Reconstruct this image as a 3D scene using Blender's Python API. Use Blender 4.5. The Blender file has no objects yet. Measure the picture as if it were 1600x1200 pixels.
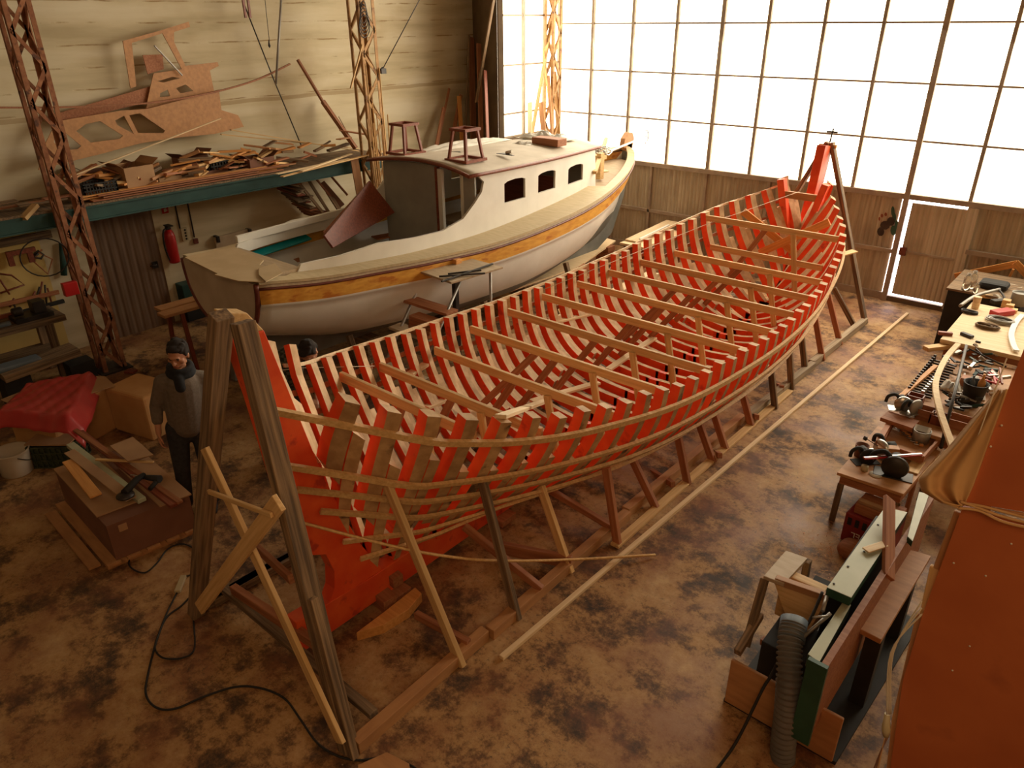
import bpy, bmesh, math, random
from mathutils import Vector, Matrix
from mathutils.geometry import tessellate_polygon
S = bpy.context.scene
COL = S.collection
random.seed(7)

# ------------------------------------------------------------------ camera
FPX = 1152.0
CAMZ = 4.3
def _n(v): return v.normalized()
_up = -_n(Vector((819-800, 2930-600, FPX)))
_Y = Vector((1903-800, 21-600, FPX)); _Y = _n(_Y - _Y.dot(_up)*_up)
_X = _Y.cross(_up)
RM = Matrix((_X, _Y, _up))                      # world = RM @ camera(x right, y down, z forward)
CP = Vector((0, 0, CAMZ))
cam = bpy.data.cameras.new('camera'); cam.lens = 36*FPX/1600; cam.sensor_width = 36; cam.clip_start = .05; cam.clip_end = 200
camo = bpy.data.objects.new('camera', cam); COL.objects.link(camo)
_c = Matrix((RM.col[0], -RM.col[1], -RM.col[2])).transposed()
camo.matrix_world = Matrix.Translation(CP) @ _c.to_4x4()
S.camera = camo
def ray(px, py): return RM @ Vector((px-800, py-600, FPX))
def G(px, py, z=0.): r = ray(px, py); return CP + r*((z-CAMZ)/r.z)
def atY(px, py, y): r = ray(px, py); return CP + r*(y/r.y)
def atX(px, py, x): r = ray(px, py); return CP + r*(x/r.x)

# ------------------------------------------------------------------ light
S.view_settings.view_transform = 'Standard'; S.view_settings.look = 'None'
S.view_settings.gamma = 1; S.view_settings.exposure = 0.0; S.view_settings.use_curve_mapping = False
w = bpy.data.worlds.new('world'); S.world = w; w.use_nodes = True
w.node_tree.nodes['Background'].inputs[0].default_value = (1, .80, .55, 1)
w.node_tree.nodes['Background'].inputs[1].default_value = 1.0
def area(name, loc, target, sx, sy, power, col):
    l = bpy.data.lights.new(name, 'AREA'); l.shape = 'RECTANGLE'; l.size = sx; l.size_y = sy; l.energy = power; l.color = col
    o = bpy.data.objects.new(name, l); COL.objects.link(o); o.location = loc
    o.rotation_euler = (Vector(target)-Vector(loc)).to_track_quat('-Z', 'Y').to_euler(); return o
WIN_COL = (1.0, .88, .66); WIN_STR = 5.0
area('daylight_through_gable_windows', (-4.0, 12.95, 4.3), (-4.0, 2.0, 0.4), 11, 3.4, 620, (1, .92, .76))
area('added_warm_fill', (1.5, -1.5, 6.2), (-4.5, 4.5, 0.0), 3.5, 2.5, 118, (1, .62, .32))  # added fill lamp above and behind the camera, no opening there

# ------------------------------------------------------------------ helpers
WM = {}
def wm(o): return WM.get(o.name, Matrix.Identity(4))
def place(o, parent=None, m=None):
    m = m or Matrix.Identity(4)
    if parent: o.parent = parent; o.matrix_basis = wm(parent).inverted() @ m
    else: o.matrix_basis = m
    WM[o.name] = m.copy(); return o
def tag(o, label=None, cat=None, group=None, kind=None):
    if label: o['label'] = label
    if cat: o['category'] = cat
    if group: o['group'] = group
    if kind: o['kind'] = kind
    return o
def thing(name, label, cat, loc=(0, 0, 0), group=None):
    o = bpy.data.objects.new(name, None); o.empty_display_size = .1; COL.objects.link(o)
    place(o, None, Matrix.Translation(Vector(loc))); return tag(o, label, cat, group)
def obj(name, bm, mats, parent=None, m=None, smooth=False, bevel=0):
    me = bpy.data.meshes.new(name)
    bmesh.ops.recalc_face_normals(bm, faces=bm.faces)
    if smooth:
        for f_ in bm.faces: f_.smooth = True
    bm.to_mesh(me); bm.free()
    for k in (mats if isinstance(mats, (list, tuple)) else [mats]): me.materials.append(k)
    o = bpy.data.objects.new(name, me); COL.objects.link(o)
    place(o, parent, m)
    if bevel:
        b = o.modifiers.new('bevel', 'BEVEL'); b.width = bevel; b.segments = 2; b.limit_method = 'ANGLE'
    return o
def NB(): return bmesh.new()
def hexa(bm, c, mi=0):
    v = [bm.verts.new(p) for p in c]
    for f in ((0,1,2,3), (4,7,6,5), (0,4,5,1), (1,5,6,2), (2,6,7,3), (3,7,4,0)):
        fc = bm.faces.new([v[i] for i in f]); fc.material_index = mi
    return v
def box(bm, x0, y0, z0, x1, y1, z1, mi=0):
    hexa(bm, [(x0,y0,z0), (x1,y0,z0), (x1,y1,z0), (x0,y1,z0), (x0,y0,z1), (x1,y0,z1), (x1,y1,z1), (x0,y1,z1)], mi)
def frame_of(p, q, up=(0, 0, 1)):
    p = Vector(p); q = Vector(q); d = (q-p).normalized(); u = Vector(up)
    if abs(d.dot(u)) > .98: u = Vector((0, 1, 0))
    s = u.cross(d).normalized(); t = d.cross(s).normalized()
    return p, q, d, s, t
def beam(bm, p, q, w, h, up=(0, 0, 1), mi=0):
    p, q, d, s, t = frame_of(p, q, up); a = s*w/2; b = t*h/2
    hexa(bm, [p-a-b, p+a-b, p+a+b, p-a+b, q-a-b, q+a-b, q+a+b, q-a+b], mi)
def timber(name, p, q, w, h, mat, parent=None, up=(0, 0, 1), label=None, cat=None, group=None, bevel=.004):
    """a straight piece in its own axes, so that its grain runs along it"""
    p, q, d, s, t = frame_of(p, q, up); L = (q-p).length
    bm = NB(); box(bm, 0, -w/2, -h/2, L, w/2, h/2)
    m = Matrix((d, s, t)).transposed().to_4x4(); m.translation = p
    o = obj(name, bm, mat, parent, m, bevel=bevel)
    if label: tag(o, label, cat, group)
    return o
def tube(bm, pts, r, n=8, cap=True, mi=0):
    pts = [Vector(p) for p in pts]; rings = []; u = None
    for i, p in enumerate(pts):
        d = (pts[min(i+1, len(pts)-1)]-pts[max(i-1, 0)])
        d = d.normalized() if d.length > 1e-9 else Vector((0, 0, 1))
        if u is None: u = d.orthogonal().normalized()
        u = (u-u.dot(d)*d); u = u.normalized() if u.length > 1e-6 else d.orthogonal().normalized()
        v = d.cross(u); rr = r[i] if isinstance(r, (list, tuple)) else r
        rings.append([bm.verts.new(p+(u*math.cos(a)+v*math.sin(a))*rr) for a in [2*math.pi*k/n for k in range(n)]])
    for a, b in zip(rings[:-1], rings[1:]):
        for k in range(n):
            f = bm.faces.new((a[k], a[(k+1)%n], b[(k+1)%n], b[k])); f.material_index = mi; f.smooth = True
    if cap:
        for rg in (rings[0][::-1], rings[-1]): bm.faces.new(rg).material_index = mi
def lathe(bm, c, prof, n=24, axis='Z', mi=0):
    c = Vector(c); rings = []
    for r, z in prof:
        rg = []
        for k in range(n):
            a = 2*math.pi*k/n; x, y = r*math.cos(a), r*math.sin(a)
            v = {'Z': (x, y, z), 'X': (z, x, y), 'Y': (x, z, y)}[axis]
            rg.append(bm.verts.new(c+Vector(v)))
        rings.append(rg)
    for a, b in zip(rings[:-1], rings[1:]):
        for k in range(n):
            f = bm.faces.new((a[k], a[(k+1)%n], b[(k+1)%n], b[k])); f.material_index = mi; f.smooth = True
    if prof[0][0] > 1e-4: bm.faces.new(rings[0][::-1]).material_index = mi
    if prof[-1][0] > 1e-4: bm.faces.new(rings[-1]).material_index = mi
def plate(bm, outer, holes, fn, th, mi=0, side_mi=None):
    """outline with holes in (u,v); fn(u,v,w)->point; w runs 0..th"""
    side_mi = mi if side_mi is None else side_mi
    loops = [outer]+list(holes); flat = [p for l in loops for p in l]
    tris = tessellate_polygon([[Vector((a, b, 0)) for a, b in l] for l in loops])
    A = [bm.verts.new(fn(a, b, 0)) for a, b in flat]; B = [bm.verts.new(fn(a, b, th)) for a, b in flat]
    for t in tris:
        try:
            bm.faces.new([A[i] for i in t]).material_index = mi; bm.faces.new([B[i] for i in reversed(t)]).material_index = mi
        except ValueError: pass
    k = 0
    for l in loops:
        n = len(l)
        for i in range(n):
            a, b = k+i, k+(i+1) % n
            try: bm.faces.new((A[a], A[b], B[b], B[a])).material_index = side_mi
            except ValueError: pass
        k += n
def interp(x, tab):
    if x <= tab[0][0]: return tab[0][1]
    for (a, u), (b, v) in zip(tab[:-1], tab[1:]):
        if x <= b: return u+(v-u)*(x-a)/(b-a)
    return tab[-1][1]
def smooth_tab(x, tab):
    """Catmull style interpolation"""
    xs = [t[0] for t in tab]; ys = [t[1] for t in tab]; n = len(xs)
    if x <= xs[0]: return ys[0]
    if x >= xs[-1]: return ys[-1]
    i = max(k for k in range(n-1) if xs[k] <= x)
    def m(k):
        if k == 0: return (ys[1]-ys[0])/(xs[1]-xs[0])
        if k == n-1: return (ys[-1]-ys[-2])/(xs[-1]-xs[-2])
        return (ys[k+1]-ys[k-1])/(xs[k+1]-xs[k-1])
    h = xs[i+1]-xs[i]; t = (x-xs[i])/h
    return (2*t**3-3*t*t+1)*ys[i]+(t**3-2*t*t+t)*h*m(i)+(-2*t**3+3*t*t)*ys[i+1]+(t**3-t*t)*h*m(i+1)
def spline(pts, n=12):
    pts = [Vector(p) for p in pts]; out = []
    for i in range(len(pts)-1):
        p0, p1, p2, p3 = pts[max(i-1, 0)], pts[i], pts[i+1], pts[min(i+2, len(pts)-1)]
        for k in range(n):
            t = k/n; out.append(.5*((2*p1)+(p2-p0)*t+(2*p0-5*p1+4*p2-p3)*t*t+(3*p1-p0-3*p2+p3)*t**3))
    out.append(pts[-1]); return out
def copy_tree(o, parent=None, m=None):
    c = o.copy(); COL.objects.link(c)
    c.parent = parent
    if m is not None: c.matrix_basis = m; WM[c.name] = m.copy()
    for ch in list(o.children): copy_tree(ch, c)
    return c

# ------------------------------------------------------------------ materials
def mat(name, c1, c2=None, rough=.7, scale=6., stretch=(1, 1, 1), detail=6., lo=.35, hi=.65, metal=0., bump=0., coords='Object', vary=0., emit=None, c3=None, spot=.0, spots=3.):
    m = bpy.data.materials.new(name); m.use_nodes = True; nt = m.node_tree; N = nt.nodes; L = nt.links
    b = N['Principled BSDF']; b.inputs['Roughness'].default_value = rough; b.inputs['Metallic'].default_value = metal
    col = None
    tc = N.new('ShaderNodeTexCoord'); mp = N.new('ShaderNodeMapping'); mp.inputs['Scale'].default_value = stretch
    L.new(tc.outputs[coords], mp.inputs[0])
    no = N.new('ShaderNodeTexNoise'); no.inputs['Scale'].default_value = scale; no.inputs['Detail'].default_value = detail
    oi = N.new('ShaderNodeObjectInfo'); ad = N.new('ShaderNodeVectorMath'); ad.operation = 'ADD'
    sc = N.new('ShaderNodeVectorMath'); sc.operation = 'SCALE'; cb = N.new('ShaderNodeCombineXYZ')
    L.new(oi.outputs['Random'], cb.inputs[0]); L.new(oi.outputs['Random'], cb.inputs[1]); L.new(cb.outputs[0], sc.inputs[0]); sc.inputs['Scale'].default_value = 17 if coords == 'Object' else 0
    L.new(mp.outputs[0], ad.inputs[0]); L.new(sc.outputs[0], ad.inputs[1]); L.new(ad.outputs[0], no.inputs['Vector'])
    rp = N.new('ShaderNodeValToRGB'); rp.color_ramp.elements[0].position = lo; rp.color_ramp.elements[1].position = hi
    rp.color_ramp.elements[0].color = (*c1, 1); rp.color_ramp.elements[1].color = (*(c2 or c1), 1)
    L.new(no.outputs['Fac'], rp.inputs[0]); out = rp.outputs[0]
    if c3:
        n2 = N.new('ShaderNodeTexNoise'); n2.inputs['Scale'].default_value = spots; n2.inputs['Detail'].default_value = 8
        L.new(ad.outputs[0], n2.inputs['Vector'])
        r2 = N.new('ShaderNodeValToRGB'); r2.color_ramp.elements[0].position = spot; r2.color_ramp.elements[1].position = spot+.08
        L.new(n2.outputs['Fac'], r2.inputs[0])
        mx = N.new('ShaderNodeMixRGB'); L.new(r2.outputs[0], mx.inputs[0]); L.new(out, mx.inputs[1]); mx.inputs[2].default_value = (*c3, 1); out = mx.outputs[0]
    if vary:
        hs = N.new('ShaderNodeHueSaturation'); mr = N.new('ShaderNodeMapRange')
        L.new(oi.outputs['Random'], mr.inputs[0]); mr.inputs[3].default_value = 1-vary; mr.inputs[4].default_value = 1+vary
        L.new(mr.outputs[0], hs.inputs['Value']); L.new(out, hs.inputs['Color']); out = hs.outputs[0]
    L.new(out, b.inputs['Base Color'])
    if bump:
        bp = N.new('ShaderNodeBump'); bp.inputs['Strength'].default_value = bump; bp.inputs['Distance'].default_value = .02
        L.new(no.outputs['Fac'], bp.inputs['Height']); L.new(bp.outputs[0], b.inputs['Normal'])
    if emit:
        b.inputs['Emission Color'].default_value = (*emit[:3], 1); b.inputs['Emission Strength'].default_value = emit[3]
    return m
GR = (.6, 14, 14)                                # grain runs along local X
M = {}
M['pine'] = mat('fresh_pine', (.55, .33, .13), (.70, .46, .21), .65, 3, GR, vary=.14, bump=.1)
M['pale'] = mat('pale_softwood', (.66, .47, .26), (.78, .60, .37), .65, 3, GR, vary=.12, bump=.1)
M['oldwood'] = mat('weathered_wood', (.10, .062, .035), (.30, .19, .10), .8, 3, GR, vary=.2, bump=.2)
M['redwood'] = mat('reddish_timber', (.28, .095, .035), (.40, .16, .07), .65, 3, GR, vary=.15, bump=.1)
M['mahog'] = mat('mahogany', (.16, .035, .016), (.26, .065, .03), .45, 3, GR, vary=.1)
M['orangewood'] = mat('orange_wood', (.56, .24, .06), (.68, .32, .09), .6, 3, GR, vary=.1)
M['rib_edge'] = mat('rib_bare_wood', (.48, .30, .15), (.68, .47, .27), .7, 9, (1, 1, 1), vary=.12, bump=.1, c3=(.16, .09, .045), spot=.66, spots=4)
M['rib_outer'] = mat('rib_weathered_shaded_edge', (.36, .205, .09), (.54, .34, .165), .75, 9, (1, 1, 1), vary=.15, bump=.15, c3=(.10, .055, .03), spot=.60, spots=5)  # weathered outer edge, with its weaker light also painted into the darker tone
M['greywood'] = mat('greyed_wood', (.26, .19, .12), (.40, .31, .20), .75, 3, GR, vary=.12, bump=.1)
M['paletan'] = mat('pale_hardboard', (.50, .36, .20), (.58, .43, .25), .7, 3, vary=.06)
M['redpaint'] = mat('red_lead_paint', (.74, .065, .014), (.84, .115, .026), .42, 5, (1, 1, 1), vary=.1, c3=(.50, .045, .018), spot=.62, spots=6)
M['ply'] = mat('plywood', (.40, .19, .075), (.50, .25, .10), .6, 4, (1, 5, 5), vary=.08)
M['plyred'] = mat('sealed_plywood', (.36, .085, .022), (.42, .11, .03), .62, 3, (1, 1, 1), c3=(.30, .07, .02), spot=.6)
M['card'] = mat('cardboard', (.36, .20, .10), (.44, .26, .13), .85, 3, vary=.12)
M['darkcard'] = mat('brown_carton', (.16, .065, .035), (.21, .09, .05), .8, 3)
M['white'] = mat('white_paint', (.74, .71, .64), (.80, .77, .70), .38, 4)
M['primer'] = mat('grey_primer', (.30, .29, .26), (.35, .34, .30), .55, 4)
M['antifoul'] = mat('grey_bottom_paint', (.14, .145, .13), (.19, .19, .17), .6, 4)
M['yellow'] = mat('varnished_yellow_strake', (.62, .28, .045), (.78, .42, .08), .35, 5, (4, 1, 4), c3=(.50, .17, .03), spot=.56, spots=2.5)
M['maroon'] = mat('maroon_trim', (.12, .028, .018), (.17, .04, .025), .4, 5)
M['decktan'] = mat('deck_undercoat', (.42, .31, .19), (.50, .38, .25), .6, 6, (1, 4, 1))
M['captan'] = mat('pale_cap_rail', (.50, .39, .22), (.58, .46, .28), .6, 6, (1, 4, 1))
M['rooftan'] = mat('roof_filler', (.50, .42, .32), (.60, .52, .41), .7, 3)
M['rust'] = mat('rusty_steel', (.22, .075, .03), (.34, .14, .06), .8, 12, vary=.05, c3=(.09, .035, .02), spot=.58, spots=9, bump=.3)
M['rustgold'] = mat('ochre_steel', (.34, .17, .06), (.46, .26, .10), .7, 12, c3=(.16, .07, .03), spot=.58, spots=9)
M['green'] = mat('dark_green_beam', (.012, .05, .045), (.02, .07, .06), .55, 5)
M['grngray'] = mat('machine_green_grey', (.36, .37, .24), (.42, .42, .28), .45, 5)
M['mgreen'] = mat('machine_green', (.012, .06, .035), (.02, .085, .05), .5, 5)
M['black'] = mat('black_plastic', (.012, .011, .010), (.02, .018, .016), .75)
M['dark'] = mat('dark_metal', (.03, .027, .024), (.06, .05, .045), .45, metal=.5)
M['steel'] = mat('bright_steel', (.45, .43, .40), (.60, .57, .53), .3, metal=.9)
M['galv'] = mat('galvanised_tube', (.30, .28, .25), (.40, .37, .33), .45, metal=.5)
M['red'] = mat('red_plastic', (.45, .015, .015), (.50, .02, .02), .35)
M['crate'] = mat('dark_red_crate', (.20, .012, .012), (.24, .018, .015), .5)
M['tarp'] = mat('red_tarpaulin', (.42, .03, .03), (.52, .05, .045), .35, 5)
M['poly'] = mat('yellowed_foam', (.52, .27, .10), (.58, .32, .13), .9, 4)
M['gcrate'] = mat('dark_green_crate', (.02, .03, .012), (.06, .07, .03), .8, 20)
M['cloth'] = mat('tan_canvas', (.48, .26, .10), (.56, .32, .13), .9, 5, bump=.1)
M['teal'] = mat('turquoise_paint', (.0, .20, .22), (.0, .25, .27), .4)
M['skin'] = mat('skin', (.42, .19, .10), (.46, .21, .12), .55)
M['hair'] = mat('dark_hair', (.012, .008, .006), (.022, .014, .01), .95, 60)
M['sweater'] = mat('brown_grey_sweater', (.125, .095, .07), (.155, .118, .09), .95, 40, bump=.2)
M['trouser'] = mat('dark_jeans', (.018, .017, .018), (.03, .028, .03), .9, 30)
M['scarf'] = mat('black_scarf', (.008, .008, .01), (.014, .014, .016), .95, 40)
M['paper'] = mat('white_paper', (.62, .56, .46), None, .8)
M['plasticsheet'] = mat('crumpled_sheet', (.55, .50, .40), (.66, .60, .50), .4, 6, bump=.4)
M['string'] = mat('pale_string', (.60, .50, .36), None, .8)
M['blue'] = mat('blue_grey', (.10, .13, .16), (.13, .16, .19), .5)
M['sock'] = mat('ivory_plastic', (.45, .37, .22), None, .5)
M['hose'] = mat('grey_ribbed_rubber', (.10, .095, .085), (.14, .13, .115), .6)
def _shirt():
    m = mat('dark_checked_shirt', (.03, .03, .025), (.045, .045, .035), .9); nt = m.node_tree; N = nt.nodes; L = nt.links
    tc = N.new('ShaderNodeTexCoord'); mp = N.new('ShaderNodeMapping'); mp.inputs['Scale'].default_value = (26, 26, 26); L.new(tc.outputs['Object'], mp.inputs[0])
    br = N.new('ShaderNodeTexChecker'); br.inputs['Scale'].default_value = 1; br.inputs['Color1'].default_value = (.025, .03, .02, 1); br.inputs['Color2'].default_value = (.10, .10, .07, 1)
    L.new(mp.outputs[0], br.inputs['Vector']); L.new(br.outputs['Color'], N['Principled BSDF'].inputs['Base Color']); return m
M['shirt'] = _shirt()
# ------------------------------------------------------------------ setting
def nodes(name):
    m = bpy.data.materials.new(name); m.use_nodes = True; return m, m.node_tree.nodes, m.node_tree.links, m.node_tree.nodes['Principled BSDF']
def ramp(N, stops):
    r = N.new('ShaderNodeValToRGB'); e = r.color_ramp.elements
    while len(e) < len(stops): e.new(.5)
    for k, (p, c) in enumerate(stops): e[k].position = p; e[k].color = (*c, 1)
    return r
def floor_mat():
    m, N, L, b = nodes('stained_concrete_with_sawdust'); tc = N.new('ShaderNodeTexCoord')
    def noise(s, d=8, r=.6):
        n = N.new('ShaderNodeTexNoise'); n.inputs['Scale'].default_value = s; n.inputs['Detail'].default_value = d; n.inputs['Roughness'].default_value = r
        L.new(tc.outputs['Object'], n.inputs['Vector']); return n
    a = noise(1.9, 12, .78); r1 = ramp(N, [(.40, (.045, .026, .016)), (.46, (.17, .085, .034)), (.515, (.40, .22, .085)), (.64, (.53, .345, .165))])
    L.new(a.outputs['Fac'], r1.inputs[0])
    # red stains
    c = noise(1.1, 8, .7); r2 = ramp(N, [(.47, (0, 0, 0)), (.60, (.6, .6, .6))]); L.new(c.outputs['Fac'], r2.inputs[0])
    mx = N.new('ShaderNodeMixRGB'); mx.inputs[2].default_value = (.24, .085, .035, 1); L.new(r2.outputs[0], mx.inputs[0]); L.new(r1.outputs[0], mx.inputs[1])
    # pitted dark spots in patches
    d = noise(20, 9, .85); r3 = ramp(N, [(.38, (1, 1, 1)), (.47, (0, 0, 0))]); L.new(d.outputs['Fac'], r3.inputs[0])
    e = noise(.9, 6, .6); r4 = ramp(N, [(.44, (.9, .9, .9)), (.56, (0.12, 0.12, 0.12))]); L.new(e.outputs['Fac'], r4.inputs[0])
    mu = N.new('ShaderNodeMath'); mu.operation = 'MULTIPLY'; L.new(r3.outputs[0], mu.inputs[0]); L.new(r4.outputs[0], mu.inputs[1])
    mx2 = N.new('ShaderNodeMixRGB'); mx2.inputs[2].default_value = (.055, .034, .022, 1); L.new(mu.outputs[0], mx2.inputs[0]); L.new(mx.outputs[0], mx2.inputs[1])
    # pale chips
    g = noise(55, 3, .5); r5 = ramp(N, [(.70, (0, 0, 0)), (.76, (.7, .7, .7))]); L.new(g.outputs['Fac'], r5.inputs[0])
    mx3 = N.new('ShaderNodeMixRGB'); mx3.inputs[2].default_value = (.55, .42, .26, 1); L.new(r5.outputs[0], mx3.inputs[0]); L.new(mx2.outputs[0], mx3.inputs[1])
    L.new(mx3.outputs[0], b.inputs['Base Color'])
    r6 = ramp(N, [(.4, (.75,)*3), (.6, (.5,)*3)]); L.new(c.outputs['Fac'], r6.inputs[0]); L.new(r6.outputs[0], b.inputs['Roughness'])
    bp = N.new('ShaderNodeBump'); bp.inputs['Strength'].default_value = .25; bp.inputs['Distance'].default_value = .01; L.new(d.outputs['Fac'], bp.inputs['Height']); L.new(bp.outputs[0], b.inputs['Normal'])
    return m
def wall_mat():
    m, N, L, b = nodes('limewashed_board_marked_concrete'); tc = N.new('ShaderNodeTexCoord')
    mp = N.new('ShaderNodeMapping'); mp.inputs['Scale'].default_value = (1, .35, 2.6); L.new(tc.outputs['Object'], mp.inputs[0])
    n = N.new('ShaderNodeTexNoise'); n.inputs['Scale'].default_value = 1.6; n.inputs['Detail'].default_value = 9; L.new(mp.outputs[0], n.inputs['Vector'])
    r1 = ramp(N, [(.3, (.44, .36, .22)), (.5, (.58, .49, .32)), (.7, (.66, .58, .42))]); L.new(n.outputs['Fac'], r1.inputs[0])
    sx = N.new('ShaderNodeSeparateXYZ'); L.new(tc.outputs['Object'], sx.inputs[0])
    # board joints each .27 m, above the string course only
    wob = N.new('ShaderNodeTexNoise'); wob.inputs['Scale'].default_value = 1.3; wob.inputs['Detail'].default_value = 6; L.new(tc.outputs['Object'], wob.inputs['Vector'])
    def math_(op, a, c):
        k = N.new('ShaderNodeMath'); k.operation = op
        for i, x in enumerate((a, c)):
            if isinstance(x, (int, float)): k.inputs[i].default_value = x
            else: L.new(x, k.inputs[i])
        return k.outputs[0]
    z = math_('ADD', sx.outputs['Z'], math_('MULTIPLY', wob.outputs['Fac'], .06))
    fr = math_('FRACT', math_('DIVIDE', z, .27), 0)
    line = math_('LESS_THAN', fr, .07); high = math_('GREATER_THAN', sx.outputs['Z'], 3.2)
    pat = N.new('ShaderNodeTexNoise'); pat.inputs['Scale'].default_value = 2.3; pat.inputs['Detail'].default_value = 5; L.new(tc.outputs['Object'], pat.inputs['Vector'])
    pr = ramp(N, [(.47, (0,)*3), (.62, (.85,)*3)]); L.new(pat.outputs['Fac'], pr.inputs[0])
    k = math_('MULTIPLY', math_('MULTIPLY', line, high), pr.outputs[0])
    course = math_('MULTIPLY', math_('LESS_THAN', math_('ABSOLUTE', math_('SUBTRACT', z, 3.20), 0), .03), .55)
    k2 = math_('MAXIMUM', k, course)
    mx = N.new('ShaderNodeMixRGB'); L.new(k2, mx.inputs[0]); L.new(r1.outputs[0], mx.inputs[1]); mx.inputs[2].default_value = (.30, .19, .08, 1)
    # yellow paint low at the tool wall (y<3.3, z<1.95)
    low = math_('MULTIPLY', math_('LESS_THAN', sx.outputs['Z'], 2.1), math_('LESS_THAN', sx.outputs['Y'], 3.3))
    mx2 = N.new('ShaderNodeMixRGB'); L.new(low, mx2.inputs[0]); L.new(mx.outputs[0], mx2.inputs[1]); mx2.inputs[2].default_value = (.62, .45, .16, 1)
    # damp stains
    st = N.new('ShaderNodeTexNoise'); st.inputs['Scale'].default_value = .8; st.inputs['Detail'].default_value = 7; L.new(tc.outputs['Object'], st.inputs['Vector'])
    sr = ramp(N, [(.52, (0,)*3), (.75, (.6,)*3)]); L.new(st.outputs['Fac'], sr.inputs[0])
    mx3 = N.new('ShaderNodeMixRGB'); mx3.blend_type = 'MULTIPLY'; L.new(sr.outputs[0], mx3.inputs[0]); L.new(mx2.outputs[0], mx3.inputs[1]); mx3.inputs[2].default_value = (.62, .52, .40, 1)
    L.new(mx3.outputs[0], b.inputs['Base Color']); b.inputs['Roughness'].default_value = .9
    bp = N.new('ShaderNodeBump'); bp.inputs['Strength'].default_value = .5; bp.inputs['Distance'].default_value = .03
    inv = math_('SUBTRACT', n.outputs['Fac'], k2); L.new(inv, bp.inputs['Height']); L.new(bp.outputs[0], b.inputs['Normal'])
    return m
def clad_mat(name, c1, c2, axis='X', per=.075):
    m, N, L, b = nodes(name); tc = N.new('ShaderNodeTexCoord')
    sx = N.new('ShaderNodeSeparateXYZ'); L.new(tc.outputs['Object'], sx.inputs[0])
    d = N.new('ShaderNodeMath'); d.operation = 'DIVIDE'; L.new(sx.outputs[axis], d.inputs[0]); d.inputs[1].default_value = per
    f = N.new('ShaderNodeMath'); f.operation = 'PINGPONG'; L.new(d.outputs[0], f.inputs[0]); f.inputs[1].default_value = .5
    mp = N.new('ShaderNodeMapping'); mp.inputs['Scale'].default_value = (7, 7, .5); L.new(tc.outputs['Object'], mp.inputs[0])
    n = N.new('ShaderNodeTexNoise'); n.inputs['Scale'].default_value = 2.4; n.inputs['Detail'].default_value = 8; L.new(mp.outputs[0], n.inputs['Vector'])
    r = ramp(N, [(.32, c1), (.68, c2)]); L.new(n.outputs['Fac'], r.inputs[0])
    n2 = N.new('ShaderNodeTexNoise'); n2.inputs['Scale'].default_value = 1.4; n2.inputs['Detail'].default_value = 7; L.new(tc.outputs['Object'], n2.inputs['Vector'])
    r2 = ramp(N, [(.5, (0,)*3), (.75, (.5,)*3)]); L.new(n2.outputs['Fac'], r2.inputs[0])
    mx = N.new('ShaderNodeMixRGB'); L.new(r2.outputs[0], mx.inputs[0]); L.new(r.outputs[0], mx.inputs[1]); mx.inputs[2].default_value = (.20, .14, .09, 1)
    L.new(mx.outputs[0], b.inputs['Base Color']); b.inputs['Roughness'].default_value = .6
    rr = ramp(N, [(.05, (0,)*3), (.3, (1,)*3)]); L.new(f.outputs[0], rr.inputs[0])
    bp = N.new('ShaderNodeBump'); bp.inputs['Strength'].default_value = .8; bp.inputs['Distance'].default_value = .012; L.new(rr.outputs[0], bp.inputs['Height']); L.new(bp.outputs[0], b.inputs['Normal'])
    return m
M['floor'] = floor_mat(); M['wall'] = wall_mat()
M['clad'] = clad_mat('corrugated_metal_cladding', (.34, .27, .18), (.52, .44, .31))
M['leaf'] = clad_mat('pale_metal_door_cladding', (.46, .38, .26), (.60, .51, .37))
M['slab'] = clad_mat('brown_plank_door', (.13, .075, .045), (.21, .125, .075), 'Y', .115)
M['darkwall'] = mat('dark_brown_panel', (.115, .075, .04), (.16, .105, .06), .7, 4)
M['frame'] = mat('window_steel', (.30, .23, .17), (.40, .31, .22), .6, 6)
M['roof'] = mat('roof_sheeting', (.16, .12, .08), (.20, .15, .10), .8, 3)
def pane_mat():
    m, N, L, b = nodes('frosted_daylit_pane'); b.inputs['Base Color'].default_value = (.8, .75, .6, 1); b.inputs['Roughness'].default_value = .5
    b.inputs['Emission Color'].default_value = (*WIN_COL, 1); b.inputs['Emission Strength'].default_value = WIN_STR; return m
M['pane'] = pane_mat()
M['daygap'] = mat('daylight_gap', (.8, .8, .8), None, .5, emit=(.95, .9, 1.0, 9.0))
def struct(name, bm, mt, **k):
    o = obj(name, bm, mt, **k)
    if not k.get('parent'): o['kind'] = 'structure'
    return o
WX, WY = -11.35, 13.1
bm = NB(); box(bm, WX-.3, -4, -.2, 5, WY+1.2, 0); struct('floor', bm, M['floor'])
bm = NB(); box(bm, WX-.3, -4, 0, WX, 12.05, 7.4); struct('wall_left', bm, M['wall'])
# far wall: corrugated cladding below the sill line, glazing above
ZS = 1.74
LX = -9.93
bm = NB()
for a, b_ in ((LX, -3.0), (-1.93, 5.0)): box(bm, a, WY, .03, b_, WY+.06, ZS)
box(bm, -2.95, WY, 1.68, -1.93, WY+.06, ZS)
struct('wall_far', bm, M['clad'])
bm = NB()
for x in (-8.5, -7.6, -6.42, -5.2, -3.9, -.6, 1.0): box(bm, x-.025, WY-.045, .0, x+.025, WY, ZS)
box(bm, LX, WY-.045, .80, -2.95, WY, .86); box(bm, -1.93, WY-.06, .98, 5, WY, 1.05); box(bm, LX, WY-.03, 0, -2.95, WY, .12); box(bm, -1.9, WY-.03, 0, 5, WY, .10)
box(bm, -1.55, WY-.045, .1, -1.50, WY, .98); box(bm, LX, WY-.06, ZS-.05, 5, WY+.02, ZS+.03)
struct('trim_1', bm, M['frame'])
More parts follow.
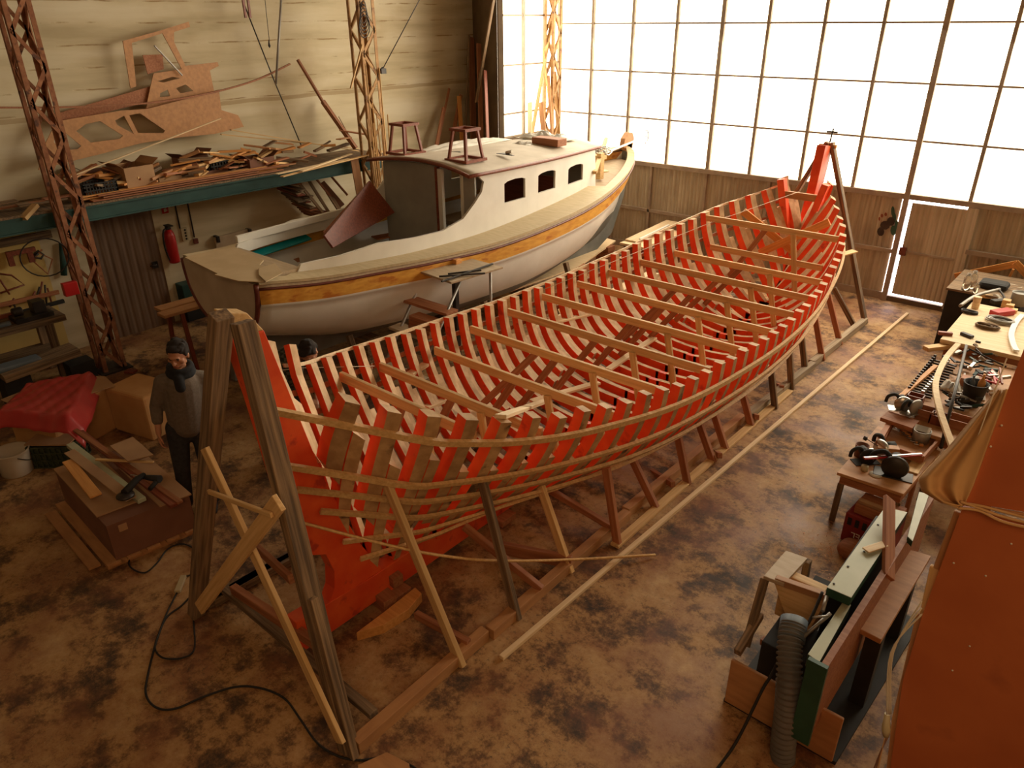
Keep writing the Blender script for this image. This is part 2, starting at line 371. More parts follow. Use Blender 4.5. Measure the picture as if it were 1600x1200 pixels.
bm = NB(); box(bm, -2.965, WY-.09, 0, -2.885, WY-.03, 6.6); struct('trim_2', bm, M['frame'])   # broad meeting post
# glazed bays of the far wall: bars at the photographed positions
bars = [-9.93, -9.13, -8.22, -7.30, -6.42, -5.60, -4.68, -3.79, -2.94, -2.05, -1.15, -.25, .65, 1.55, 2.45]
rows = [ZS, 2.57, 3.39, 4.22, 5.05, 5.88, 6.6]
bays = [(0, 4), (4, 8), (8, 11), (11, 14)]
for i, (a, b_) in enumerate(bays):
    bm = NB(); box(bm, bars[a], WY+.03, rows[0], bars[b_], WY+.04, rows[-1]); wn = struct('window_%d' % (i+1), bm, M['pane'])
    bm = NB()
    for k in range(a, b_+1 if b_ == 14 else b_):
        w_ = .035 if k == a else .026
        box(bm, bars[k]-w_, WY-.035, rows[0], bars[k]+w_, WY+.025, rows[-1])
    for z in rows: box(bm, bars[a]+.03, WY-.02, z-.014, bars[b_]-.03, WY+.022, z+.014)
    obj('window_frame', bm, M['frame'], wn)
# side glazing and dark return panel in the left corner
bm = NB(); hexa(bm, [(WX, 12.05, 0), (LX, 11.22, 0), (LX+.05, 11.3, 0), (WX, 12.2, 0), (WX, 12.05, 7.4), (LX, 11.22, 7.4), (LX+.05, 11.3, 7.4), (WX, 12.2, 7.4)]); struct('wall_return', bm, M['darkwall'])
bm = NB(); box(bm, LX-.06, 11.25, 2.2, LX-.05, WY, 6.6); wn = struct('window_5', bm, M['pane'])
bm = NB()
for y in (11.27, 11.97, 12.62, WY): box(bm, LX-.05, y-.03, 2.2, LX+.0, y+.03, 6.6)
for z in (2.22, 2.65, 3.52, 4.37, 5.2, 6.0): box(bm, LX-.045, 11.25, z-.016, LX-.005, WY, z+.016)
obj('window_frame', bm, M['frame'], wn)
bm = NB(); box(bm, LX-.08, 11.24, 0, LX, WY, 2.2); struct('wall_side', bm, M['darkwall'])
# outer door leaf, with daylight round it
bm = NB(); box(bm, -2.835, WY-.03, .13, -2.03, WY+.03, 1.64); dr = struct('door_1', bm, M['leaf'])
bm = NB(); box(bm, -2.885, WY-.05, 0, -1.90, WY-.01, .085); obj('threshold', bm, M['darkwall'], dr)
bm = NB(); box(bm, -2.83, WY-.05, .84, -2.05, WY-.03, .875); obj('rail', bm, M['frame'], dr)
bm = NB(); box(bm, -2.05, WY-.055, .05, -1.90, WY-.01, 1.68); obj('stile', bm, M['leaf'], dr)
bm = NB(); box(bm, -2.86, WY-.075, .80, -2.76, WY-.03, .93); obj('lock', bm, M['maroon'], dr)
bm = NB(); box(bm, -3.1, WY+.30, 0, -1.93, WY+.34, 1.75); o = struct('window_6', bm, M['daygap'])        # glowing panel added outside, gives the daylight in the door gaps
# side door under the shelf
bm = NB(); box(bm, WX, 3.95, 0, WX+.05, 4.86, 1.98); dr = struct('door_2', bm, M['slab'])
bm = NB(); box(bm, WX+.05, 4.70, .92, WX+.08, 4.78, 1.02); tube(bm, [(WX+.08, 4.74, .98), (WX+.12, 4.74, .98), (WX+.12, 4.64, .98)], .01); obj('door_handle', bm, M['dark'], dr)
bm = NB(); box(bm, WX, 4.86, 0, WX+.06, 4.94, 2.05); box(bm, WX, 3.70, 0, WX+.06, 3.95, 2.05); obj('door_frame', bm, M['wall'], dr)
# the rest of the hall: behind and beside the camera, and the roof
bm = NB(); box(bm, 5, -4, 0, 5.2, WY+1, 7.4); struct('wall_right', bm, M['wall'])
bm = NB(); box(bm, WX, -4.2, 0, 5, -4, 7.4); struct('wall_near', bm, M['darkwall'])
bm = NB(); box(bm, WX, WY, 6.6, 5, WY+.1, 7.4); struct('wall_gable', bm, M['clad'])
bm = NB(); box(bm, 2.45, WY, ZS, 5, WY+.06, 6.6); struct('wall_far_end', bm, M['clad'])
bm = NB(); box(bm, WX-.3, -4.2, 7.4, 5.2, WY+1, 7.6); struct('ceiling', bm, M['roof'])
# ------------------------------------------------------------------ the red ribbed hull
XC = -3.91
SH = [(2.3, .38, 2.22), (2.8, .64, 1.96), (3.2, .86, 1.83), (3.6, 1.02, 1.73), (4.0, 1.13, 1.65), (4.4, 1.21, 1.59), (4.8, 1.28, 1.535), (5.2, 1.33, 1.49), (5.6, 1.36, 1.455), (6.0, 1.38, 1.43), (6.8, 1.41, 1.405), (7.2, 1.415, 1.405), (7.6, 1.41, 1.415), (8.0, 1.395, 1.435), (8.4, 1.36, 1.46), (8.8, 1.31, 1.51), (9.2, 1.25, 1.565), (9.6, 1.17, 1.63), (10.0, 1.06, 1.70), (10.4, .89, 1.80), (10.8, .65, 1.90), (11.2, .40, 2.02), (11.5, .18, 2.13)]
TB = [(a, b) for a, b, c in SH]; TZ = [(a, c) for a, b, c in SH]
ZR = [(2.15, 2.5), (2.39, 1.40), (2.61, .71), (2.80, .36), (3.2, .32), (9.7, .32), (10.3, .38), (10.8, .58), (11.2, .92), (11.45, 1.5), (11.6, 1.9)]
AA = {'a1': [(2.4, .15), (3.5, .30), (5, .60), (7, .76), (9, .64), (10.2, .38), (11.2, .1)],
      'h1': [(2.4, .40), (3.5, .18), (5, .05), (7, .02), (9, .05), (10.2, .18), (11.2, .4)],
      'a2': [(2.4, .62), (3.5, .80), (5, .95), (7, .98), (9, .95), (10.2, .88), (11.2, .6)],
      'h2': [(2.4, .70), (3.5, .58), (5, .42), (7, .38), (9, .40), (10.2, .50), (11.2, .75)]}
def sec(y, t):
    """half section: t=0 at the keel rabbet, 1 at the rib head -> (half breadth, z)"""
    b = smooth_tab(y, TB); zs = smooth_tab(y, TZ); zr = interp(y, ZR); k = .055
    h = zs-zr; a1, h1, a2, h2 = [smooth_tab(y, AA[q]) for q in ('a1', 'h1', 'a2', 'h2')]
    P = [(k, zr), (k+(b-k)*a1, zr+h*h1), (b*a2, zr+h*h2), (b, zs)]; u = 1-t
    w_ = (u**3, 3*u*u*t, 3*u*t*t, t**3)
    return sum(p[0]*q for p, q in zip(P, w_)), sum(p[1]*q for p, q in zip(P, w_))
def sec_n(y, t):
    a = Vector(sec(y, max(0, t-.01))); b = Vector(sec(y, min(1, t+.01))); d = (b-a).normalized(); return Vector((-d[1], d[0]))   # inward normal (x,z)
def hullp(y, t, s, off=0.):
    x, z = sec(y, t); n = sec_n(y, t); return Vector((XC+s*(x+n[0]*off), y, z+n[1]*off))
def t_at_z(y, z):
    lo, hi = 0., 1.
    for _ in range(30):
        m = (lo+hi)/2
        if sec(y, m)[1] < z: lo = m
        else: hi = m
    return lo
hull = thing('ribbed_boat_hull', 'unplanked red painted wooden hull of bare ribs standing on its keel', 'boat', (XC, 7, 0))
def rib_strip(bm, y0, y1, s, t0, t1, mold=.10, ext=0., n=14):
    prev = None
    for i in range(n+1):
        t = t0+(t1-t0)*i/n; m_ = mold*(1.15-.3*t)
        o0, i0, i1, o1 = [hullp(yy, t, s, of) for yy, of in ((y0, 0), (y0, m_), (y1, m_), (y1, 0))]
        if ext and i == n:
            for q in (o0, i0, i1, o1): q.z += ext
        r = [bm.verts.new(q) for q in (o0, i0, i1, o1)]
        if prev:
            for k in range(4):
                f = bm.faces.new((prev[k], prev[(k+1) % 4], r[(k+1) % 4], r[k])); f.material_index = 1 if k in (0, 2) else 1
                f.material_index = {1: 0, 3: 2}.get(k, 1)
        else: bm.faces.new(r[::-1]).material_index = 0
        prev = r
    bm.faces.new(prev).material_index = 0
RM2 = [M['rib_edge'], M['redpaint'], M['rib_outer']]
# faces running fore-and-aft wise (k=0: y0 side, k=2: y1 side) are painted, inner and outer edges bare
NF = 39; y_first, y_last = 2.51, 11.26; SP = (y_last-y_first)/(NF-1)
for i in range(NF):
    y = y_first+SP*i; rnd = random.Random(i)
    sd = .054 if i > 4 else .066
    bm = NB(); tj = .74+rnd.uniform(-.05, .04)
    for s in (-1, 1): rib_strip(bm, y, y+sd, s, 0.0, tj, mold=.092, n=14)
    if 2 < i < NF-4:                              # floor timber across the keel
        a = hullp(y, .0, -1, 0); x_, z_ = sec(y, .12)
        box(bm, XC-.09, y, interp(y, ZR)-.02, XC+.09, y+sd, interp(y, ZR)+.10, 1)
    fr = obj('frame', bm, RM2, hull)
    for s in (-1, 1):
        t0 = .30+rnd.uniform(-.06, .06); ex = rnd.uniform(-.012, .025)
        if i in (0, 1) and s < 0: ex = .16
        if i == NF-1: ex = .10
        bm = NB(); rib_strip(bm, y-sd-.022, y-.007, s, t0, 1.0, ext=ex, n=12); obj('top_timber', bm, RM2, fr)
# keel, sternpost and deadwood, stem: outlines in the centre plane, real thickness
def cplane(name, pts, th, mt, parent=hull, xo=0, bevel=.006):
    bm = NB(); plate(bm, pts, [], lambda u, v, w_: Vector((XC+xo-th/2+w_, u, v)), th); return obj(name, bm, mt, parent, bevel=bevel)
cplane('keel', [(2.03, .07), (10.3, .07), (10.75, .22), (11.1, .50), (11.0, .66), (10.6, .42), (10.2, .33), (2.75, .33), (2.03, .37)], .13, M['redpaint'])
cplane('sternpost', [(1.95, 2.66), (2.02, 2.19), (2.08, 1.62), (2.11, 1.23), (2.13, .93), (2.235, .86), (2.36, .79), (2.41, .60), (2.39, .44), (2.33, .34), (2.85, .33), (2.66, .72), (2.44, 1.40), (2.17, 2.62)], .12, M['redpaint'])
cplane('sternpost_head', [(1.94, 2.80), (1.95, 2.66), (2.17, 2.62), (2.08, 2.76)], .12, M['pine'])
cplane('stem', [(10.95, .42), (11.35, .80), (11.62, 1.45), (11.80, 2.05), (11.92, 2.55), (11.60, 2.60), (11.50, 2.0), (11.38, 1.5), (11.18, .98), (10.85, .60)], .13, M['redpaint'])
# breast hook region: wide inner stem timbers and short cant frames at the bow
bm = NB()
for s in (-1, 1): beam(bm, (XC+s*.02, 11.15, .85), (XC+s*.33, 11.12, 2.14), .10, .12, (0, 1, 0))
obj('cant_frame', bm, M['redpaint'], hull)
timber('breast_hook', (XC-.30, 11.10, 1.93), (XC+.30, 11.10, 1.93), .05, .10, M['ply'], hull)
# ribbands: bent battens nailed round the outside of the ribs
def batten(name, s, tz, y0, y1, w_, h_, mt, off=0., n=60, parent=hull, tail=None):
    bm = NB(); prev = None
    for i in range(n+1):
        y = y0+(y1-y0)*i/n; t = tz(y); p = hullp(y, t, s, -off); nn = sec_n(y, t)
        nx = Vector((s*nn[0], 0, nn[1])); tg = Vector((s*-nn[1]*-1, 0, nn[0]))
        up = Vector((-nx.z, 0, nx.x)); 
        r = [bm.verts.new(q) for q in (p-up*h_/2, p+up*h_/2, p+up*h_/2-nx*w_, p-up*h_/2-nx*w_)]
        if prev:
            for k in range(4): bm.faces.new((prev[k], prev[(k+1) % 4], r[(k+1) % 4], r[k]))
        else: bm.faces.new(r[::-1])
        prev = r
    bm.faces.new(prev); return obj(name, bm, mt, parent)
def below(d): return lambda y: t_at_z(y, smooth_tab(y, TZ)-d)
batten('sheer_batten', -1, below(-.0), 2.62, 11.3, .018, .030, M['pale'], .0)
batten('ribband', -1, below(.20), 2.3, 11.2, .025, .045, M['redwood'])
batten('ribband', -1, below(.36), 2.3, 11.2, .025, .045, M['redwood'])
def line_tz(tab): return lambda y: t_at_z(y, smooth_tab(y, tab))
def ribband(start, tz, y0, y1, w_, h_, mt):
    """bent batten: starts on the deadwood or sternpost at a photographed point, then lies on the ribs"""
    P0 = atX(start[0], start[1], XC+.075); pts = [P0, lerp(P0, hullp(y0, tz(y0), 1, -.02), .5)]
    n = int((y1-y0)/.25); pts += [hullp(y0+(y1-y0)*i/n, tz(y0+(y1-y0)*i/n), 1, -.018) for i in range(n+1)]
    sp_ = spline(pts, 3); bm = NB(); prev = None
    for i, p in enumerate(sp_):
        d = (sp_[min(i+1, len(sp_)-1)]-sp_[max(i-1, 0)]).normalized(); y = max(2.6, min(11.3, p.y)); nn = sec_n(y, tz(y)); nx = -Vector((nn[0], 0, nn[1])); nx = (nx-d*nx.dot(d)).normalized(); up = d.cross(nx).normalized()
        r = [bm.verts.new(q) for q in (p-up*h_/2, p+up*h_/2, p+up*h_/2+nx*w_, p-up*h_/2+nx*w_)]
        if prev:
            for k in range(4): bm.faces.new((prev[k], prev[(k+1) % 4], r[(k+1) % 4], r[k]))
        else: bm.faces.new(r[::-1])
        prev = r
    bm.faces.new(prev); return obj('ribband', bm, mt, hull)
def lerp(a, b_, t): return Vector(a)*(1-t)+Vector(b_)*t
ribband((410, 636), below(.17), 2.9, 11.3, .030, .050, M['pine'])
ribband((440, 725), line_tz([(2.3, 1.42), (3.2, 1.25), (4.2, 1.12), (5.5, 1.02), (7, .97), (8.5, 1.05), (9.8, 1.25), (11.0, 1.6)]), 2.9, 10.9, .028, .045, M['pine'])
ribband((463, 763), line_tz([(2.4, 1.24), (3.2, 1.06), (4.2, .92), (5.5, .80), (7, .74), (8.5, .82), (9.8, 1.02), (11.0, 1.35)]), 2.95, 9.5, .028, .040, M['pine'])
ribband((500, 797), line_tz([(2.45, 1.04), (3.2, .86), (4.2, .72), (5.5, .62), (7, .58), (8.5, .62), (9.8, .8), (11.0, 1.1)]), 3.0, 8.6, .028, .040, M['pine'])
ribband((535, 845), line_tz([(2.65, .74), (3.2, .66), (4.2, .56), (5.0, .50), (7, .46)]), 3.1, 5.6, .025, .036, M['pine'])
ribband((562, 872), line_tz([(2.75, .56), (3.2, .50), (4.2, .43), (5.0, .40), (7, .40)]), 3.3, 4.8, .025, .036, M['pine'])
# long loose lath springing away from the stern
pts = [atX(455, 812, -3.80), atX(600, 850, -3.45), atX(690, 868, -3.25), atX(780, 876, -3.1), atX(900, 874, -2.85), G(1024, 867, .03)]
bm = NB(); tube(bm, spline(pts, 8), .012, 4); obj('loose_lath', bm, M['pine'], hull)
# cross spalls with their diagonal braces
SPALLS = [((1096, 340), (1320, 375)), ((1110, 386), (1285, 419)), ((1054, 397), (1286, 441)), ((1001, 412), (1272, 466)), ((950, 427), (1252, 494)), ((902, 444), (1208, 520)), ((848, 465), (1167, 549)), ((794, 488), (1109, 580)), ((736, 516), (1041, 613)), ((680, 550), (962, 648))]
def sym(L_, R_):
    a1 = ray(*L_); a2 = ray(*R_); a1 = a1/a1.y; a2 = a2/a2.y; y = 2*XC/(a1.x+a2.x); return y, CAMZ+(a1.z+a2.z)/2*y, (a2.x-a1.x)*y/2
sp = [sym(*q) for q in SPALLS]+[(3.80, 1.50, .93), (3.25, 1.66, .76)]
floor_z = lambda y, dx: None
def onhull(y, dx):
    lo, hi = 0., 1.
    for _ in range(30):
        m = (lo+hi)/2
        if sec(y, m)[0] < abs(dx): lo = m
        else: hi = m
    return Vector((XC+dx, y, sec(y, lo)[1]+.09))
for i, (y, z, hb) in enumerate(sp):
    timber('cross_spall', (XC-hb, y, z), (XC+hb, y, z), .035, .085, M['pine'], hull)
    if i == 1: continue
    k = min(1, hb/1.2)
    a = (XC-.05*k, y+.03, z-.02); timber('diagonal_brace', a, onhull(y+.05, -.62*k), .07, .03, M['redwood'], hull, up=(0, 1, 0))
    a = (XC+.42*k, y-.03, z-.02); timber('diagonal_brace', a, onhull(y-.05, .62*k), .07, .03, M['pine'], hull, up=(0, 1, 0))
    if i in (4, 8):
        a = (XC-.30*k, y+.05, z-.02); timber('diagonal_brace', a, onhull(max(3, y-.35), -.80*k), .07, .03, M['redwood'], hull, up=(0, 1, 0))
# bow X brace
timber('diagonal_brace', (XC-.62, 10.55, 1.72), (XC+.25, 11.0, 1.02), .11, .03, M['orangewood'], hull, up=(0, 1, 0))
timber('diagonal_brace', (XC+.62, 10.62, 1.74), (XC-.42, 10.7, 1.05), .11, .03, M['orangewood'], hull, up=(0, 1, 0))
# pale working planks inside the hull
def inplank(a, b_, i):
    def hit(p):
        best = None
        for k in range(200):
            y = 3+8*k/200; q = atY(p[0], p[1], y); dx = q.x-XC; b2 = smooth_tab(y, TB)
            if abs(dx) < b2:
                h = onhull(y, dx).z
                d_ = abs(q.z-h)
                if best is None or d_ < best[0]: best = (d_, q)
        return best[1]+Vector((0, 0, .02))
    timber('working_plank', hit(a), hit(b_), .085, .03, M['pale'], None, label=['pale plank lying on the ribs inside the hull near its middle', 'pale plank on the ribs inside the hull under the middle cross bars', 'pale short plank across the ribs low inside the hull', 'pale plank lying inside the hull towards the stern', 'pale stub of plank nailed between two ribs near the stern', 'pale short plank across the port ribs near the stern'][i], cat='plank')
for i, (a, b_) in enumerate([((855, 508), (925, 492)), ((950, 580), (1022, 530)), ((830, 630), (935, 600)), ((782, 655), (855, 628)), ((640, 588), (665, 572)), ((665, 640), (695, 628))]): inplank(a, b_, i)
# chock blocks along the keel
for i, y in enumerate([2.95, 4.3, 5.7, 7.1, 8.5, 9.8]):
    bm = NB(); box(bm, XC-.16, y-.10, 0, XC+.16, y+.10, .068)
    o = obj('keel_block', bm, M['redwood'], bevel=.006); tag(o, 'wooden chock block under the red keel, %s from the stern' % ['first', 'second', 'third', 'fourth', 'fifth', 'sixth'][i], 'wood block')
bm = NB(); pl = [G(545, 1002), G(608, 962), G(657, 935), G(648, 962), G(590, 996)]
bm2 = NB(); plate(bm2, [(p.x, p.y) for p in [G(558, 1002), G(600, 970), G(650, 930), G(660, 940), G(640, 965), G(600, 990)]], [], lambda u, v, w_: Vector((u, v, w_)), .09)
bm.free(); tag(obj('wedge_board', bm2, M['orangewood'], bevel=.006), 'pointed reddish offcut of plank lying on floor beside the aft keel', 'wood offcut')
a = G(600, 925, .0)
for i, (p, q, w_, h_) in enumerate([((578, 925), (612, 955), .13, .13), ((590, 905), (625, 935), .10, .10)]):
    P, Q = G(*p), G(*q); P.z = Q.z = h_/2+(.0 if i == 0 else .13)
    timber('chock', P, Q, w_, h_, M['redwood'], label=['square reddish chock on the floor by the aft end of the red keel', 'smaller reddish chock on top of another beside the red keel'][i], cat='wood block')

# ------------------------------------------------------------------ A-frames, shores, floor rails
af = thing('stern_trestle', 'tall dark A-frame of weathered beams straddling the sternpost of the red hull', 'trestle', (XC, 1.8, 0))
L0, R0 = G(308, 962), G(545, 1172); APX = Vector((XC, 1.88, 2.86))
timber('leg', L0+Vector((0, 0, .02)), atY(346, 492, 1.84), .09, .11, M['oldwood'], af, up=(0, 1, 0))
timber('leg', R0+Vector((0, 0, .02)), atY(379, 503, 1.84), .11, .085, M['oldwood'], af, up=(1, 0, 0))
timber('leg', R0+Vector((.07, -.02, .02)), lerp(R0, atY(379, 503, 1.84), .42)+Vector((.04, -.02, 0)), .05, .08, M['oldwood'], af, up=(1, 0, 0))
def lerp(a, b_, t): return Vector(a)*(1-t)+Vector(b_)*t
LT, RT = lerp(L0, APX, .52), lerp(R0, APX, .52)
yf = 1.68
timber('long_brace', atY(320, 700, yf), atY(533, 1160, yf-.03), .085, .03, M['pine'], af, up=(0, 1, 0))
timber('cross_brace', atY(312, 950, yf-.05), atY(436, 785, yf-.05), .10, .03, M['pine'], af, up=(0, 1, 0))
timber('batten', atY(326, 768, yf-.08), atY(425, 805, yf-.08), .03, .02, M['pine'], af, up=(0, 1, 0))
timber('tie', G(365, 920, .15), G(500, 1010, .30), .06, .08, M['redwood'], af)
timber('raking_brace', atY(390, 845, 2.2), atY(455, 905, 2.0), .04, .07, M['redwood'], af)
timber('sole_piece', (L0.x-.05, L0.y-.02, .035), (L0.x+.05, L0.y+1.3, .035), .10, .07, M['oldwood'], af)
bow = thing('bow_trestle', 'slender A-frame holding up the stem at the far end of the red hull', 'trestle', (XC, 11.85, 0))
BA = atX(1292, 224, XC+.02)+Vector((0, .12, 0)); RF = G(1352, 506)
timber('leg', RF, BA+Vector((.03, 0, 0)), .06, .11, M['oldwood'], bow, up=(0, 1, 0))
timber('leg', (2*XC-RF.x, RF.y, 0), BA-Vector((.03, 0, 0)), .06, .11, M['oldwood'], bow, up=(0, 1, 0))
timber('collar', BA+Vector((-.14, -.02, -.05)), BA+Vector((.12, -.02, -.05)), .05, .05, M['pine'], bow)
bm = NB(); tube(bm, [BA, BA+Vector((.02, 0, .20))], .012); tube(bm, [BA+Vector((-.07, 0, .15)), BA+Vector((.09, 0, .15))], .014); obj('steel_pin', bm, M['dark'], bow)
timber('gusset', atY(1315, 398, 10.9), atY(1336, 392, 11.1), .12, .02, M['pine'], bow)
rails = thing('ground_rail', 'long squared floor timber under the feet of the starboard props', 'timber', (-2.92, 2, 0))
pr = [(-2.93, 1.80), (-2.95, 3.1), (-2.97, 5.1), (-2.93, 7.6), (-2.87, 9.6), (-2.83, 11.75)]
for i, (a, b_) in enumerate(zip(pr[:-1], pr[1:])):
    timber('rail_length', (a[0]+(.03 if i % 2 else 0), a[1], .05), (b_[0]+(.03 if i % 2 else 0), b_[1]-.02, .05), .085, .10, M['ply'] if i < 3 else M['greywood'], rails)
r2 = timber('ground_rail', (-4.90, 1.9, .035), (-4.93, 11.6, .035), .09, .07, M['oldwood'], label='long floor timber on the far, port side of the red hull', cat='timber')
ORD = ['first', 'second', 'third', 'fourth', 'fifth', 'sixth', 'seventh', 'eighth', 'ninth', 'tenth', 'eleventh', 'twelfth', 'thirteenth', 'fourteenth', 'fifteenth', 'sixteenth', 'seventeenth', 'eighteenth']
SHO = [((600, 745), (713, 1035), 'pine'), ((752, 745), (800, 962), 'oldwood'), ((843, 755), (883, 890), 'pine'), ((947, 730), (957, 848), 'redwood'), ((988, 718), (1018, 792), 'redwood'), ((1060, 690), (1067, 754), 'redwood'), ((1093, 667), (1107, 720), 'redwood'), ((1117, 657), (1127, 701), 'redwood'), ((1160, 622), (1167, 665), 'redwood'), ((1204, 580), (1204, 636), 'oldwood'), ((1232, 552), (1230, 606), 'oldwood'), ((1251, 530), (1252, 581), 'oldwood'), ((1272, 497), (1279, 561), 'redwood'), ((1292, 463), (1307, 537), 'redwood'), ((1303, 450), (1330, 510), 'oldwood')]
for i, (tp, ft, mt) in enumerate(SHO):
    F = G(*ft); F.z = .0; T_ = atY(tp[0], tp[1], F.y); 
    if F.y < 11.2:                                # carry the prop up its own line until it meets the ribs
        k = 1.
        while k < 2.2:
            q = lerp(F, T_, k)
            if q.z >= smooth_tab(F.y, TZ)-.05 or q.x-XC-.04 <= sec(F.y, t_at_z(F.y, q.z))[0]: break
            k += .02
        T_ = lerp(F, T_, k)
    timber('shore', F+Vector((.055, 0, 0)), T_, .045, .075, M[mt], label='%s prop leaning under the starboard side of the red hull, %s from the stern' % ({'pine': 'yellow', 'oldwood': 'dark weathered', 'redwood': 'reddish'}[mt], ORD[i]), cat='prop', group='starboard props')
DG = [((725, 822), (846, 920)), ((858, 765), (960, 826)), ((990, 720), (1052, 757)), ((1093, 690), (1125, 712)), ((1148, 632), (1183, 652)), ((1195, 590), (1222, 606)), ((650, 960), (733, 1005)), ((765, 852), (893, 878))]
for i, (tp, ft) in enumerate(DG):
    F = G(ft[0], ft[1], .10)
    if i == 6: T_ = G(tp[0], tp[1], .10)
    elif i == 7: T_ = G(tp[0], tp[1], .12)
    else: T_ = atX(tp[0], tp[1], XC+.35)
    timber('raking_strut', T_, F, .05, .06 if i < 7 else .12, M['redwood'], label='raking strut from beneath the red hull down to the floor rail, %s from the stern' % ORD[i] if i < 6 else ['low cross timber on the floor beneath the aft ribs', 'wide reddish board lying under the aft hull against the rail'][i-6], cat='strut')
# port props
for i in range(8):
    y = 3.2+1.05*i; F = Vector((-4.92, y, .0)); T_ = hullp(y, .62, -1, -.03)
    timber('shore', F, T_, .045, .075, M['redwood'], label='prop under the shadowed port side of the red hull, %s from the stern' % ORD[i], cat='prop', group='port props')
timber('floor_tie', (-4.9, 2.02, .09), (-3.0, 2.02, .09), .07, .05, M['oldwood'], label='cross timber on the floor between the feet of the stern A-frame', cat='timber')
# long planks lying on the open floor
A_, B_ = G(783, 1028, .02), G(1418, 490, .02)
timber('long_plank', A_, B_, .045, .035, M['pale'], label='very long thin pale batten lying on the open floor beside the rail', cat='plank')
timber('long_plank', G(960, 853, .02)+Vector((.0, 0, 0)), G(1240, 612, .02)-Vector((.05, 0, 0)), .09, .03, M['pine'], label='pale plank lying on floor against the very long batten', cat='plank')

bm = NB(); tube(bm, [atY(1247, 300, 11.1), atY(1100, 352, 9.9), atY(985, 398, 8.3), atY(850, 452, 6.6)], .004, 5); tag(obj('string_line', bm, M['string']), 'thin pale string stretched lengthwise over the red hull toward the bow', 'string')
bm = NB(); tube(bm, [atY(428, 580, 2.7), atY(470, 575, 3.0), atY(585, 572, 3.6)], .003, 5); tube(bm, [atY(581, 567, 3.6), atY(583, 625, 3.6)], .003, 5); tag(obj('string_line', bm, M['string']), 'thin string tied between the ribs near the sternpost', 'string')
# ------------------------------------------------------------------ the white boat
BX = -7.83
WB = [(3.98, .79), (4.5, .93), (5, 1.05), (6, 1.25), (7, 1.38), (8, 1.42), (9, 1.38), (10, 1.20), (11, .90), (11.6, .66), (12.0, .46), (12.3, .25), (12.45, .05)]
WZ = [(3.98, 1.76), (4.65, 1.69), (5.4, 1.665), (6.2, 1.64), (7.3, 1.63), (8.76, 1.70), (9.98, 1.77), (11.2, 1.88), (12.0, 1.99), (12.45, 2.10)]
WK = [(3.98, 1.02), (4.6, .82), (5.5, .60), (7, .48), (9, .44), (10.5, .46), (11.4, .56), (11.9, .80), (12.2, 1.15), (12.35, 1.55), (12.45, 2.02)]
WA = {'a1': [(4, .72), (5.5, .72), (8, .78), (10, .5), (11.5, .2), (12.4, .1)], 'h1': [(4, .03), (6, .02), (8, .02), (10, .12), (11.5, .25), (12.4, .3)],
      'a2': [(4, 1.0), (8, 1.03), (10, .98), (11.5, .78), (12.4, .6)], 'h2': [(4, .45), (8, .42), (10, .45), (11.5, .6), (12.4, .7)]}
def wsec(y, t):
    b = smooth_tab(y, WB); zs = smooth_tab(y, WZ); zr = smooth_tab(y, WK); k = min(.04, b*.8); h = zs-zr
    a1, h1, a2, h2 = [interp(y, WA[q]) for q in ('a1', 'h1', 'a2', 'h2')]
    P = [(k, zr), (k+(b-k)*a1, zr+h*h1), (b*a2, zr+h*h2), (b, zs)]; u = 1-t; w_ = (u**3, 3*u*u*t, 3*u*t*t, t**3)
    return sum(p[0]*q for p, q in zip(P, w_)), sum(p[1]*q for p, q in zip(P, w_))
def wt_at(y, z):
    lo, hi = 0., 1.
    for _ in range(26):
        m = (lo+hi)/2
        if wsec(y, m)[1] < z: lo = m
        else: hi = m
    return lo
wb = thing('white_fishing_boat', 'white wooden cabin boat with yellow strake and wheelhouse under construction', 'boat', (BX, 8, 0))
NY = 64; ys = [3.98+(12.45-3.98)*i/NY for i in range(NY+1)]
grey_z = [(3.9, .78), (6, .82), (8, .86), (10, .90), (11.4, .95), (12.5, 1.0)]
bm = NB(); rings = []
for y in ys:
    zs = smooth_tab(y, WZ); zk = smooth_tab(y, WK); dy_ = .17; gz = max(zk+.02, interp(y, grey_z))
    zl = [zk]+[zk+(gz-zk)*k/6 for k in range(1, 7)]
    zt = zs-.275; zl += [gz+(zt-gz)*k/9 for k in range(1, 10)] if zt > gz else [gz]*9
    zl += [zs-.255, zs-.23, zs-.06, zs-.045, zs]
    row = []
    for s in (-1, 1):
        r = []
        for j, z in enumerate(zl):
            t = wt_at(y, min(z, zs)); x, zz = wsec(y, t)
            o_ = {16: .030, 17: .030}.get(j, 0)
            if 7 < j < 16 and j % 2 == 0: o_ = .006         # faint lap lines of the planking
            r.append(bm.verts.new((BX+s*(x+o_), y, zz)))
        row.append(r)
    rings.append(row)
nz = len(rings[0][0])
for a, b_ in zip(rings[:-1], rings[1:]):
    for s in (0, 1):
        for j in range(nz-1):
            mi = 2 if j < 6 else 0
            if j in (17,): mi = 1
            if j in (18,): mi = 3
            if j >= 19: mi = 4
            try: f = bm.faces.new((a[s][j], a[s][j+1], b_[s][j+1], b_[s][j])); f.material_index = mi; f.smooth = True
            except ValueError: pass
bmesh.ops.remove_doubles(bm, verts=bm.verts, dist=.0005)
h_o = obj('planked_hull', bm, [M['white'], M['yellow'], M['antifoul'], M['maroon'], M['decktan']], wb)
so = h_o.modifiers.new('thick', 'SOLIDIFY'); so.thickness = .03; so.offset = 0
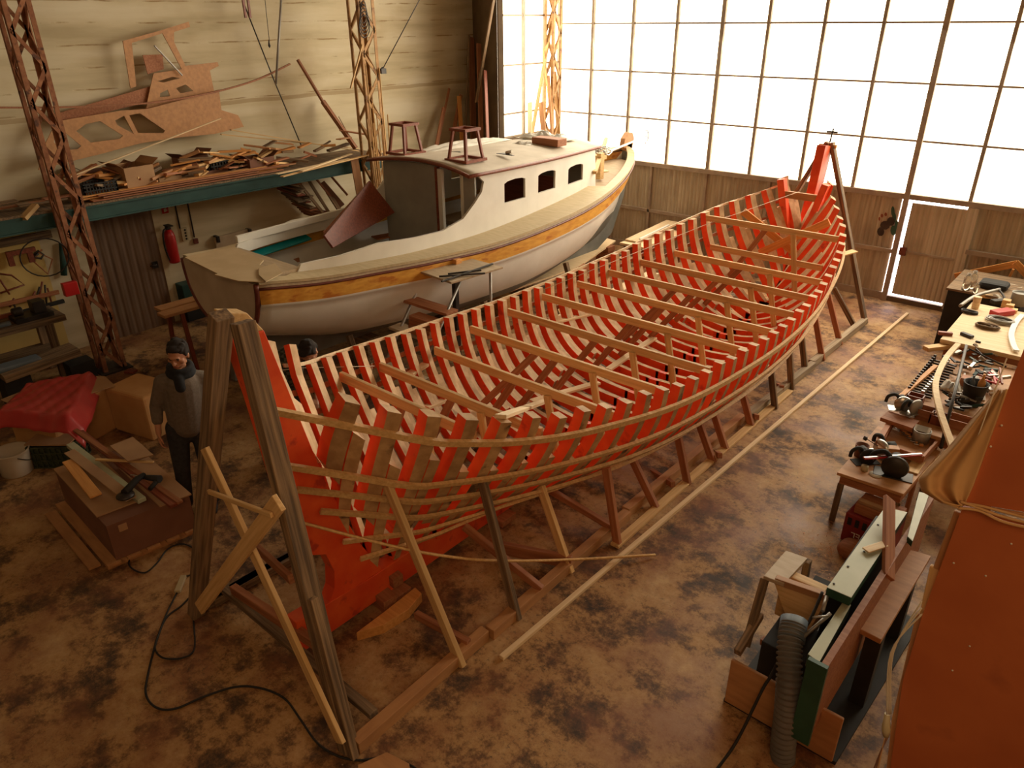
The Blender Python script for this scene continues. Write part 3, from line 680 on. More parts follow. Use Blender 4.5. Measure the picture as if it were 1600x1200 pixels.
# transom
y0 = 3.98; tp = [wsec(y0, t/20) for t in range(21)]
out = [(BX+x, z) for x, z in tp]+[(BX-x, z) for x, z in reversed(tp)]
bm = NB(); plate(bm, out, [], lambda u, v, w_: Vector((u, y0-.03+w_, v)), .05); obj('transom', bm, M['rooftan'], wb)
bm = NB()
for s in (-1, 1): tube(bm, [(BX+s*x, y0-.02, z) for x, z in tp], .030, 6)
obj('transom_edge', bm, M['maroon'], wb)
# keel and skeg below the planking, rudder tube
bm = NB(); plate(bm, [(3.90, .40), (11.5, .30), (12.05, .55), (12.40, 1.2), (12.56, 1.9), (12.60, 2.18), (12.44, 2.20), (12.36, 1.6), (12.15, 1.1), (11.8, .75), (11.3, .52), (9, .45), (6.5, .52), (4.6, .85), (4.05, 1.05), (3.95, .95)], [], lambda u, v, w_: Vector((BX-.05+w_, u, v)), .10)
obj('keel_and_stem', bm, M['antifoul'], wb)
bm = NB(); plate(bm, [(12.40, 2.05), (12.62, 2.08), (12.66, 2.25), (12.60, 2.36), (12.45, 2.38), (12.33, 2.28), (12.30, 2.14)], [], lambda u, v, w_: Vector((BX-.05+w_, u, v)), .10)
obj('stem_head', bm, M['ply'], wb, bevel=.01)
# cap rail and side decks
bm = NB(); prev = None
def cabx(y): return smooth_tab(y, [(4.2, .66), (4.6, .68), (5.2, .84), (6, .96), (7.3, .975), (8.5, .93), (9.5, .83), (10.5, .68)])
for side in (-1, 1):
    prev = None
    for y in ys:
        b = smooth_tab(y, WB); z = smooth_tab(y, WZ); wd = min(.30, b) if 4.5 < y < 10.3 else min(.13 if y > 10.3 else .16, b*.9)
        inn = max(0, b-wd) if not 4.5 < y < 10.3 else cabx(y)-.02
        r = [bm.verts.new(q) for q in ((BX+side*(b+.03), y, z), (BX+side*(b+.03), y, z+.03), (BX+side*inn, y, z+.035), (BX+side*inn, y, z+.005))]
        if prev:
            for k in range(4): bm.faces.new((prev[k], prev[(k+1) % 4], r[(k+1) % 4], r[k]))
        prev = r
obj('side_deck', bm, M['captan'], wb)
bm = NB()
for side in (-1, 1): tube(bm, [(BX+side*(smooth_tab(y, WB)+.02), y, smooth_tab(y, WZ)-.055) for y in ys], .016, 6)
obj('rubbing_strip', bm, M['maroon'], wb)
# foredeck and its bulwark lining
bm = NB(); prev = None
for y in [10.3+(12.3-10.3)*i/20 for i in range(21)]:
    b = max(.02, smooth_tab(y, WB)-.10); z = smooth_tab(y, WZ)-.16
    r = [bm.verts.new((BX-b, y, z)), bm.verts.new((BX, y, z+.05*b)), bm.verts.new((BX+b, y, z))]
    r2_ = [bm.verts.new((BX-b, y, z-.03)), bm.verts.new((BX+b, y, z-.03))]
    if prev:
        p, p2 = prev
        bm.faces.new((p[0], p[1], r[1], r[0])); bm.faces.new((p[1], p[2], r[2], r[1])); bm.faces.new((p2[0], r2_[0], r2_[1], p2[1])); bm.faces.new((p[0], r[0], r2_[0], p2[0])); bm.faces.new((p[2], p2[1], r2_[1], r[2]))
    prev = (r, r2_)
obj('foredeck', bm, M['decktan'], wb)
bm = NB(); box(bm, BX-.55, 11.25, 1.76, BX-.46, 11.35, 2.22); box(bm, BX+.30, 11.05, 1.76, BX+.39, 11.16, 2.20); box(bm, BX-.52, 11.28, 2.08, BX+.36, 11.14, 2.14); obj('samson_posts', bm, M['pine'], wb)
# cabin side / coaming plates following the deck curve
def hit_side(p):
    best = None
    for k in range(700):
        y = 4.2+6.5*k/700; q = atY(p[0], p[1], y); d_ = abs(q.x-(BX+cabx(y)))
        if best is None or d_ < best[0]: best = (d_, q)
    return (best[1].y, best[1].z)
topc = [(745, 272), (756, 284), (753, 300), (742, 318), (724, 342), (692, 361), (649, 371), (592, 380), (530, 400), (470, 413)]
eave = [hit_side((745, 273)), (8.4, 2.44), (9.4, 2.42), (10.4, 2.39)]
ou = [(10.42, 2.39), (10.46, 2.1), (10.50, 1.72)]
ou += [(y, smooth_tab(y, WZ)+.0) for y in (10.0, 9.4, 8.8, 8.2, 7.6, 7.0, 6.4, 5.8, 5.2, 4.8, 4.55)]
cv = [hit_side(p) for p in topc]
wn = []
for a, b_, c, d in (((788, 284), (821, 277), (821, 309), (790, 317)), ((841, 272), (868, 265), (869, 293), (842, 302)), ((888, 261), (911, 256), (911, 280), (888, 289))):
    A, B, C_, D = [hit_side(p) for p in (a, b_, c, d)]
    za = (A[1]+B[1])/2; zb = (C_[1]+D[1])/2; y1, y2 = A[0], B[0]
    wn.append([(y1, za-.025), (y1+.07, za), ((y1+y2)/2, za+.012), (y2-.07, za), (y2, za-.025), (y2, zb), (y1, zb)])
ou2 = ou+list(reversed(cv))[0:-1]+[eave[0]]+[(8.4, 2.44), (9.4, 2.42)]
yw = [w_[0][0] for w_ in wn]
for s, nm in ((1, 'cabin_side'), (-1, 'cabin_side')):
    bm = NB(); plate(bm, ou2, wn, lambda u, v, w_: Vector((w_, u, v)), .035)
    for k in range(45):
        bmesh.ops.bisect_plane(bm, geom=bm.verts[:]+bm.edges[:]+bm.faces[:], plane_co=(0, 4.4+.14*k, 0), plane_no=(0, 1, 0))
    for v_ in bm.verts: v_.co.x = BX+s*(cabx(v_.co.y)-v_.co.x)
    obj(nm, bm, M['white'], wb)
# roof: cambered, with mahogany edge
ry0, ry1 = eave[0][0]-.12, 10.52
def roofw(y): return cabx(y)+.045
def roofz(y): return interp(y, [(ry0, eave[0][1]+.03), (ry1, 2.43)])
bm = NB(); prev = None; nx = 14
for i in range(25):
    y = ry0+(ry1-ry0)*i/24; r = []
    for j in range(nx+1):
        u = -1+2*j/nx; r.append(bm.verts.new((BX+u*roofw(y), y-(.10*u*u if i == 0 else 0)+(.02 if i == 0 else 0), roofz(y)+.085*(1-u*u))))
    if prev:
        for j in range(nx): bm.faces.new((prev[j], prev[j+1], r[j+1], r[j]))
    prev = r
ro = obj('roof', bm, M['rooftan'], wb, smooth=True); so = ro.modifiers.new('thick', 'SOLIDIFY'); so.thickness = .035; so.offset = -1
bm = NB(); pts = []
for i in range(25): y = ry0+(ry1-ry0)*i/24; pts.append((BX+roofw(y)+.008, y-(.10 if i == 0 else 0), roofz(y)-.02))
tube(bm, pts, .024, 6); tube(bm, [(2*BX-p[0], p[1], p[2]) for p in pts], .024, 6)
tube(bm, [(BX+u/7*roofw(ry0), ry0-.10*(u/7)**2+.015, roofz(ry0)+.085*(1-(u/7)**2)-.02) for u in range(-7, 8)], .026, 6)
obj('roof_edging', bm, M['mahog'], wb)
# aft bulkhead with door opening, forward bulkhead, far side posts
yb = eave[0][0]
def bulk(name, y, x0, x1, z0, z1, mt, th=.03): 
    bm = NB(); n_ = 8
    o_ = [(x0, z0), (x1, z0)]+[(x1+(x0-x1)*k/n_, z1+.075*(1-((x1+(x0-x1)*k/n_)/ .98)**2)) for k in range(n_+1)]
    plate(bm, o_, [], lambda u, v, w_: Vector((BX+u, y+w_, v)), th); return obj(name, bm, mt, wb)
bulk('aft_bulkhead', yb, -.93, .22, .95, 2.42, M['primer']); bulk('aft_bulkhead', yb, .70, .93, .95, 2.42, M['primer'])
bm = NB(); box(bm, BX+.20, yb-.03, .95, BX+.235, yb+.04, 2.48); obj('door_post', bm, M['mahog'], wb)
bm = NB(); box(bm, BX+.24, yb-.02, .95, BX+.32, yb+.03, 2.46); box(bm, BX+.69, yb-.03, .95, BX+.72, yb+.02, 2.45); obj('door_lining', bm, M['white'], wb)
bulk('forward_bulkhead', 10.38, -.66, .66, 1.6, 2.36, M['primer'])
# cockpit: sole, inner lining
bm = NB(); prev = None
for i in range(21):
    y = 4.05+(10.3-4.05)*i/20; z = 1.02; b = wsec(y, wt_at(y, z+.02))[0]-.04
    r = [bm.verts.new((BX-b, y, z)), bm.verts.new((BX+b, y, z)), bm.verts.new((BX+b, y, z-.03)), bm.verts.new((BX-b, y, z-.03))]
    if prev:
        for k in range(4): bm.faces.new((prev[k], prev[(k+1) % 4], r[(k+1) % 4], r[k]))
    prev = r
obj('cockpit_sole', bm, M['primer'], wb)
bm = NB(); box(bm, BX-.02, 8.2, 1.02, BX+.9, 8.24, 1.7); obj('inner_partition', bm, M['mahog'], wb); bm = NB(); box(bm, BX-.75, 9.3, 1.05, BX+.7, 9.34, 2.1); obj('inner_partition', bm, M['mahog'], wb)
bm = NB(); box(bm, BX-.9, 8.25, 1.35, BX-.4, 9.3, 1.42); obj('berth', bm, M['decktan'], wb)
# stern deck boards, pale offcut sheets over the transom: things lying there
def onplane(p, z): return G(p[0], p[1], z)
def sheet(name, px, z, th, mt, label, cat='board'):
    pts = [onplane(p, z) for p in px]; bm = NB(); plate(bm, [(p.x, p.y) for p in pts], [], lambda u, v, w_: Vector((u, v, z+w_)), th)
    return tag(obj(name, bm, mt, bevel=.002), label, cat)
sheet('hardboard_sheet', [(288, 403), (365, 386), (412, 408), (402, 420), (348, 433)], 1.80, .012, M['paletan'], 'tan sheet of hardboard lying over the stern corner of the white boat')
sheet('hardboard_sheet', [(335, 430), (402, 414), (435, 425), (415, 442), (372, 440)], 1.825, .010, M['paletan'], 'torn tan hardboard offcut overlapping the bigger sheet on the white boat stern')
sheet('hardboard_sheet', [(405, 420), (430, 412), (442, 427), (416, 441), (404, 430)], 1.845, .008, M['paletan'], 'small curled tan sheet at starboard quarter of the white boat')
bm = NB(); box(bm, BX-.70, 3.98, 1.72, BX+.66, 4.62, 1.77); obj('stern_deck', bm, M['decktan'], wb)
# white inner coaming plank on the port side, turquoise board, panels standing in the cockpit
def atp(p, x): return atX(p[0], p[1], x)
timber('white_plank', (BX-.72, 4.65, 1.85), (BX-.90, 6.9, 1.86), .05, .09, M['white'], wb)
A_ = G(398, 398, 1.60); B_ = G(482, 370, 1.60)
timber('turquoise_board', A_, B_, .13, .02, M['teal'], up=(.5, -.3, 1), label='turquoise painted board lying in the white boat cockpit', cat='board')
# dark red triangular panels
def quadpanel(name, px, x0, x1, ths, mt, label):
    P = [atX(a, b_, x0+(x1-x0)*k) for (a, b_), k in px]; n = (P[1]-P[0]).cross(P[-1]-P[0]).normalized()
    bm = NB(); A = [bm.verts.new(p) for p in P]; B = [bm.verts.new(p+n*ths) for p in P]; k = len(P)
    bm.faces.new(A); bm.faces.new(B[::-1])
    for i in range(k): bm.faces.new((A[i], A[(i+1) % k], B[(i+1) % k], B[i]))
    return tag(obj(name, bm, mt, bevel=.004), label, 'panel')
quadpanel('mahogany_panel', [((578, 282), 0), ((617, 332), .2), ((521, 387), 1), ((507, 368), .9)], -8.35, -7.75, .035, M['mahog'], 'dark red wooden panel propped on its corner in the white boat cockpit')
quadpanel('mahogany_panel', [((572, 288), 0), ((585, 300), .2), ((520, 375), 1), ((505, 362), .9)], -8.50, -7.90, .025, M['redwood'], 'second reddish panel hidden behind the dark propped one in the cockpit')
def sticks(lst, name, cat, z, x, mt):
    for p, q, w_, h_, lab in lst: timber(name, G(*p, z), G(*q, z), w_, h_, M[mt], label=lab, cat=cat)
sticks([((425, 402), (470, 392), .12, .09, 'stubby brown wooden block on the cockpit sole of the white boat'), ((445, 410), (466, 405), .08, .06, 'darker block beside the stubby brown block in the cockpit')], 'wood_block', 'wood block', 1.25, 0, 'redwood')
timber('bent_offcut', G(585, 372, 1.3), G(640, 362, 1.3), .22, .02, M['redwood'], label='dark reddish board lying before the cabin bulkhead in the cockpit', cat='board')
timber('cockpit_scrap', G(500, 396, 1.05), G(535, 384, 1.05), .12, .05, M['redwood'], label='dark offcut lying on the cockpit sole near the turquoise board', cat='wood offcut')
# things on the cabin roof
def stool(loc, label, s=1., tilt=0):
    t = thing('hatch_stand', label, 'stand', loc)
    h = .42*s; b = .17*s; a = .115*s
    for sx in (-1, 1):
        for sy in (-1, 1):
            timber('leg', (loc[0]+sx*b, loc[1]+sy*b, loc[2]), (loc[0]+sx*a, loc[1]+sy*a, loc[2]+h), .035, .035, M['mahog'], t, up=(0, 1, 0))
    for z, r in ((.02, b+.02), (h, a+.02)):
        bm = NB()
        for sx in (-1, 1):
            box(bm, loc[0]+sx*r-.02, loc[1]-r-.02, loc[2]+z-.018, loc[0]+sx*r+.02, loc[1]+r+.02, loc[2]+z+.018)
            box(bm, loc[0]-r+.02, loc[1]+sx*r-.02, loc[2]+z-.018, loc[0]+r-.02, loc[1]+sx*r+.02, loc[2]+z+.018)
        obj('base_ring' if z < .1 else 'top_ring', bm, M['mahog'], t)
    return t
zr_ = 2.56
g1 = G(728, 250, 2.555); stool((g1.x, g1.y, 2.545), 'dark red slatted stand on the cabin roof nearest the camera')
g2 = G(634, 237, 2.56); stool((g2.x, g2.y, 2.53), 'dark red stand at the far edge of the cabin roof by the wall')
g3 = G(858, 218, 2.6); bm = NB(); box(bm, g3.x-.26, g3.y-.12, 2.52, g3.x+.26, g3.y+.12, 2.63); tag(obj('wood_box', bm, M['redwood'], bevel=.01), 'brown wooden box at the forward end of the cabin roof', 'box')
def crumple(name, c, sx, sy, sz, mt, label, cat, n=22, seed=1, rot=0):
    bm = NB(); rnd = random.Random(seed); g = []
    for i in range(n+1):
        r = []
        for j in range(n+1):
            u, v = i/n-.5, j/n-.5; e = max(0, 1-(2*abs(u))**3)*max(0, 1-(2*abs(v))**3)
            x = u*sx; y = v*sy; cr, sr = math.cos(rot), math.sin(rot)
            r.append(bm.verts.new((c[0]+x*cr-y*sr, c[1]+x*sr+y*cr, c[2]+.012+sz*e*(rnd.random()*.5+.5*abs(math.sin(7*u+3*v+seed))))))
        g.append(r)
    for i in range(n):
        for j in range(n): bm.faces.new((g[i][j], g[i+1][j], g[i+1][j+1], g[i][j+1]))
    o = obj(name, bm, mt, smooth=True); so_ = o.modifiers.new('t', 'SOLIDIFY'); so_.thickness = .006
    return tag(o, label, cat)
ga = G(780, 222, 2.56); crumple('crumpled_sheet', (BX-.62, 8.6, 2.51), .35, 2.1, .09, M['plasticsheet'], 'long crumpled pale sheeting along the wall side of the roof', 'sheet', seed=3)
crumple('crumpled_sheet', (BX-.05, 10.05, 2.52), .9, .5, .13, M['plasticsheet'], 'puffed translucent sheet at the forward end of the cabin roof', 'sheet', seed=5)
crumple('crumpled_sheet', (BX+.05, 9.35, 2.52), .35, .25, .05, M['plasticsheet'], 'small crumpled rag of sheeting near the brown roof box', 'sheet', seed=9)
g4 = G(792, 241, 2.56)
t = thing('hand_trowel', 'dark steel trowels with a putty blob lying on the cabin roof', 'trowel', (g4.x, g4.y, 2.55))
bm = NB(); plate(bm, [(-.16, -.05), (.16, -.07), (.17, -.03), (-.1, .05)], [], lambda u, v, w_: Vector((g4.x+u, g4.y+v, 2.56+w_)), .006); obj('blade', bm, M['dark'], t)
bm = NB(); tube(bm, [(g4.x-.02, g4.y, 2.58), (g4.x+.08, g4.y+.02, 2.60)], [.02, .028]); obj('handle', bm, M['paper'], t)
bm = NB(); plate(bm, [(-.1, -.03), (.12, -.02), (.05, .05)], [], lambda u, v, w_: Vector((G(712, 238, 2.55).x+u, G(712, 238, 2.55).y+v, 2.555+w_)), .006); tag(obj('scraper', bm, M['dark']), 'flat dark scraper lying between the two stands on the roof', 'scraper')
# loose stuff on the foredeck
for i, (p, q, w_) in enumerate([((925, 262), (945, 270), .16), ((928, 250), (950, 262), .12), ((920, 268), (935, 274), .1)]):
    timber('foredeck_scrap', G(*p, 1.78), G(*q, 1.78), w_, .05, M['pale'], label=['broad pale offcut on the foredeck of the white boat', 'pale offcut on the foredeck next to the post', 'small pale block on the foredeck by the cabin front'][i], cat='wood offcut')
timber('long_spar', (BX+.75, 10.35, 2.02), (BX-.35, 12.3, 2.25), .07, .05, M['pine'], label='pale plank laid across the bow posts of the white boat', cat='plank')
timber('steel_anchor_shank', (BX+.15, 11.5, 2.12), (BX+.25, 12.75, 2.30), .03, .03, M['steel'], label='bright steel anchor shank jutting over the bow of the white boat', cat='anchor')
bm = NB(); rnd = random.Random(4)
for k in range(16):
    c = Vector((BX-.02+rnd.uniform(-.2, .2), 11.5+rnd.uniform(-.15, .15), 2.13+rnd.uniform(0, .09)))
    lp = [c+Vector((math.cos(a)*.10*rnd.uniform(.7, 1.2), math.sin(a)*.10, .03*math.sin(2*a+k))) for a in [2*math.pi*q/10 for q in range(11)]]
    tube(bm, lp, .010, 5, cap=False)
tag(obj('coiled_chain', bm, M['steel']), 'tangled bright chain heaped between the bow posts', 'chain')
bm = NB(); c = Vector((BX+.28, 12.78, 2.30)); tube(bm, [c+Vector((0, .10*math.cos(a)-.1, .12*math.sin(a))) for a in [q*.3-1.6 for q in range(12)]], .012, 6); tag(obj('anchor_fluke', bm, M['steel']), 'curved steel anchor fluke hanging past the bow', 'anchor')
# cradle blocks and props under the white boat
for i, y in enumerate([4.4, 5.9, 7.6, 9.3, 11.0]):
    zk = interp(y, [(3.9, .40), (11.5, .30)])-.01
    bm = NB(); box(bm, BX-.22, y-.12, 0, BX+.22, y+.12, zk); tag(obj('keel_block', bm, M['oldwood'], bevel=.006), 'dark timber block under the keel of the white boat, %s from its stern' % ORD[i], 'wood block')
for i, y in enumerate([5.2, 7.2, 9.4]):
    x, z = wsec(y, wt_at(y, .78)); timber('hull_prop', (BX+x+.30, y, 0), (BX+x+.03, y, .74), .07, .07, M['oldwood'], label='dark prop under the starboard bilge of the white boat, %s from its stern' % ORD[i], cat='prop')
# ------------------------------------------------------------------ work platform between the hulls
tr = thing('work_platform', 'steel legged work platform with step boards between the two boats', 'platform', (-6.2, 6.2, 0))
PZ = 1.52
P4 = [G(645, 420, PZ), G(705, 441, PZ), G(786, 417, PZ), G(722, 400, PZ)]
bm = NB(); plate(bm, [(p.x, p.y) for p in P4], [], lambda u, v, w_: Vector((u, v, PZ-.025+w_)), .025); obj('table_top', bm, M['decktan'], tr, bevel=.003)
SX0, SX1 = P4[0].x+.08, P4[1].x-.05; yA = P4[0].y+.05; yB = P4[2].y-.1
bm = NB()
for x in (SX0, SX1): tube(bm, [(x, yA+.1, PZ-.03), (x, yA-1.05, 0)], .018)
obj('ladder_rails', bm, M['galv'], tr)
for x, nm in ((SX0, 'leg'), (SX1, 'leg')):
    bm = NB(); tube(bm, [(x, yB, PZ-.03), (x, yB, 0)], .018); obj(nm, bm, M['galv'], tr)
bm = NB(); box(bm, SX1-.35, yA+.28, 0, SX1-.29, yA+.34, PZ-.03); obj('leg', bm, M['dark'], tr)
for z, m_ in ((1.16, 'redwood'), (.86, 'decktan'), (.45, 'decktan')):
    y = yA+.1-1.15*(PZ-z)/PZ; timber('step_board', (SX0-.10, y, z), (SX1+.10, y, z), .20, .035, M[m_], tr, up=(0, 0, 1))
c = G(708, 425, PZ); c0 = G(680, 412, PZ)
bm = NB(); box(bm, c0.x-.12, c0.y-.04, PZ, c0.x+.08, c0.y+.05, PZ+.06); tag(obj('wood_block', bm, M['pine'], bevel=.004), 'short pine block on top of the work platform', 'wood block')
c1 = G(712, 411, PZ); bm = NB(); box(bm, c1.x-.06, c1.y-.05, PZ, c1.x+.06, c1.y+.05, PZ+.06); tag(obj('wood_block', bm, M['orangewood'], bevel=.004), 'orange painted block beside the pine block on the platform', 'wood block')
for i, (p, q) in enumerate([((686, 432), (758, 427)), ((690, 440), (770, 412)), ((700, 428), (752, 422))]):
    timber('bar_clamp', G(*p, PZ+.02), G(*q, PZ+.02), .025, .02, M['dark'], label=['dark bar clamp lying nearest the front edge of the platform', 'long thin dark bar laid diagonally on the platform', 'dark clamp lying behind the front one on the platform'][i], cat='clamp')
for k in range(4):
    y = yA+.1-1.15*(PZ-.86)/PZ; bm = NB(); box(bm, SX0+.25, y-.09+.01*k, .885+.055*k, SX0+.60+.02*k, y+.08+.01*k, .937+.055*k)
    tag(obj('brick_block', bm, M['redwood'], bevel=.006), 'reddish wood block in the stack on the lower step, %s from the bottom' % ORD[k], 'wood block', 'blocks stacked on the step')
# ------------------------------------------------------------------ lattice columns
def lattice(name, label, x, y, w_, z0, z1, mt, step=.38, r=.022, seed=1):
    t = thing(name, label, 'column', (x, y, z0)); bm = NB()
    cs = [(x+sx*w_/2, y+sy*w_/2) for sx, sy in ((-1, -1), (1, -1), (1, 1), (-1, 1))]
    for i, (a, b_) in enumerate(cs):
        bm = NB(); sx, sy = (1 if a < x else -1), (1 if b_ < y else -1)
        beam(bm, (a, b_, z0), (a, b_, z1), .012, .055, (0, 1, 0)); beam(bm, (a+sx*.025, b_-sy*.022, z0), (a+sx*.025, b_-sy*.022, z1), .05, .012, (0, 1, 0)); obj('corner_angle', bm, mt, t)
    for k in range(4):
        a, b_ = cs[k], cs[(k+1) % 4]; bm = NB(); n = int((z1-z0)/step); pts = []
        for i in range(n+1): q = (a, b_)[(i+k) % 2]; pts.append((q[0], q[1], z0+(z1-z0)*i/n))
        for p, q in zip(pts[:-1], pts[1:]): beam(bm, p, q, .012, .045, (0, 0, 1))
        obj('lacing', bm, mt, t)
    bm = NB(); box(bm, x-w_/2-.08, y-w_/2-.08, z0, x+w_/2+.08, y+w_/2+.08, z0+.02); obj('base_plate', bm, M['dark'], t)
    return t
lattice('lattice_column', 'rusty lattice steel column at the left edge beside the plank door', -10.28, 3.42, .25, 0, 7.3, M['rust'])
lattice('lattice_column', 'ochre lattice steel column rising between the shelf end and the white boat', -10.28, 8.35, .27, 0, 7.3, M['rustgold'], .34)
lattice('lattice_column', 'lattice steel column in front of the window corner with planks leaning on it', -9.80, 12.70, .22, 0, 7.3, M['rustgold'], .40)
bm = NB()
for k in range(5): c = Vector((-10.10, 8.25, 4.42-.05*k)); tube(bm, [c+Vector((.02*math.sin(a), .06*math.cos(a)*(1+.2*k), .16*math.sin(a))) for a in [q*math.pi/6 for q in range(13)]], .008, 5, cap=False)
tag(obj('cable_coil', bm, M['dark']), 'dark coil of cable hung high on the ochre lattice column', 'cable')
bm = NB(); tube(bm, [(-10.1, 9.9, 5.1), (-10.1, 8.56, 3.60)], .008, 5); tag(obj('stay_wire', bm, M['dark']), 'thin wire running up from the pulley on the ochre column', 'wire')
bm = NB(); lathe(bm, (-10.1, 8.55, 3.58), [(.03, -.03), (.045, 0), (.03, .03)], 10, 'X'); box(bm, -10.13, 8.50, 3.52, -10.07, 8.60, 3.60); tag(obj('pulley', bm, M['dark']), 'small dark pulley fixed to the side of the ochre lattice column', 'pulley')
# a bundle of laths strapped to the ochre column
for i in range(9):
    rnd = random.Random(i+40); y = 8.18+.04*i
    timber('lath', (-10.02+rnd.uniform(-.02, .05), y+rnd.uniform(-.05, .05), .0), (-10.05, y+rnd.uniform(-.09, .09), 3.1+rnd.uniform(-.6, .7)), .022, .012, M[rnd.choice(['pine', 'ply', 'pine'])], up=(0, 1, 0), label='thin lath standing in the bundle against the ochre lattice column', cat='lath', group='laths at the column')
for i, (y, z0_, z1_, w_) in enumerate([(8.0, 0, 2.25, .16), (8.62, 0, 2.1, .12), (8.75, 0, 2.0, .12)]):
    timber('board_offcut', (-10.10, y, z0_), (-10.3, y+.05*(i-1), z1_), w_, .02, M[['ply', 'orangewood', 'ply'][i]], up=(1, 0, 0), label=['broad tan board standing left of the ochre column foot', 'orange board standing right of the ochre column foot', 'narrower tan board furthest right at the ochre column foot'][i], cat='board')
# ------------------------------------------------------------------ high shelf along the left wall
sh = thing('wall_shelf', 'long green steel beam shelf along the left wall loaded with timber', 'shelf', (-10.9, 5.2, 2.1))
bm = NB(); box(bm, -10.47, .3, 1.98, -10.43, 8.75, 2.17); box(bm, -10.53, .3, 2.15, -10.40, 8.75, 2.17); box(bm, -10.53, .3, 1.98, -10.40, 8.75, 2.0); obj('beam', bm, M['green'], sh)
bm = NB(); box(bm, -11.34, .3, 2.17, -10.42, 8.75, 2.20); obj('deck', bm, M['oldwood'], sh)
for y in (1.2, 5.6, 8.5):
    bm = NB(); beam(bm, (-11.34, y, 2.08), (-10.48, y, 2.08), .05, .12, (0, 0, 1)); obj('bracket', bm, M['green'], sh)
# planks lying along the front edge of the shelf
rnd = random.Random(11)
for i in range(9):
    y0_ = 3.7+rnd.uniform(-.1, .3); L_ = rnd.uniform(2.2, 3.4); z = 2.215+.022*(i // 3)+.002*i; x = -10.46-.075*(i % 3)
    timber('shelf_plank', (x, y0_, z), (x+rnd.uniform(-.02, .02), y0_+L_, z+.004), .068, .018, M[['redwood', 'orangewood', 'ply'][i % 3]], label='reddish plank in the stack along the front of the wall shelf', cat='plank', group='planks on the shelf edge')
for i, (p, q, z) in enumerate([((100, 280), (345, 185), 0), ((432, 272), (545, 248), 2.24), ((440, 276), (600, 236), 2.26), ((360, 203), (560, 236), 0), ((345, 210), (560, 232), 0), ((470, 268), (550, 240), 2.28)]):
    if z: P, Q = G(*p, z), G(*q, z)
    else: P, Q = atX(p[0], p[1], -10.60-.08*i), atX(q[0], q[1], -10.75-.04*i)
    timber('pale_lath', P, Q, [.025, .07, .07, .05, .05, .06][i], .015, M['pale' if i in (0, 1, 5) else 'pine'], label=['long thin pale lath slanting across the front of the shelf load', 'pale board sticking out over the beam at the right of the shelf', 'second pale board sticking out over the beam toward the column', 'long pale batten sloping down to the right end of the shelf', 'upper pale batten sloping down to the right end of the shelf', 'shortest pale board at the right end of the shelf'][i], cat='lath')
# plywood patterns leaning on the wall
def pattern(name, px, holes, x, mt, label, th=.015, cat='plywood pattern'):
    f = lambda p: (lambda q: (q.y, q.z))(atX(p[0], p[1], x))
    bm = NB(); plate(bm, [f(p) for p in px], [[f(p) for p in h] for h in holes], lambda u, v, w_: Vector((x-w_, u, v)), th)
    return tag(obj(name, bm, mt), label, cat)
pattern('plywood_pattern', [(60, 266), (72, 222), (88, 190), (122, 184), (188, 173), (231, 170), (250, 165), (300, 152), (342, 140), (346, 172), (372, 180), (381, 198), (337, 209), (269, 216), (219, 224), (160, 240), (103, 254)],
    [[(88, 204), (103, 208), (127, 228), (122, 233), (97, 236), (84, 222)], [(119, 205), (134, 194), (156, 189), (192, 212), (187, 217), (142, 223)], [(180, 188), (194, 181), (209, 209), (184, 196)], [(202, 180), (219, 177), (258, 204), (255, 208), (216, 208)]],
    -11.02, M['ply'], 'long plywood boat side pattern with window cutouts leaning above the shelf')
pattern('plywood_pattern', [(192, 64), (250, 48), (295, 34), (297, 42), (272, 50), (272, 66), (290, 103), (340, 97), (342, 103), (328, 110), (336, 150), (343, 172), (228, 172), (232, 150), (240, 115), (284, 108), (254, 52), (206, 67), (213, 135), (204, 138)],
    [[(246, 127), (270, 120), (282, 122), (255, 129)], [(250, 146), (262, 140), (266, 150), (250, 152)], [(275, 138), (290, 132), (302, 142), (282, 146)]],
    -11.14, M['ply'], 'upright plywood frame pattern shaped like a chair above the long one')
pattern('plywood_offcut', [(223, 86), (254, 85), (256, 108), (231, 116)], [], -11.20, M['redwood'], 'small dark square of plywood behind the chair shaped pattern', cat='board')
pattern('plywood_pattern', [(80, 180), (150, 160), (235, 135), (240, 145), (228, 160), (120, 187), (82, 192)], [], -11.18, M['redwood'], 'narrow reddish pattern behind the left end of the long plywood pattern')
def mold(px, x, r, mt, label, nm='long_moulding', cat='moulding', flat=None):
    pts = spline([atX(a, b_, x) for a, b_ in px], 6); bm = NB()
    for p, q in zip(pts[:-1], pts[1:]): beam(bm, p, q, r, r*1.6, (1, 0, 0))
    return tag(obj(nm, bm, mt), label, cat)
mold([(-20, 168), (60, 168), (150, 166), (240, 160), (330, 145), (400, 125), (453, 100)], -10.98, .022, M['redwood'], 'long thin brown moulding bending across the plywood patterns')
timber('thin_stick', atX(241, 71, -11.1), atX(285, 118, -11.1), .02, .02, M['galv'], label='thin bright stick leaning behind the plywood patterns', cat='stick')
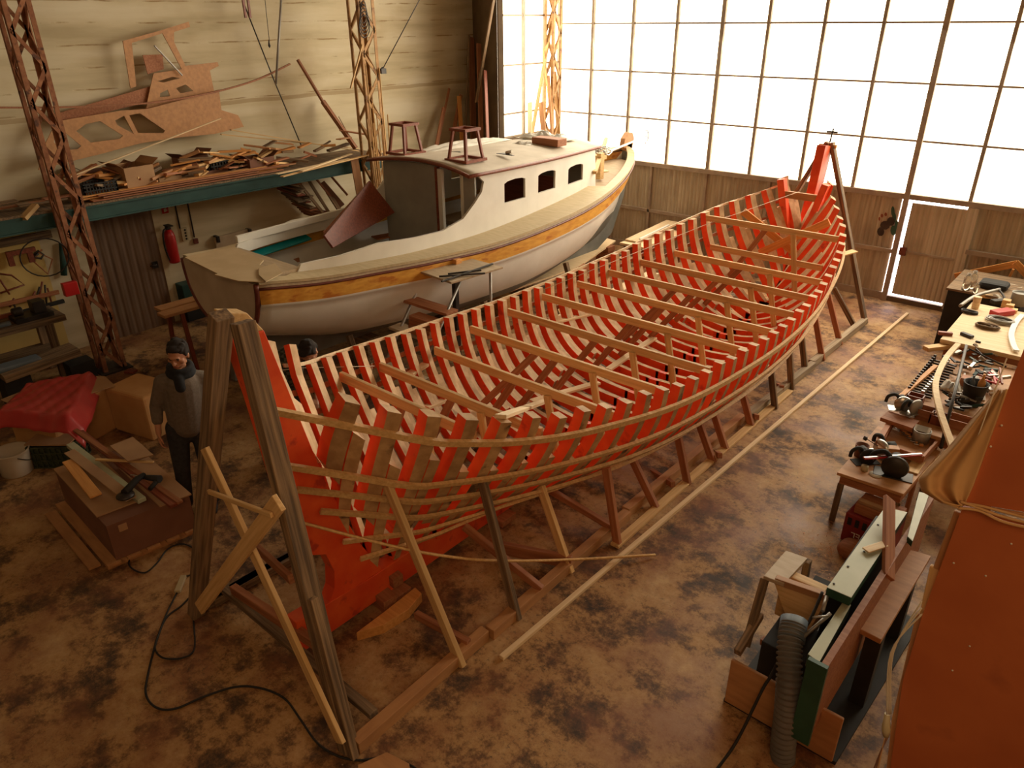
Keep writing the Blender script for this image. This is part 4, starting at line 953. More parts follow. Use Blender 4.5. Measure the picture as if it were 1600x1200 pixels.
# cardboard boxes, crates and offcuts on the shelf
def carton(px, z0_, sx, sy, sz, mt, label, rot=0, open_=True, nm='cardboard_box', cat='box', x=None):
    P = atX(px[0], px[1], x if x is not None else -10.8); c = Vector((P.x, P.y, z0_)); t = thing(nm, label, cat, c)
    bm = NB(); th = .006
    box(bm, -sx/2, -sy/2, 0, sx/2, sy/2, th); box(bm, -sx/2, -sy/2, th, -sx/2+th, sy/2, sz); box(bm, sx/2-th, -sy/2, th, sx/2, sy/2, sz)
    box(bm, -sx/2+th, -sy/2, th, sx/2-th, -sy/2+th, sz); box(bm, -sx/2+th, sy/2-th, th, sx/2-th, sy/2, sz)
    R_ = Matrix.Translation(c) @ Matrix.Rotation(rot, 4, 'Z'); obj('walls', bm, mt, t, R_)
    if open_:
        for s in (-1, 1):
            bm = NB(); hexa(bm, [(-sx/2, s*sy/2, sz), (sx/2, s*sy/2, sz), (sx/2, s*(sy/2+.10), sz+.07), (-sx/2, s*(sy/2+.10), sz+.07), (-sx/2, s*sy/2, sz+.004), (sx/2, s*sy/2, sz+.004), (sx/2, s*(sy/2+.10), sz+.074), (-sx/2, s*(sy/2+.10), sz+.074)])
            obj('flap', bm, mt, t, R_)
    return t
carton((205, 270), 2.205, .44, .42, .34, M['card'], 'large open cardboard box leaning on the plywood pattern', .1)
carton((263, 282), 2.205, .16, .34, .12, M['card'], 'low brown carton right of the white paper piece on the shelf', .05, False)
carton((300, 268), 2.205, .16, .38, .08, M['card'], 'flat tan carton lying in the middle of the shelf', -.05, False)
carton((335, 263), 2.205, .15, .36, .11, M['darkcard'], 'small brown carton before the dark wire crate', .03, False)
carton((300, 262), 2.205, .30, .42, .30, M['darkcard'], 'tall dark carton behind the flat tan carton on the shelf', .3, True, x=-11.1)
carton((160, 262), 2.205, .34, .5, .28, M['darkcard'], 'dark carton at the left part of the shelf behind the low crate', -.1, True, x=-11.1)
carton((400, 262), 2.205, .36, .46, .20, M['darkcard'], 'dark carton full of offcuts at the right part of the shelf', .1, True)
def crate(c, sx, sy, sz, mt, label, n=7, rot=0, nm='plastic_crate'):
    t = thing(nm, label, 'crate', c); R_ = Matrix.Translation(Vector(c)) @ Matrix.Rotation(rot, 4, 'Z'); bm = NB(); r = .008
    for k in range(n+1):
        x = -sx/2+sx*k/n
        for s in (-1, 1): box(bm, x-r, s*sy/2-r, 0, x+r, s*sy/2+r, sz)
    for k in range(int(n*sy/sx)+1):
        y = -sy/2+sy*k/max(1, int(n*sy/sx))
        for s in (-1, 1): box(bm, s*sx/2-r, y-r, 0, s*sx/2+r, y+r, sz)
    for z in (0, sz*.33, sz*.66, sz-2*r):
        for s in (-1, 1): box(bm, -sx/2-r, s*sy/2-r*1.2, z, sx/2+r, s*sy/2+r*1.2, z+2*r); box(bm, s*sx/2-r*1.2, -sy/2, z, s*sx/2+r*1.2, sy/2, z+2*r)
    obj('sides', bm, mt, t, R_); bm = NB(); box(bm, -sx/2, -sy/2, 0, sx/2, sy/2, .01); obj('base', bm, mt, t, R_)
    return t
p_ = atX(345, 245, -10.85); crate((-10.9, p_.y, 2.21), .32, .50, .22, M['black'], 'dark open mesh crate in the middle of the wall shelf')
p_ = atX(148, 285, -10.7); crate((-10.68, p_.y, 2.27), .26, .42, .15, M['black'], 'dark low mesh crate on the shelf next to the left column')
pattern('paper_piece', [(218, 260), (234, 266), (236, 256), (236, 279), (219, 280)], [], -10.62, M['paper'], 'folded white paper piece standing on the shelf front', cat='paper')
rnd = random.Random(23)
OFF = [(rnd.uniform(110, 440), rnd.uniform(225, 262)) for _ in range(34)]+[(120, 270), (140, 262), (165, 268), (180, 260), (250, 258), (275, 250), (290, 262), (315, 258), (330, 245), (362, 252), (375, 262), (392, 248), (410, 255), (425, 262), (440, 255), (300, 240), (270, 240), (385, 238), (350, 236), (230, 250), (155, 250), (130, 252), (445, 262), (418, 246)]
OFF += [(430, 262), (445, 258), (458, 256), (470, 254), (486, 250), (500, 248), (515, 246), (530, 244), (450, 250), (478, 246), (508, 242), (540, 240), (555, 238)]
for i, (a, b_) in enumerate(OFF):
    p = atX(a, b_, -10.62-.02*(i % 12)); p.z = 2.23+rnd.uniform(0, .12)+.022*(i % 12); an = rnd.uniform(-.6, .6); L_ = rnd.uniform(.18, .5)
    d_ = Vector((math.sin(an)*L_*.5, math.cos(an)*L_*.5, rnd.uniform(-.06, .06)))
    timber('wood_offcut', p-d_, p+d_, rnd.uniform(.04, .12), rnd.uniform(.015, .04), M[rnd.choice(['pine', 'ply', 'redwood', 'oldwood', 'orangewood'])], label='short wood offcut in the jumble on the wall shelf', cat='wood offcut', group='offcuts on the shelf')
# shelf left of the column
for i in range(7):
    rnd = random.Random(i+70); y = 1.5+.3*i
    timber('scrap_board', (-10.6-rnd.uniform(0, .3), y, 2.23+.03*i % .12), (-10.7, y+rnd.uniform(.3, .9), 2.26+rnd.uniform(0, .12)), rnd.uniform(.08, .2), .02, M[rnd.choice(['darkcard', 'redwood', 'oldwood'])], label='dark scrap board on the shelf left of the rusty column', cat='board', group='scrap boards at left')
p_ = atX(45, 330, -10.5); timber('hanging_block', atX(36, 342, -10.4), atX(56, 320, -10.5), .09, .05, M['pine'], label='pale wooden block hanging off the shelf edge at far left', cat='wood block')
bm = NB(); c = Vector((-10.34, 3.02, 1.66)); tube(bm, [c+Vector((.05*math.cos(a), .26*math.cos(a), .24*math.sin(a))) for a in [q*math.pi/12 for q in range(25)]], .009, 5, cap=False); tag(obj('hose_loop', bm, M['dark']), 'round loop of dark hose hung at the rusty column', 'hose')
# ------------------------------------------------------------------ tool wall at the far left
def onwall(name, pts, r, mt, label, x=-11.30, cat='tool'):
    bm = NB()
    for pl_ in pts: tube(bm, [atX(a, b_, x+.02) for a, b_ in pl_], r, 6)
    return tag(obj(name, bm, mt), label, cat)
timber('tool_rack', atX(-5, 382, -11.28), atX(80, 365, -11.28), .10, .04, M['oldwood'], up=(1, 0, 0), label='upper grey wooden tool rail on the yellow wall', cat='rack')
timber('tool_rack', atX(-5, 478, -11.28), atX(92, 456, -11.28), .06, .03, M['redwood'], up=(1, 0, 0), label='middle brown tool rail on the yellow wall', cat='rack')
timber('tool_rack', atX(-5, 498, -11.2), atX(100, 470, -11.2), .05, .05, M['black'], up=(1, 0, 0), label='dark bar running along the yellow wall below the brown rail', cat='rack')
def plane_tool(px, s, label):
    c = atX(px[0], px[1], -11.27); t = thing('wood_clamp', label, 'clamp', c)
    bm = NB(); box(bm, -.02, -.16*s, -.03, .03, .16*s, .03); obj('bar', bm, M['mahog'], t, Matrix.Translation(c))
    bm = NB(); box(bm, -.02, -.16*s, -.15*s, .03, -.10*s, -.03); obj('jaw', bm, M['mahog'], t, Matrix.Translation(c))
    bm = NB(); box(bm, -.02, .06*s, -.15*s, .03, .12*s, -.03); obj('jaw', bm, M['mahog'], t, Matrix.Translation(c))
plane_tool((32, 393), 1.1, 'dark wooden clamp hanging under the upper grey rail')
onwall('bow_saw', [[(52, 408), (75, 428), (82, 405), (60, 395), (52, 408)], [(60, 395), (66, 390)]], .012, M['redwood'], 'brown diamond shaped bow saw on the yellow wall', cat='saw')
onwall('frame_saw', [[(0, 428), (18, 430), (38, 445), (0, 458)], [(0, 437), (15, 460)]], .013, M['mahog'], 'dark frame saw at the left edge of the yellow wall', cat='saw')
onwall('cord_bunch', [[(50, 400), (60, 392), (68, 398), (64, 404), (52, 402), (60, 396)]], .016, M['dark'], 'dark knotted cord bunch hung on the bow saw peg', cat='cord')
for i, (a, b_, c_, d_) in enumerate([(48, 470, 55, 455), (55, 472, 62, 448), (60, 470, 66, 440), (73, 478, 70, 445), (82, 478, 74, 450), (25, 485, 20, 470), (15, 480, 22, 466)]):
    onwall('hand_tool', [[(a, b_), (c_, d_)]], .014, M['dark' if i % 2 else 'mahog'], 'small tool hanging from the brown rail on the yellow wall, %s from the right' % ORD[[3, 2, 1, 0, 4, 5, 6][i]], cat='tool')
onwall('pointed_saw', [[(18, 505), (90, 488)]], .03, M['paper'], 'long pale saw blade hung on the yellow wall under the dark bar', cat='saw')
c = atX(110, 450, -10.15); bm = NB(); box(bm, c.x-.04, c.y-.09, c.z-.09, c.x+.05, c.y+.08, c.z+.08); tag(obj('red_box', bm, M['red'], bevel=.008), 'bright red box hung on the rusty lattice column', 'box')
onwall('green_case', [[(97, 380), (100, 430)]], .045, M['green'], 'tall dark green metal case on the wall left of the column', cat='box')
# left workbench
wbn = thing('workbench', 'heavy dark wooden workbench under the tool wall', 'workbench', (-10.8, 2.4, 0))
timber('top', (-10.75, .6, .80), (-10.75, 3.1, .80), .55, .08, M['oldwood'], wbn)
for y in (.8, 2.9):
    for x in (-10.95, -10.55): timber('leg', (x, y, 0), (x, y, .76), .09, .09, M['oldwood'], wbn, up=(0, 1, 0))
timber('lower_shelf', (-10.75, .7, .35), (-10.75, 3.0, .35), .5, .04, M['oldwood'], wbn)
timber('thick_plank', atX(0, 588, -10.0), atX(118, 545, -10.0), .34, .09, M['oldwood'], label='thick old plank with a rounded end beside the workbench', cat='plank')
timber('thick_plank_stand', (-10.0, 2.2, .0), (-10.0, 2.2, .42), .30, .3, M['black'], label='dark block carrying the thick old plank', cat='block')
timber('thick_plank_stand', (-10.0, 2.95, .0), (-10.0, 2.95, .36), .24, .3, M['black'], label='second dark block under the rounded end of the thick plank', cat='block')
p_ = G(30, 570, .75); bm = NB(); box(bm, -10.15, 1.9, .50, -9.95, 2.55, .56); tag(obj('grey_toolbox', bm, M['blue'], bevel=.02), 'long low grey case lying on the thick old plank', 'case')
bm = NB(); box(bm, -10.85, 2.55, .84, -10.55, 3.0, .90); box(bm, -10.8, 2.8, .90, -10.62, 2.95, 1.05); lathe(bm, (-10.66, 2.62, .97), [(.05, -.06), (.06, -.05), (.06, .05), (.05, .06)], 14, 'Y'); tag(obj('bench_vice', bm, M['dark'], bevel=.006), 'dark bench vice at the column end of the workbench', 'vice')
timber('bar_stock', (-10.9, 1.2, .90), (-10.85, 2.6, .90), .05, .05, M['mahog'], label='dark red bar lying along the back of the workbench', cat='bar')
timber('bar_stock', (-10.7, 1.0, .865), (-10.62, 2.5, .865), .08, .04, M['blue'], label='grey board lying along the front of the workbench', cat='bar')
# door side items
def cyl(bm, c, r, h, n=20): lathe(bm, c, [(0, 0), (r, 0), (r, h), (0, h)], n)
ex = thing('fire_extinguisher', 'red fire extinguisher hung on the wall right of the plank door', 'fire extinguisher', (-11.22, 5.02, .92))
bm = NB(); lathe(bm, (-11.24, 5.03, .95), [(0, 0), (.075, .0), (.082, .03), (.082, .42), (.06, .49), (.03, .52), (0, .52)], 22); obj('cylinder', bm, M['red'], ex)
bm = NB(); box(bm, -11.27, 5.00, 1.47, -11.2, 5.06, 1.52); box(bm, -11.26, 4.98, 1.53, -11.1, 5.06, 1.545); obj('valve', bm, M['dark'], ex)
bm = NB(); tube(bm, spline([(-11.2, 5.0, 1.5), (-11.12, 4.90, 1.48), (-11.14, 4.88, 1.25), (-11.18, 4.93, 1.02)], 6), .012, 6); obj('hose', bm, M['black'], ex)
bm = NB(); box(bm, -11.345, 5.03, 1.68, -11.335, 5.15, 1.80); sg = obj('extinguisher_sign', bm, M['paper']); tag(sg, 'small red and white extinguisher sign above the red extinguisher', 'sign')
bm = NB(); box(bm, -11.334, 5.038, 1.688, -11.330, 5.142, 1.792); box_ = obj('red_field', bm, M['red'], sg)
bm = NB(); box(bm, -11.329, 5.07, 1.71, -11.326, 5.10, 1.755); beam(bm, (-11.328, 5.085, 1.75), (-11.328, 5.12, 1.775), .004, .012); beam(bm, (-11.328, 5.112, 1.72), (-11.328, 5.112, 1.745), .004, .02); obj('pictogram', bm, M['paper'], sg)
for i, (y, z0_) in enumerate([(5.26, 1.42), (5.46, 1.24)]):
    bm = NB(); tube(bm, [(-11.33, y, 1.97), (-11.33, y, z0_)], .012); tag(obj('cable_conduit', bm, M['dark']), ['dark conduit running down to the socket strip', 'dark conduit running down to the single switch'][i], 'conduit')
t = thing('socket_strip', 'ivory strip of four sockets on the wall beside the extinguisher', 'socket', (-11.33, 5.30, 1.24))
bm = NB(); box(bm, -11.345, 5.26, 1.22, -11.31, 5.36, 1.42); obj('casing', bm, M['sock'], t, bevel=.004)
for k in range(4): bm = NB(); lathe(bm, (-11.308, 5.32, 1.25+.046*k), [(0, 0), (.016, 0), (.016, .004), (0, .004)], 12, 'X'); obj('socket', bm, M['black'], t)
bm = NB(); box(bm, -11.345, 5.43, 1.14, -11.30, 5.50, 1.22); tag(obj('wall_switch', bm, M['maroon'], bevel=.004), 'small dark red switch box at the end of the right conduit', 'switch')
t = thing('wall_bracket_shelf', 'short tan board bracketed to the wall left of the white boat', 'shelf', (-11.28, 6.1, 1.05))
timber('board', (-11.29, 5.76, 1.08), (-11.29, 6.42, 1.10), .04, .20, M['decktan'], t)
for y in (5.80, 6.38): bm = NB(); box(bm, -11.345, y-.02, 1.10, -11.22, y+.02, 1.20); obj('bracket', bm, M['dark'], t)
bm = NB(); box(bm, -11.34, 5.0, .32, -11.12, 5.34, .60); tag(obj('dark_crate', bm, M['green'], bevel=.01), 'dark crate standing against the wall behind the plank trestle', 'crate')
bm = NB(); box(bm, -11.34, 4.98, 0, -11.10, 5.36, .318); tag(obj('low_stand', bm, M['black'], bevel=.01), 'dark low stand carrying the dark crate by the wall', 'stand')
ps = thing('plank_trestle', 'pair of planks on dark trestle legs beside the plank door', 'trestle', (-9.6, 4.3, 0))
timber('plank', (-9.72, 3.98, .83), (-9.72, 5.6, .83), .20, .04, M['ply'], ps); timber('plank', (-9.47, 3.9, .83), (-9.47, 5.5, .83), .20, .04, M['ply'], ps)
for y in (4.15, 5.2):
    for x in (-9.8, -9.4): timber('leg', (x-(.1 if x < -9.6 else -.1), y, 0), (x, y, .81), .05, .05, M['mahog'], ps, up=(0, 1, 0))
    timber('crossbar', (-9.85, y, .35), (-9.35, y, .35), .04, .05, M['mahog'], ps)
# slanting woods stored under the right end of the shelf
rnd = random.Random(5)
for i in range(17):
    y = 6.95+.035*i; z = 1.92-.042*i
    timber('stored_timber', (-11.3, y+.02, z), (-10.65, y+rnd.uniform(-.12, .12), z+rnd.uniform(-.05, .05)), rnd.uniform(.08, .16), .025, M[rnd.choice(['redwood', 'oldwood', 'ply', 'mahog'])], label='timber end sticking out of the rack under the shelf', cat='timber', group='timber ends in the rack')
for i, (p, q, w_, m_) in enumerate([((462, 280), (515, 345), .05, 'oldwood'), ((478, 275), (520, 342), .05, 'oldwood'), ((488, 272), (535, 330), .03, 'redwood'), ((503, 285), (535, 322), .10, 'darkcard'), ((517, 275), (543, 305), .03, 'redwood'), ((545, 255), (562, 290), .04, 'mahog'), ((436, 353), (508, 344), .03, 'redwood'), ((512, 300), (530, 328), .08, 'oldwood')]):
    timber('leaning_timber', atX(*p, -10.85+.02*i), atX(*q, -10.55+.02*i), w_, .03, M[m_], up=(1, 0, 0), label=['leftmost dark rail slanting under the right end of the shelf', 'second dark rail slanting beside the leftmost one', 'thin reddish stick slanting behind the dark rails', 'broad brown board slanting under the shelf end', 'thin stick highest under the shelf end', 'dark short stick beside the ochre column under the shelf', 'thin level stick low beside the white boat rail', 'broad grey board in front of the brown slanting board'][i], cat='timber')
# poles and wires on the upper wall
bm = NB(); tube(bm, [atX(440, -10, -10.9), atX(431, 132, -10.9)], .018); tag(obj('steel_pole', bm, M['galv']), 'straight grey steel pole hanging down in front of the pale wall', 'pole')
bm = NB(); tube(bm, [atX(375, -10, -11.1), atX(430, 130, -11.1), atX(471, 228, -11.1)], .010, 5); tag(obj('slack_cable', bm, M['dark']), 'dark cable slanting down the pale wall past the steel pole', 'cable')
bm = NB(); tube(bm, [atX(413, -10, -11.2), atX(421, 66, -11.2)], .005, 5); lathe(bm, atX(421, 72, -11.2), [(.002, -.03), (.02, 0), (.004, .09)], 10); tag(obj('plumb_line', bm, M['dark']), 'thin line with a small dark weight on the pale wall', 'plumb line')
bm = NB(); beam(bm, atX(378, -10, -11.0), atX(384, 28, -11.0), .03, .03); beam(bm, atX(386, -10, -10.98), atX(391, 28, -10.98), .03, .03); tag(obj('hanging_bar', bm, M['mahog']), 'short brown bar hanging at the top edge of the pale wall', 'bar')
for i, (p, q, w_, m_, lab) in enumerate([((465, 93), (508, 165), .05, 'redwood', 'upper reddish pole leaning on the wall behind the shelf end'), ((504, 158), (556, 232), .08, 'redwood', 'thicker reddish pole leaning below the upper one'), ((529, 182), (552, 224), .015, 'oldwood', 'thin stick leaning beside the thick reddish pole'), ((566, 70), (548, 138), .03, 'pine', 'short pale lath leaning out from the ochre column')]):
    timber('leaning_pole', atX(*p, -11.2 if i < 3 else -10.05), atX(*q, [-10.95, -10.75, -10.9, -10.05][i]), w_, w_*.7, M[m_], up=(0, 1, 0), label=lab, cat='pole')
LP = [((702, 138), (684, 224), .05, 'redwood'), ((693, 168), (682, 224), .06, 'redwood'), ((720, 148), (705, 224), .09, 'redwood'), ((717, 150), (722, 222), .10, 'orangewood'), ((733, 55), (727, 222), .05, 'oldwood'), ((736, 58), (740, 222), .16, 'redwood'), ((748, 68), (752, 222), .12, 'redwood'), ((772, -5), (744, 160), .07, 'oldwood'), ((758, 110), (762, 222), .08, 'mahog')]
for i, (p, q, w_, m_) in enumerate(LP):
    x = -11.2+.05*i
    def atR(a, b_, off):
        A0 = Vector((WX, 12.05, 0)); n0 = Vector((.83, 1.42, 0)).normalized()*-1; A0 = A0+n0*off; r_ = ray(a, b_); return CP+r_*((A0-CP).dot(n0)/r_.dot(n0))
    P_, Q_ = (atX(*p, x), atX(q[0], q[1], x+.12)) if i < 5 else (atR(p[0], p[1], .08+.05*(i-5)), atR(q[0], q[1], .20+.05*(i-5)))
    Q_ = lerp(P_, Q_, (P_.z-.03)/(P_.z-Q_.z)) if i != 7 else Q_
    timber('leaning_board', P_, Q_, w_, .025, M[m_], up=(1, 0, 0), label='%s board leaning in the corner beyond the white boat, %s from the left' % ({'redwood': 'reddish', 'orangewood': 'orange', 'oldwood': 'dark grey', 'mahog': 'dark red'}[m_], ORD[i]), cat='board')
WP = [((868, 0), (830, 216), .07, 'pine'), ((849, 75), (864, 210), .04, 'pine'), ((866, 112), (873, 210), .09, 'pine'), ((828, 160), (828, 216), .10, 'pale'), ((845, 160), (850, 212), .12, 'ply'), ((857, 118), (862, 212), .05, 'ply')]
for i, (p, q, w_, m_) in enumerate(WP):
    P_, Q_ = atX(p[0], p[1], LX+.05+.02*i), atX(q[0], q[1], LX+.16+.04*i); Q_ = lerp(P_, Q_, (P_.z-.03)/(P_.z-Q_.z))
    timber('window_plank', P_, Q_, w_, .03, M[m_], up=(0, 1, 0), label=['long pale pole leaning right across the window corner', 'thin pole standing before the lattice at the window corner', 'broad tan board leaning at right of the window corner lattice', 'short pale board standing lowest at the side window', 'short wide tan board beside the pale one at the side window', 'narrow brown board against the window corner lattice'][i], cat='plank')
# ------------------------------------------------------------------ left foreground
def block3(name, px, z0_, z1_, mt, label, cat, bevel=.015):
    pts = [G(p[0], p[1], z1_) for p in px]; bm = NB(); plate(bm, [(p.x, p.y) for p in pts], [], lambda u, v, w_: Vector((u, v, z0_+w_)), z1_-z0_); return tag(obj(name, bm, mt, bevel=bevel), label, cat)
fb1 = Matrix.Translation((-8.66, 2.30, 0)) @ Matrix.Rotation(.35, 4, 'Z')
bm = NB(); box(bm, -.38, -.42, 0, .30, .38, .56); tag(obj('foam_block', bm, M['poly'], None, fb1, bevel=.03), 'big yellowed foam block under the left half of the red tarpaulin', 'foam block')
fb2 = Matrix.Translation((-8.25, 2.92, 0)) @ Matrix.Rotation(.25, 4, 'Z')
bm = NB(); box(bm, -.28, -.18, 0, .36, .28, .56); tag(obj('foam_block', bm, M['poly'], None, fb2, bevel=.03), 'yellowed foam block sticking out right of the red tarpaulin', 'foam block')
bm = NB(); plate(bm, [(-.5, -.35), (.0, -.45), (.30, .05), (.42, .35), (.1, .5), (-.4, .3)], [], lambda u, v, w_: fb1 @ Vector((u, v, .57+w_)), .008); tag(obj('foam_sheet', bm, M['card']), 'thin pale board lying on the foam block under the tarpaulin', 'board')
def tarp():
    n = 40; bm = NB(); g = []
    A, B, C_, D = G(-14, 658, .62), G(42, 600, .66), G(158, 580, .66), G(130, 662, .62)
    for i in range(n+1):
        r = []
        for j in range(n+1):
            u, v = i/n, j/n; p = lerp(lerp(A, B, v), lerp(D, C_, v), u)
            edge = max(0, u-.86)/.14*.20+max(0, .12-v)/.12*.16
            z = .62+.012*math.sin(9*u+2*v)*math.sin(5*v+1)+.006*abs(math.sin(23*u+17*v))+.012*abs(math.sin(8*v-15*u))
            p.z = z-edge*.9+.03; p.x += .03*math.sin(5*v)*u; p.y += .05*math.sin(4*u+1)*(1-v)
            r.append(bm.verts.new(p))
        g.append(r)
    for i in range(n):
        for j in range(n): bm.faces.new((g[i][j], g[i+1][j], g[i+1][j+1], g[i][j+1]))
    o = obj('tarpaulin', bm, M['tarp'], smooth=True); so_ = o.modifiers.new('t', 'SOLIDIFY'); so_.thickness = .008; tag(o, 'crumpled red tarpaulin draped over foam blocks at the left', 'tarpaulin')
tarp()
c = lerp(G(60, 745), G(112, 720), .5); cm = (c.x-.13, c.y+.12, 0); crate(cm, .46, .32, .26, M['gcrate'], 'dark green crate topped with cardboard left of the long carton', 8, .75)
bm = NB(); box(bm, -.22, -.15, .02, .22, .15, .24); tag(obj('crate_filling', bm, M['gcrate'], None, Matrix.Translation(cm) @ Matrix.Rotation(.75, 4, 'Z')), 'dark mossy filling inside the green crate', 'scraps', None)
bm = NB(); box(bm, -.25, -.15, .27, .22, .17, .285); tag(obj('cardboard_sheet', bm, M['card'], None, Matrix.Translation(cm) @ Matrix.Rotation(.70, 4, 'Z')), 'flat cardboard lying on the dark green crate', 'cardboard')
bk = thing('paint_bucket', 'round dirty white paint bucket at the left edge', 'bucket', (-8.35, 1.62, 0))
bm = NB(); lathe(bm, (-8.35, 1.60, 0), [(0, 0), (.13, 0), (.15, .02), (.165, .26), (.175, .28), (.16, .28), (.15, .22), (0, .21)], 26); obj('pail', bm, M['rooftan'], bk)
bm = NB(); tube(bm, [Vector((-8.35, 1.60, .24))+Vector((.17*math.cos(a), .17*math.sin(a)*.9, -.12*abs(math.sin(a)))) for a in [math.pi*q/12 for q in range(13)]], .005, 5); obj('handle', bm, M['dark'], bk)
# big carton with boards and a power tool, on a pallet
a = G(85, 732, .48); b_ = G(165, 820, .48); c = G(290, 772, .48); d = G(205, 692, .48)
ux = (b_-a); uy = (d-a); bx_o = a.copy()
def BXP(u, v, z): p = a+ux*u+uy*v; p.z = z; return p
bb = thing('large_carton', 'large brown carton on a pallet carrying boards and a power tool', 'box', (a.x+.5, a.y+.3, 0))
bm = NB(); 
def uvbox(bm, u0, v0, z0_, u1, v1, z1_): hexa(bm, [BXP(u0, v0, z0_), BXP(u1, v0, z0_), BXP(u1, v1, z0_), BXP(u0, v1, z0_), BXP(u0, v0, z1_), BXP(u1, v0, z1_), BXP(u1, v1, z1_), BXP(u0, v1, z1_)])
uvbox(bm, 0, 0, .10, 1, 1, .46); obj('body', bm, M['darkcard'], bb)
bm = NB(); uvbox(bm, -.01, -.01, .46, .85, .55, .475); obj('flap', bm, M['card'], bb); bm = NB(); uvbox(bm, .3, .62, .46, 1.02, 1.02, .472); obj('flap', bm, M['card'], bb)
bm = NB(); p0 = BXP(1.0, .12, .36); p1 = BXP(1.0, .22, .36); n_ = (p1-p0).cross(Vector((0, 0, 1))).normalized()*.003; hexa(bm, [p0+n_, p1+n_, p1+n_*1.5, p0+n_*1.5, p0+n_+Vector((0, 0, .07)), p1+n_+Vector((0, 0, .07)), p1+n_*1.5+Vector((0, 0, .07)), p0+n_*1.5+Vector((0, 0, .07))]); obj('paper_tag', bm, M['card'], bb)
pa = thing('pallet', 'pale wooden pallet under the large brown carton', 'pallet', (a.x+.5, a.y+.2, 0))
for k in range(5): bm = NB(); uvbox(bm, -.02, -.12+.24*k, .07, 1.02, .04+.24*k, .095); obj('deck_board', bm, M['ply'], pa)
for k in range(3): bm = NB(); uvbox(bm, .03+.43*k, -.10, 0, .10+.43*k, 1.0, .07); obj('bearer', bm, M['ply'], pa)
bm = NB(); uvbox(bm, 0.0, -.28, .02, .9, -.14, .045); tag(obj('offset_board', bm, M['ply']), 'pale board with knots lying beside the pallet on the near side', 'board')
for i, (p, q, w_, h_, m_, lab) in enumerate([((110, 695), (222, 782), .075, .07, 'grngray', 'pale yellow green straightedge lying on the large carton'), ((125, 675), (272, 790), .07, .05, 'mahog', 'dark red board lying along the top of the large carton'), ((103, 662), (282, 785), .05, .04, 'redwood', 'reddish long board overhanging the far end of the carton'), ((106, 720), (150, 775), .10, .03, 'orangewood', 'orange short board lying near the left edge of the carton'), ((108, 705), (205, 780), .10, .015, 'card', 'thin tan board next to the yellow green straightedge'), ((150, 718), (240, 722), .03, .03, 'pine', 'thin pale stick lying across the carton top')]):
    timber('carton_board', G(*p, .50+.012*i), G(*q, .50+.012*i), w_, h_*.6, M[m_], label=lab, cat='board')
sheet('chipboard_sheet', [(172, 698), (208, 684), (240, 712), (200, 722)], .60, .012, M['card'], 'tan chipboard sheet at the far corner of the carton')
gq = G(196, 775, .58); gt = thing('angle_grinder', 'round faced angle grinder lying at the near edge of the carton', 'power tool', gq)
bm = NB(); lathe(bm, gq, [(0, 0), (.075, .0), (.075, .012), (.03, .03), (0, .03)], 24); obj('disc', bm, M['dark'], gt)
bm = NB(); tube(bm, [gq+Vector((0, 0, .035)), gq+Vector((-.10, .16, .05)), gq+Vector((-.14, .24, .04))], [.034, .030, .024], 10); obj('body', bm, M['black'], gt)
gd = G(240, 755, .56); gt = thing('electric_drill', 'black electric drill lying across the boards on the carton', 'power tool', gd)
bm = NB(); tube(bm, [gd+Vector((-.14, -.05, .04)), gd+Vector((.06, .04, .05))], [.018, .036], 10); obj('body', bm, M['black'], gt)
bm = NB(); tube(bm, [gd+Vector((.04, .03, .04)), gd+Vector((.10, -.08, .02))], .02, 8); obj('grip', bm, M['black'], gt)
bm = NB(); tube(bm, [gd+Vector((-.24, -.09, .035)), gd+Vector((-.14, -.05, .04))], .006, 6); obj('drill_bit', bm, M['steel'], gt)
# cables
cb = [G(216, 798, .44), G(217, 830, .22), G(204, 868, .03), G(203, 885, .01), G(225, 895, .01), G(245, 880, .01), G(262, 858, .01), G(285, 850, .01), G(305, 860, .01), G(310, 885, .01), G(300, 897, .01), G(284, 902, .01)]
bm = NB(); tube(bm, spline(cb, 8), .007, 6); tag(obj('power_cable', bm, M['black']), 'black power cable looping from the carton to the floor socket', 'cable')
bm = NB(); p, q = G(287, 900, .02), G(277, 925, .02); beam(bm, p, q, .05, .03); tag(obj('socket_block', bm, M['sock'], bevel=.006), 'ivory multi-way socket lying on the floor by the A-frame', 'socket')
cb = [G(277, 925, .01), G(262, 955, .01), G(250, 985, .01), G(242, 1012, .01), G(255, 1028, .01), G(285, 1028, .01), G(303, 1015, .01), G(303, 980, .01), G(300, 952, .01)]
bm = NB(); tube(bm, spline(cb, 8), .007, 6); tag(obj('power_cable', bm, M['black']), 'black cable loop running from the ivory socket back to the A-frame foot', 'cable')
cb = [G(310, 918, .01), G(285, 945, .01), G(260, 965, .01), G(245, 1000, .01), G(232, 1050, .01), G(228, 1085, .01), G(245, 1106, .01), G(275, 1107, .01), G(320, 1088, .01), G(370, 1073, .01), G(410, 1076, .01), G(445, 1092, .01), G(470, 1125, .01), G(495, 1160, .01), G(525, 1180, .01), G(560, 1188, .01), G(600, 1184, .01), G(640, 1195, .01), G(680, 1225, .01)]
bm = NB(); tube(bm, spline(cb, 8), .008, 6); tag(obj('power_cable', bm, M['black']), 'long black cable snaking over the floor around the A-frame to the bottom edge', 'cable')
rnd = random.Random(77)
sheet('board_corner', [(560, 1200), (605, 1180), (640, 1198), (640, 1230), (560, 1230)], .06, .03, M['ply'], 'corner of a tan board at the bottom edge of the photo')
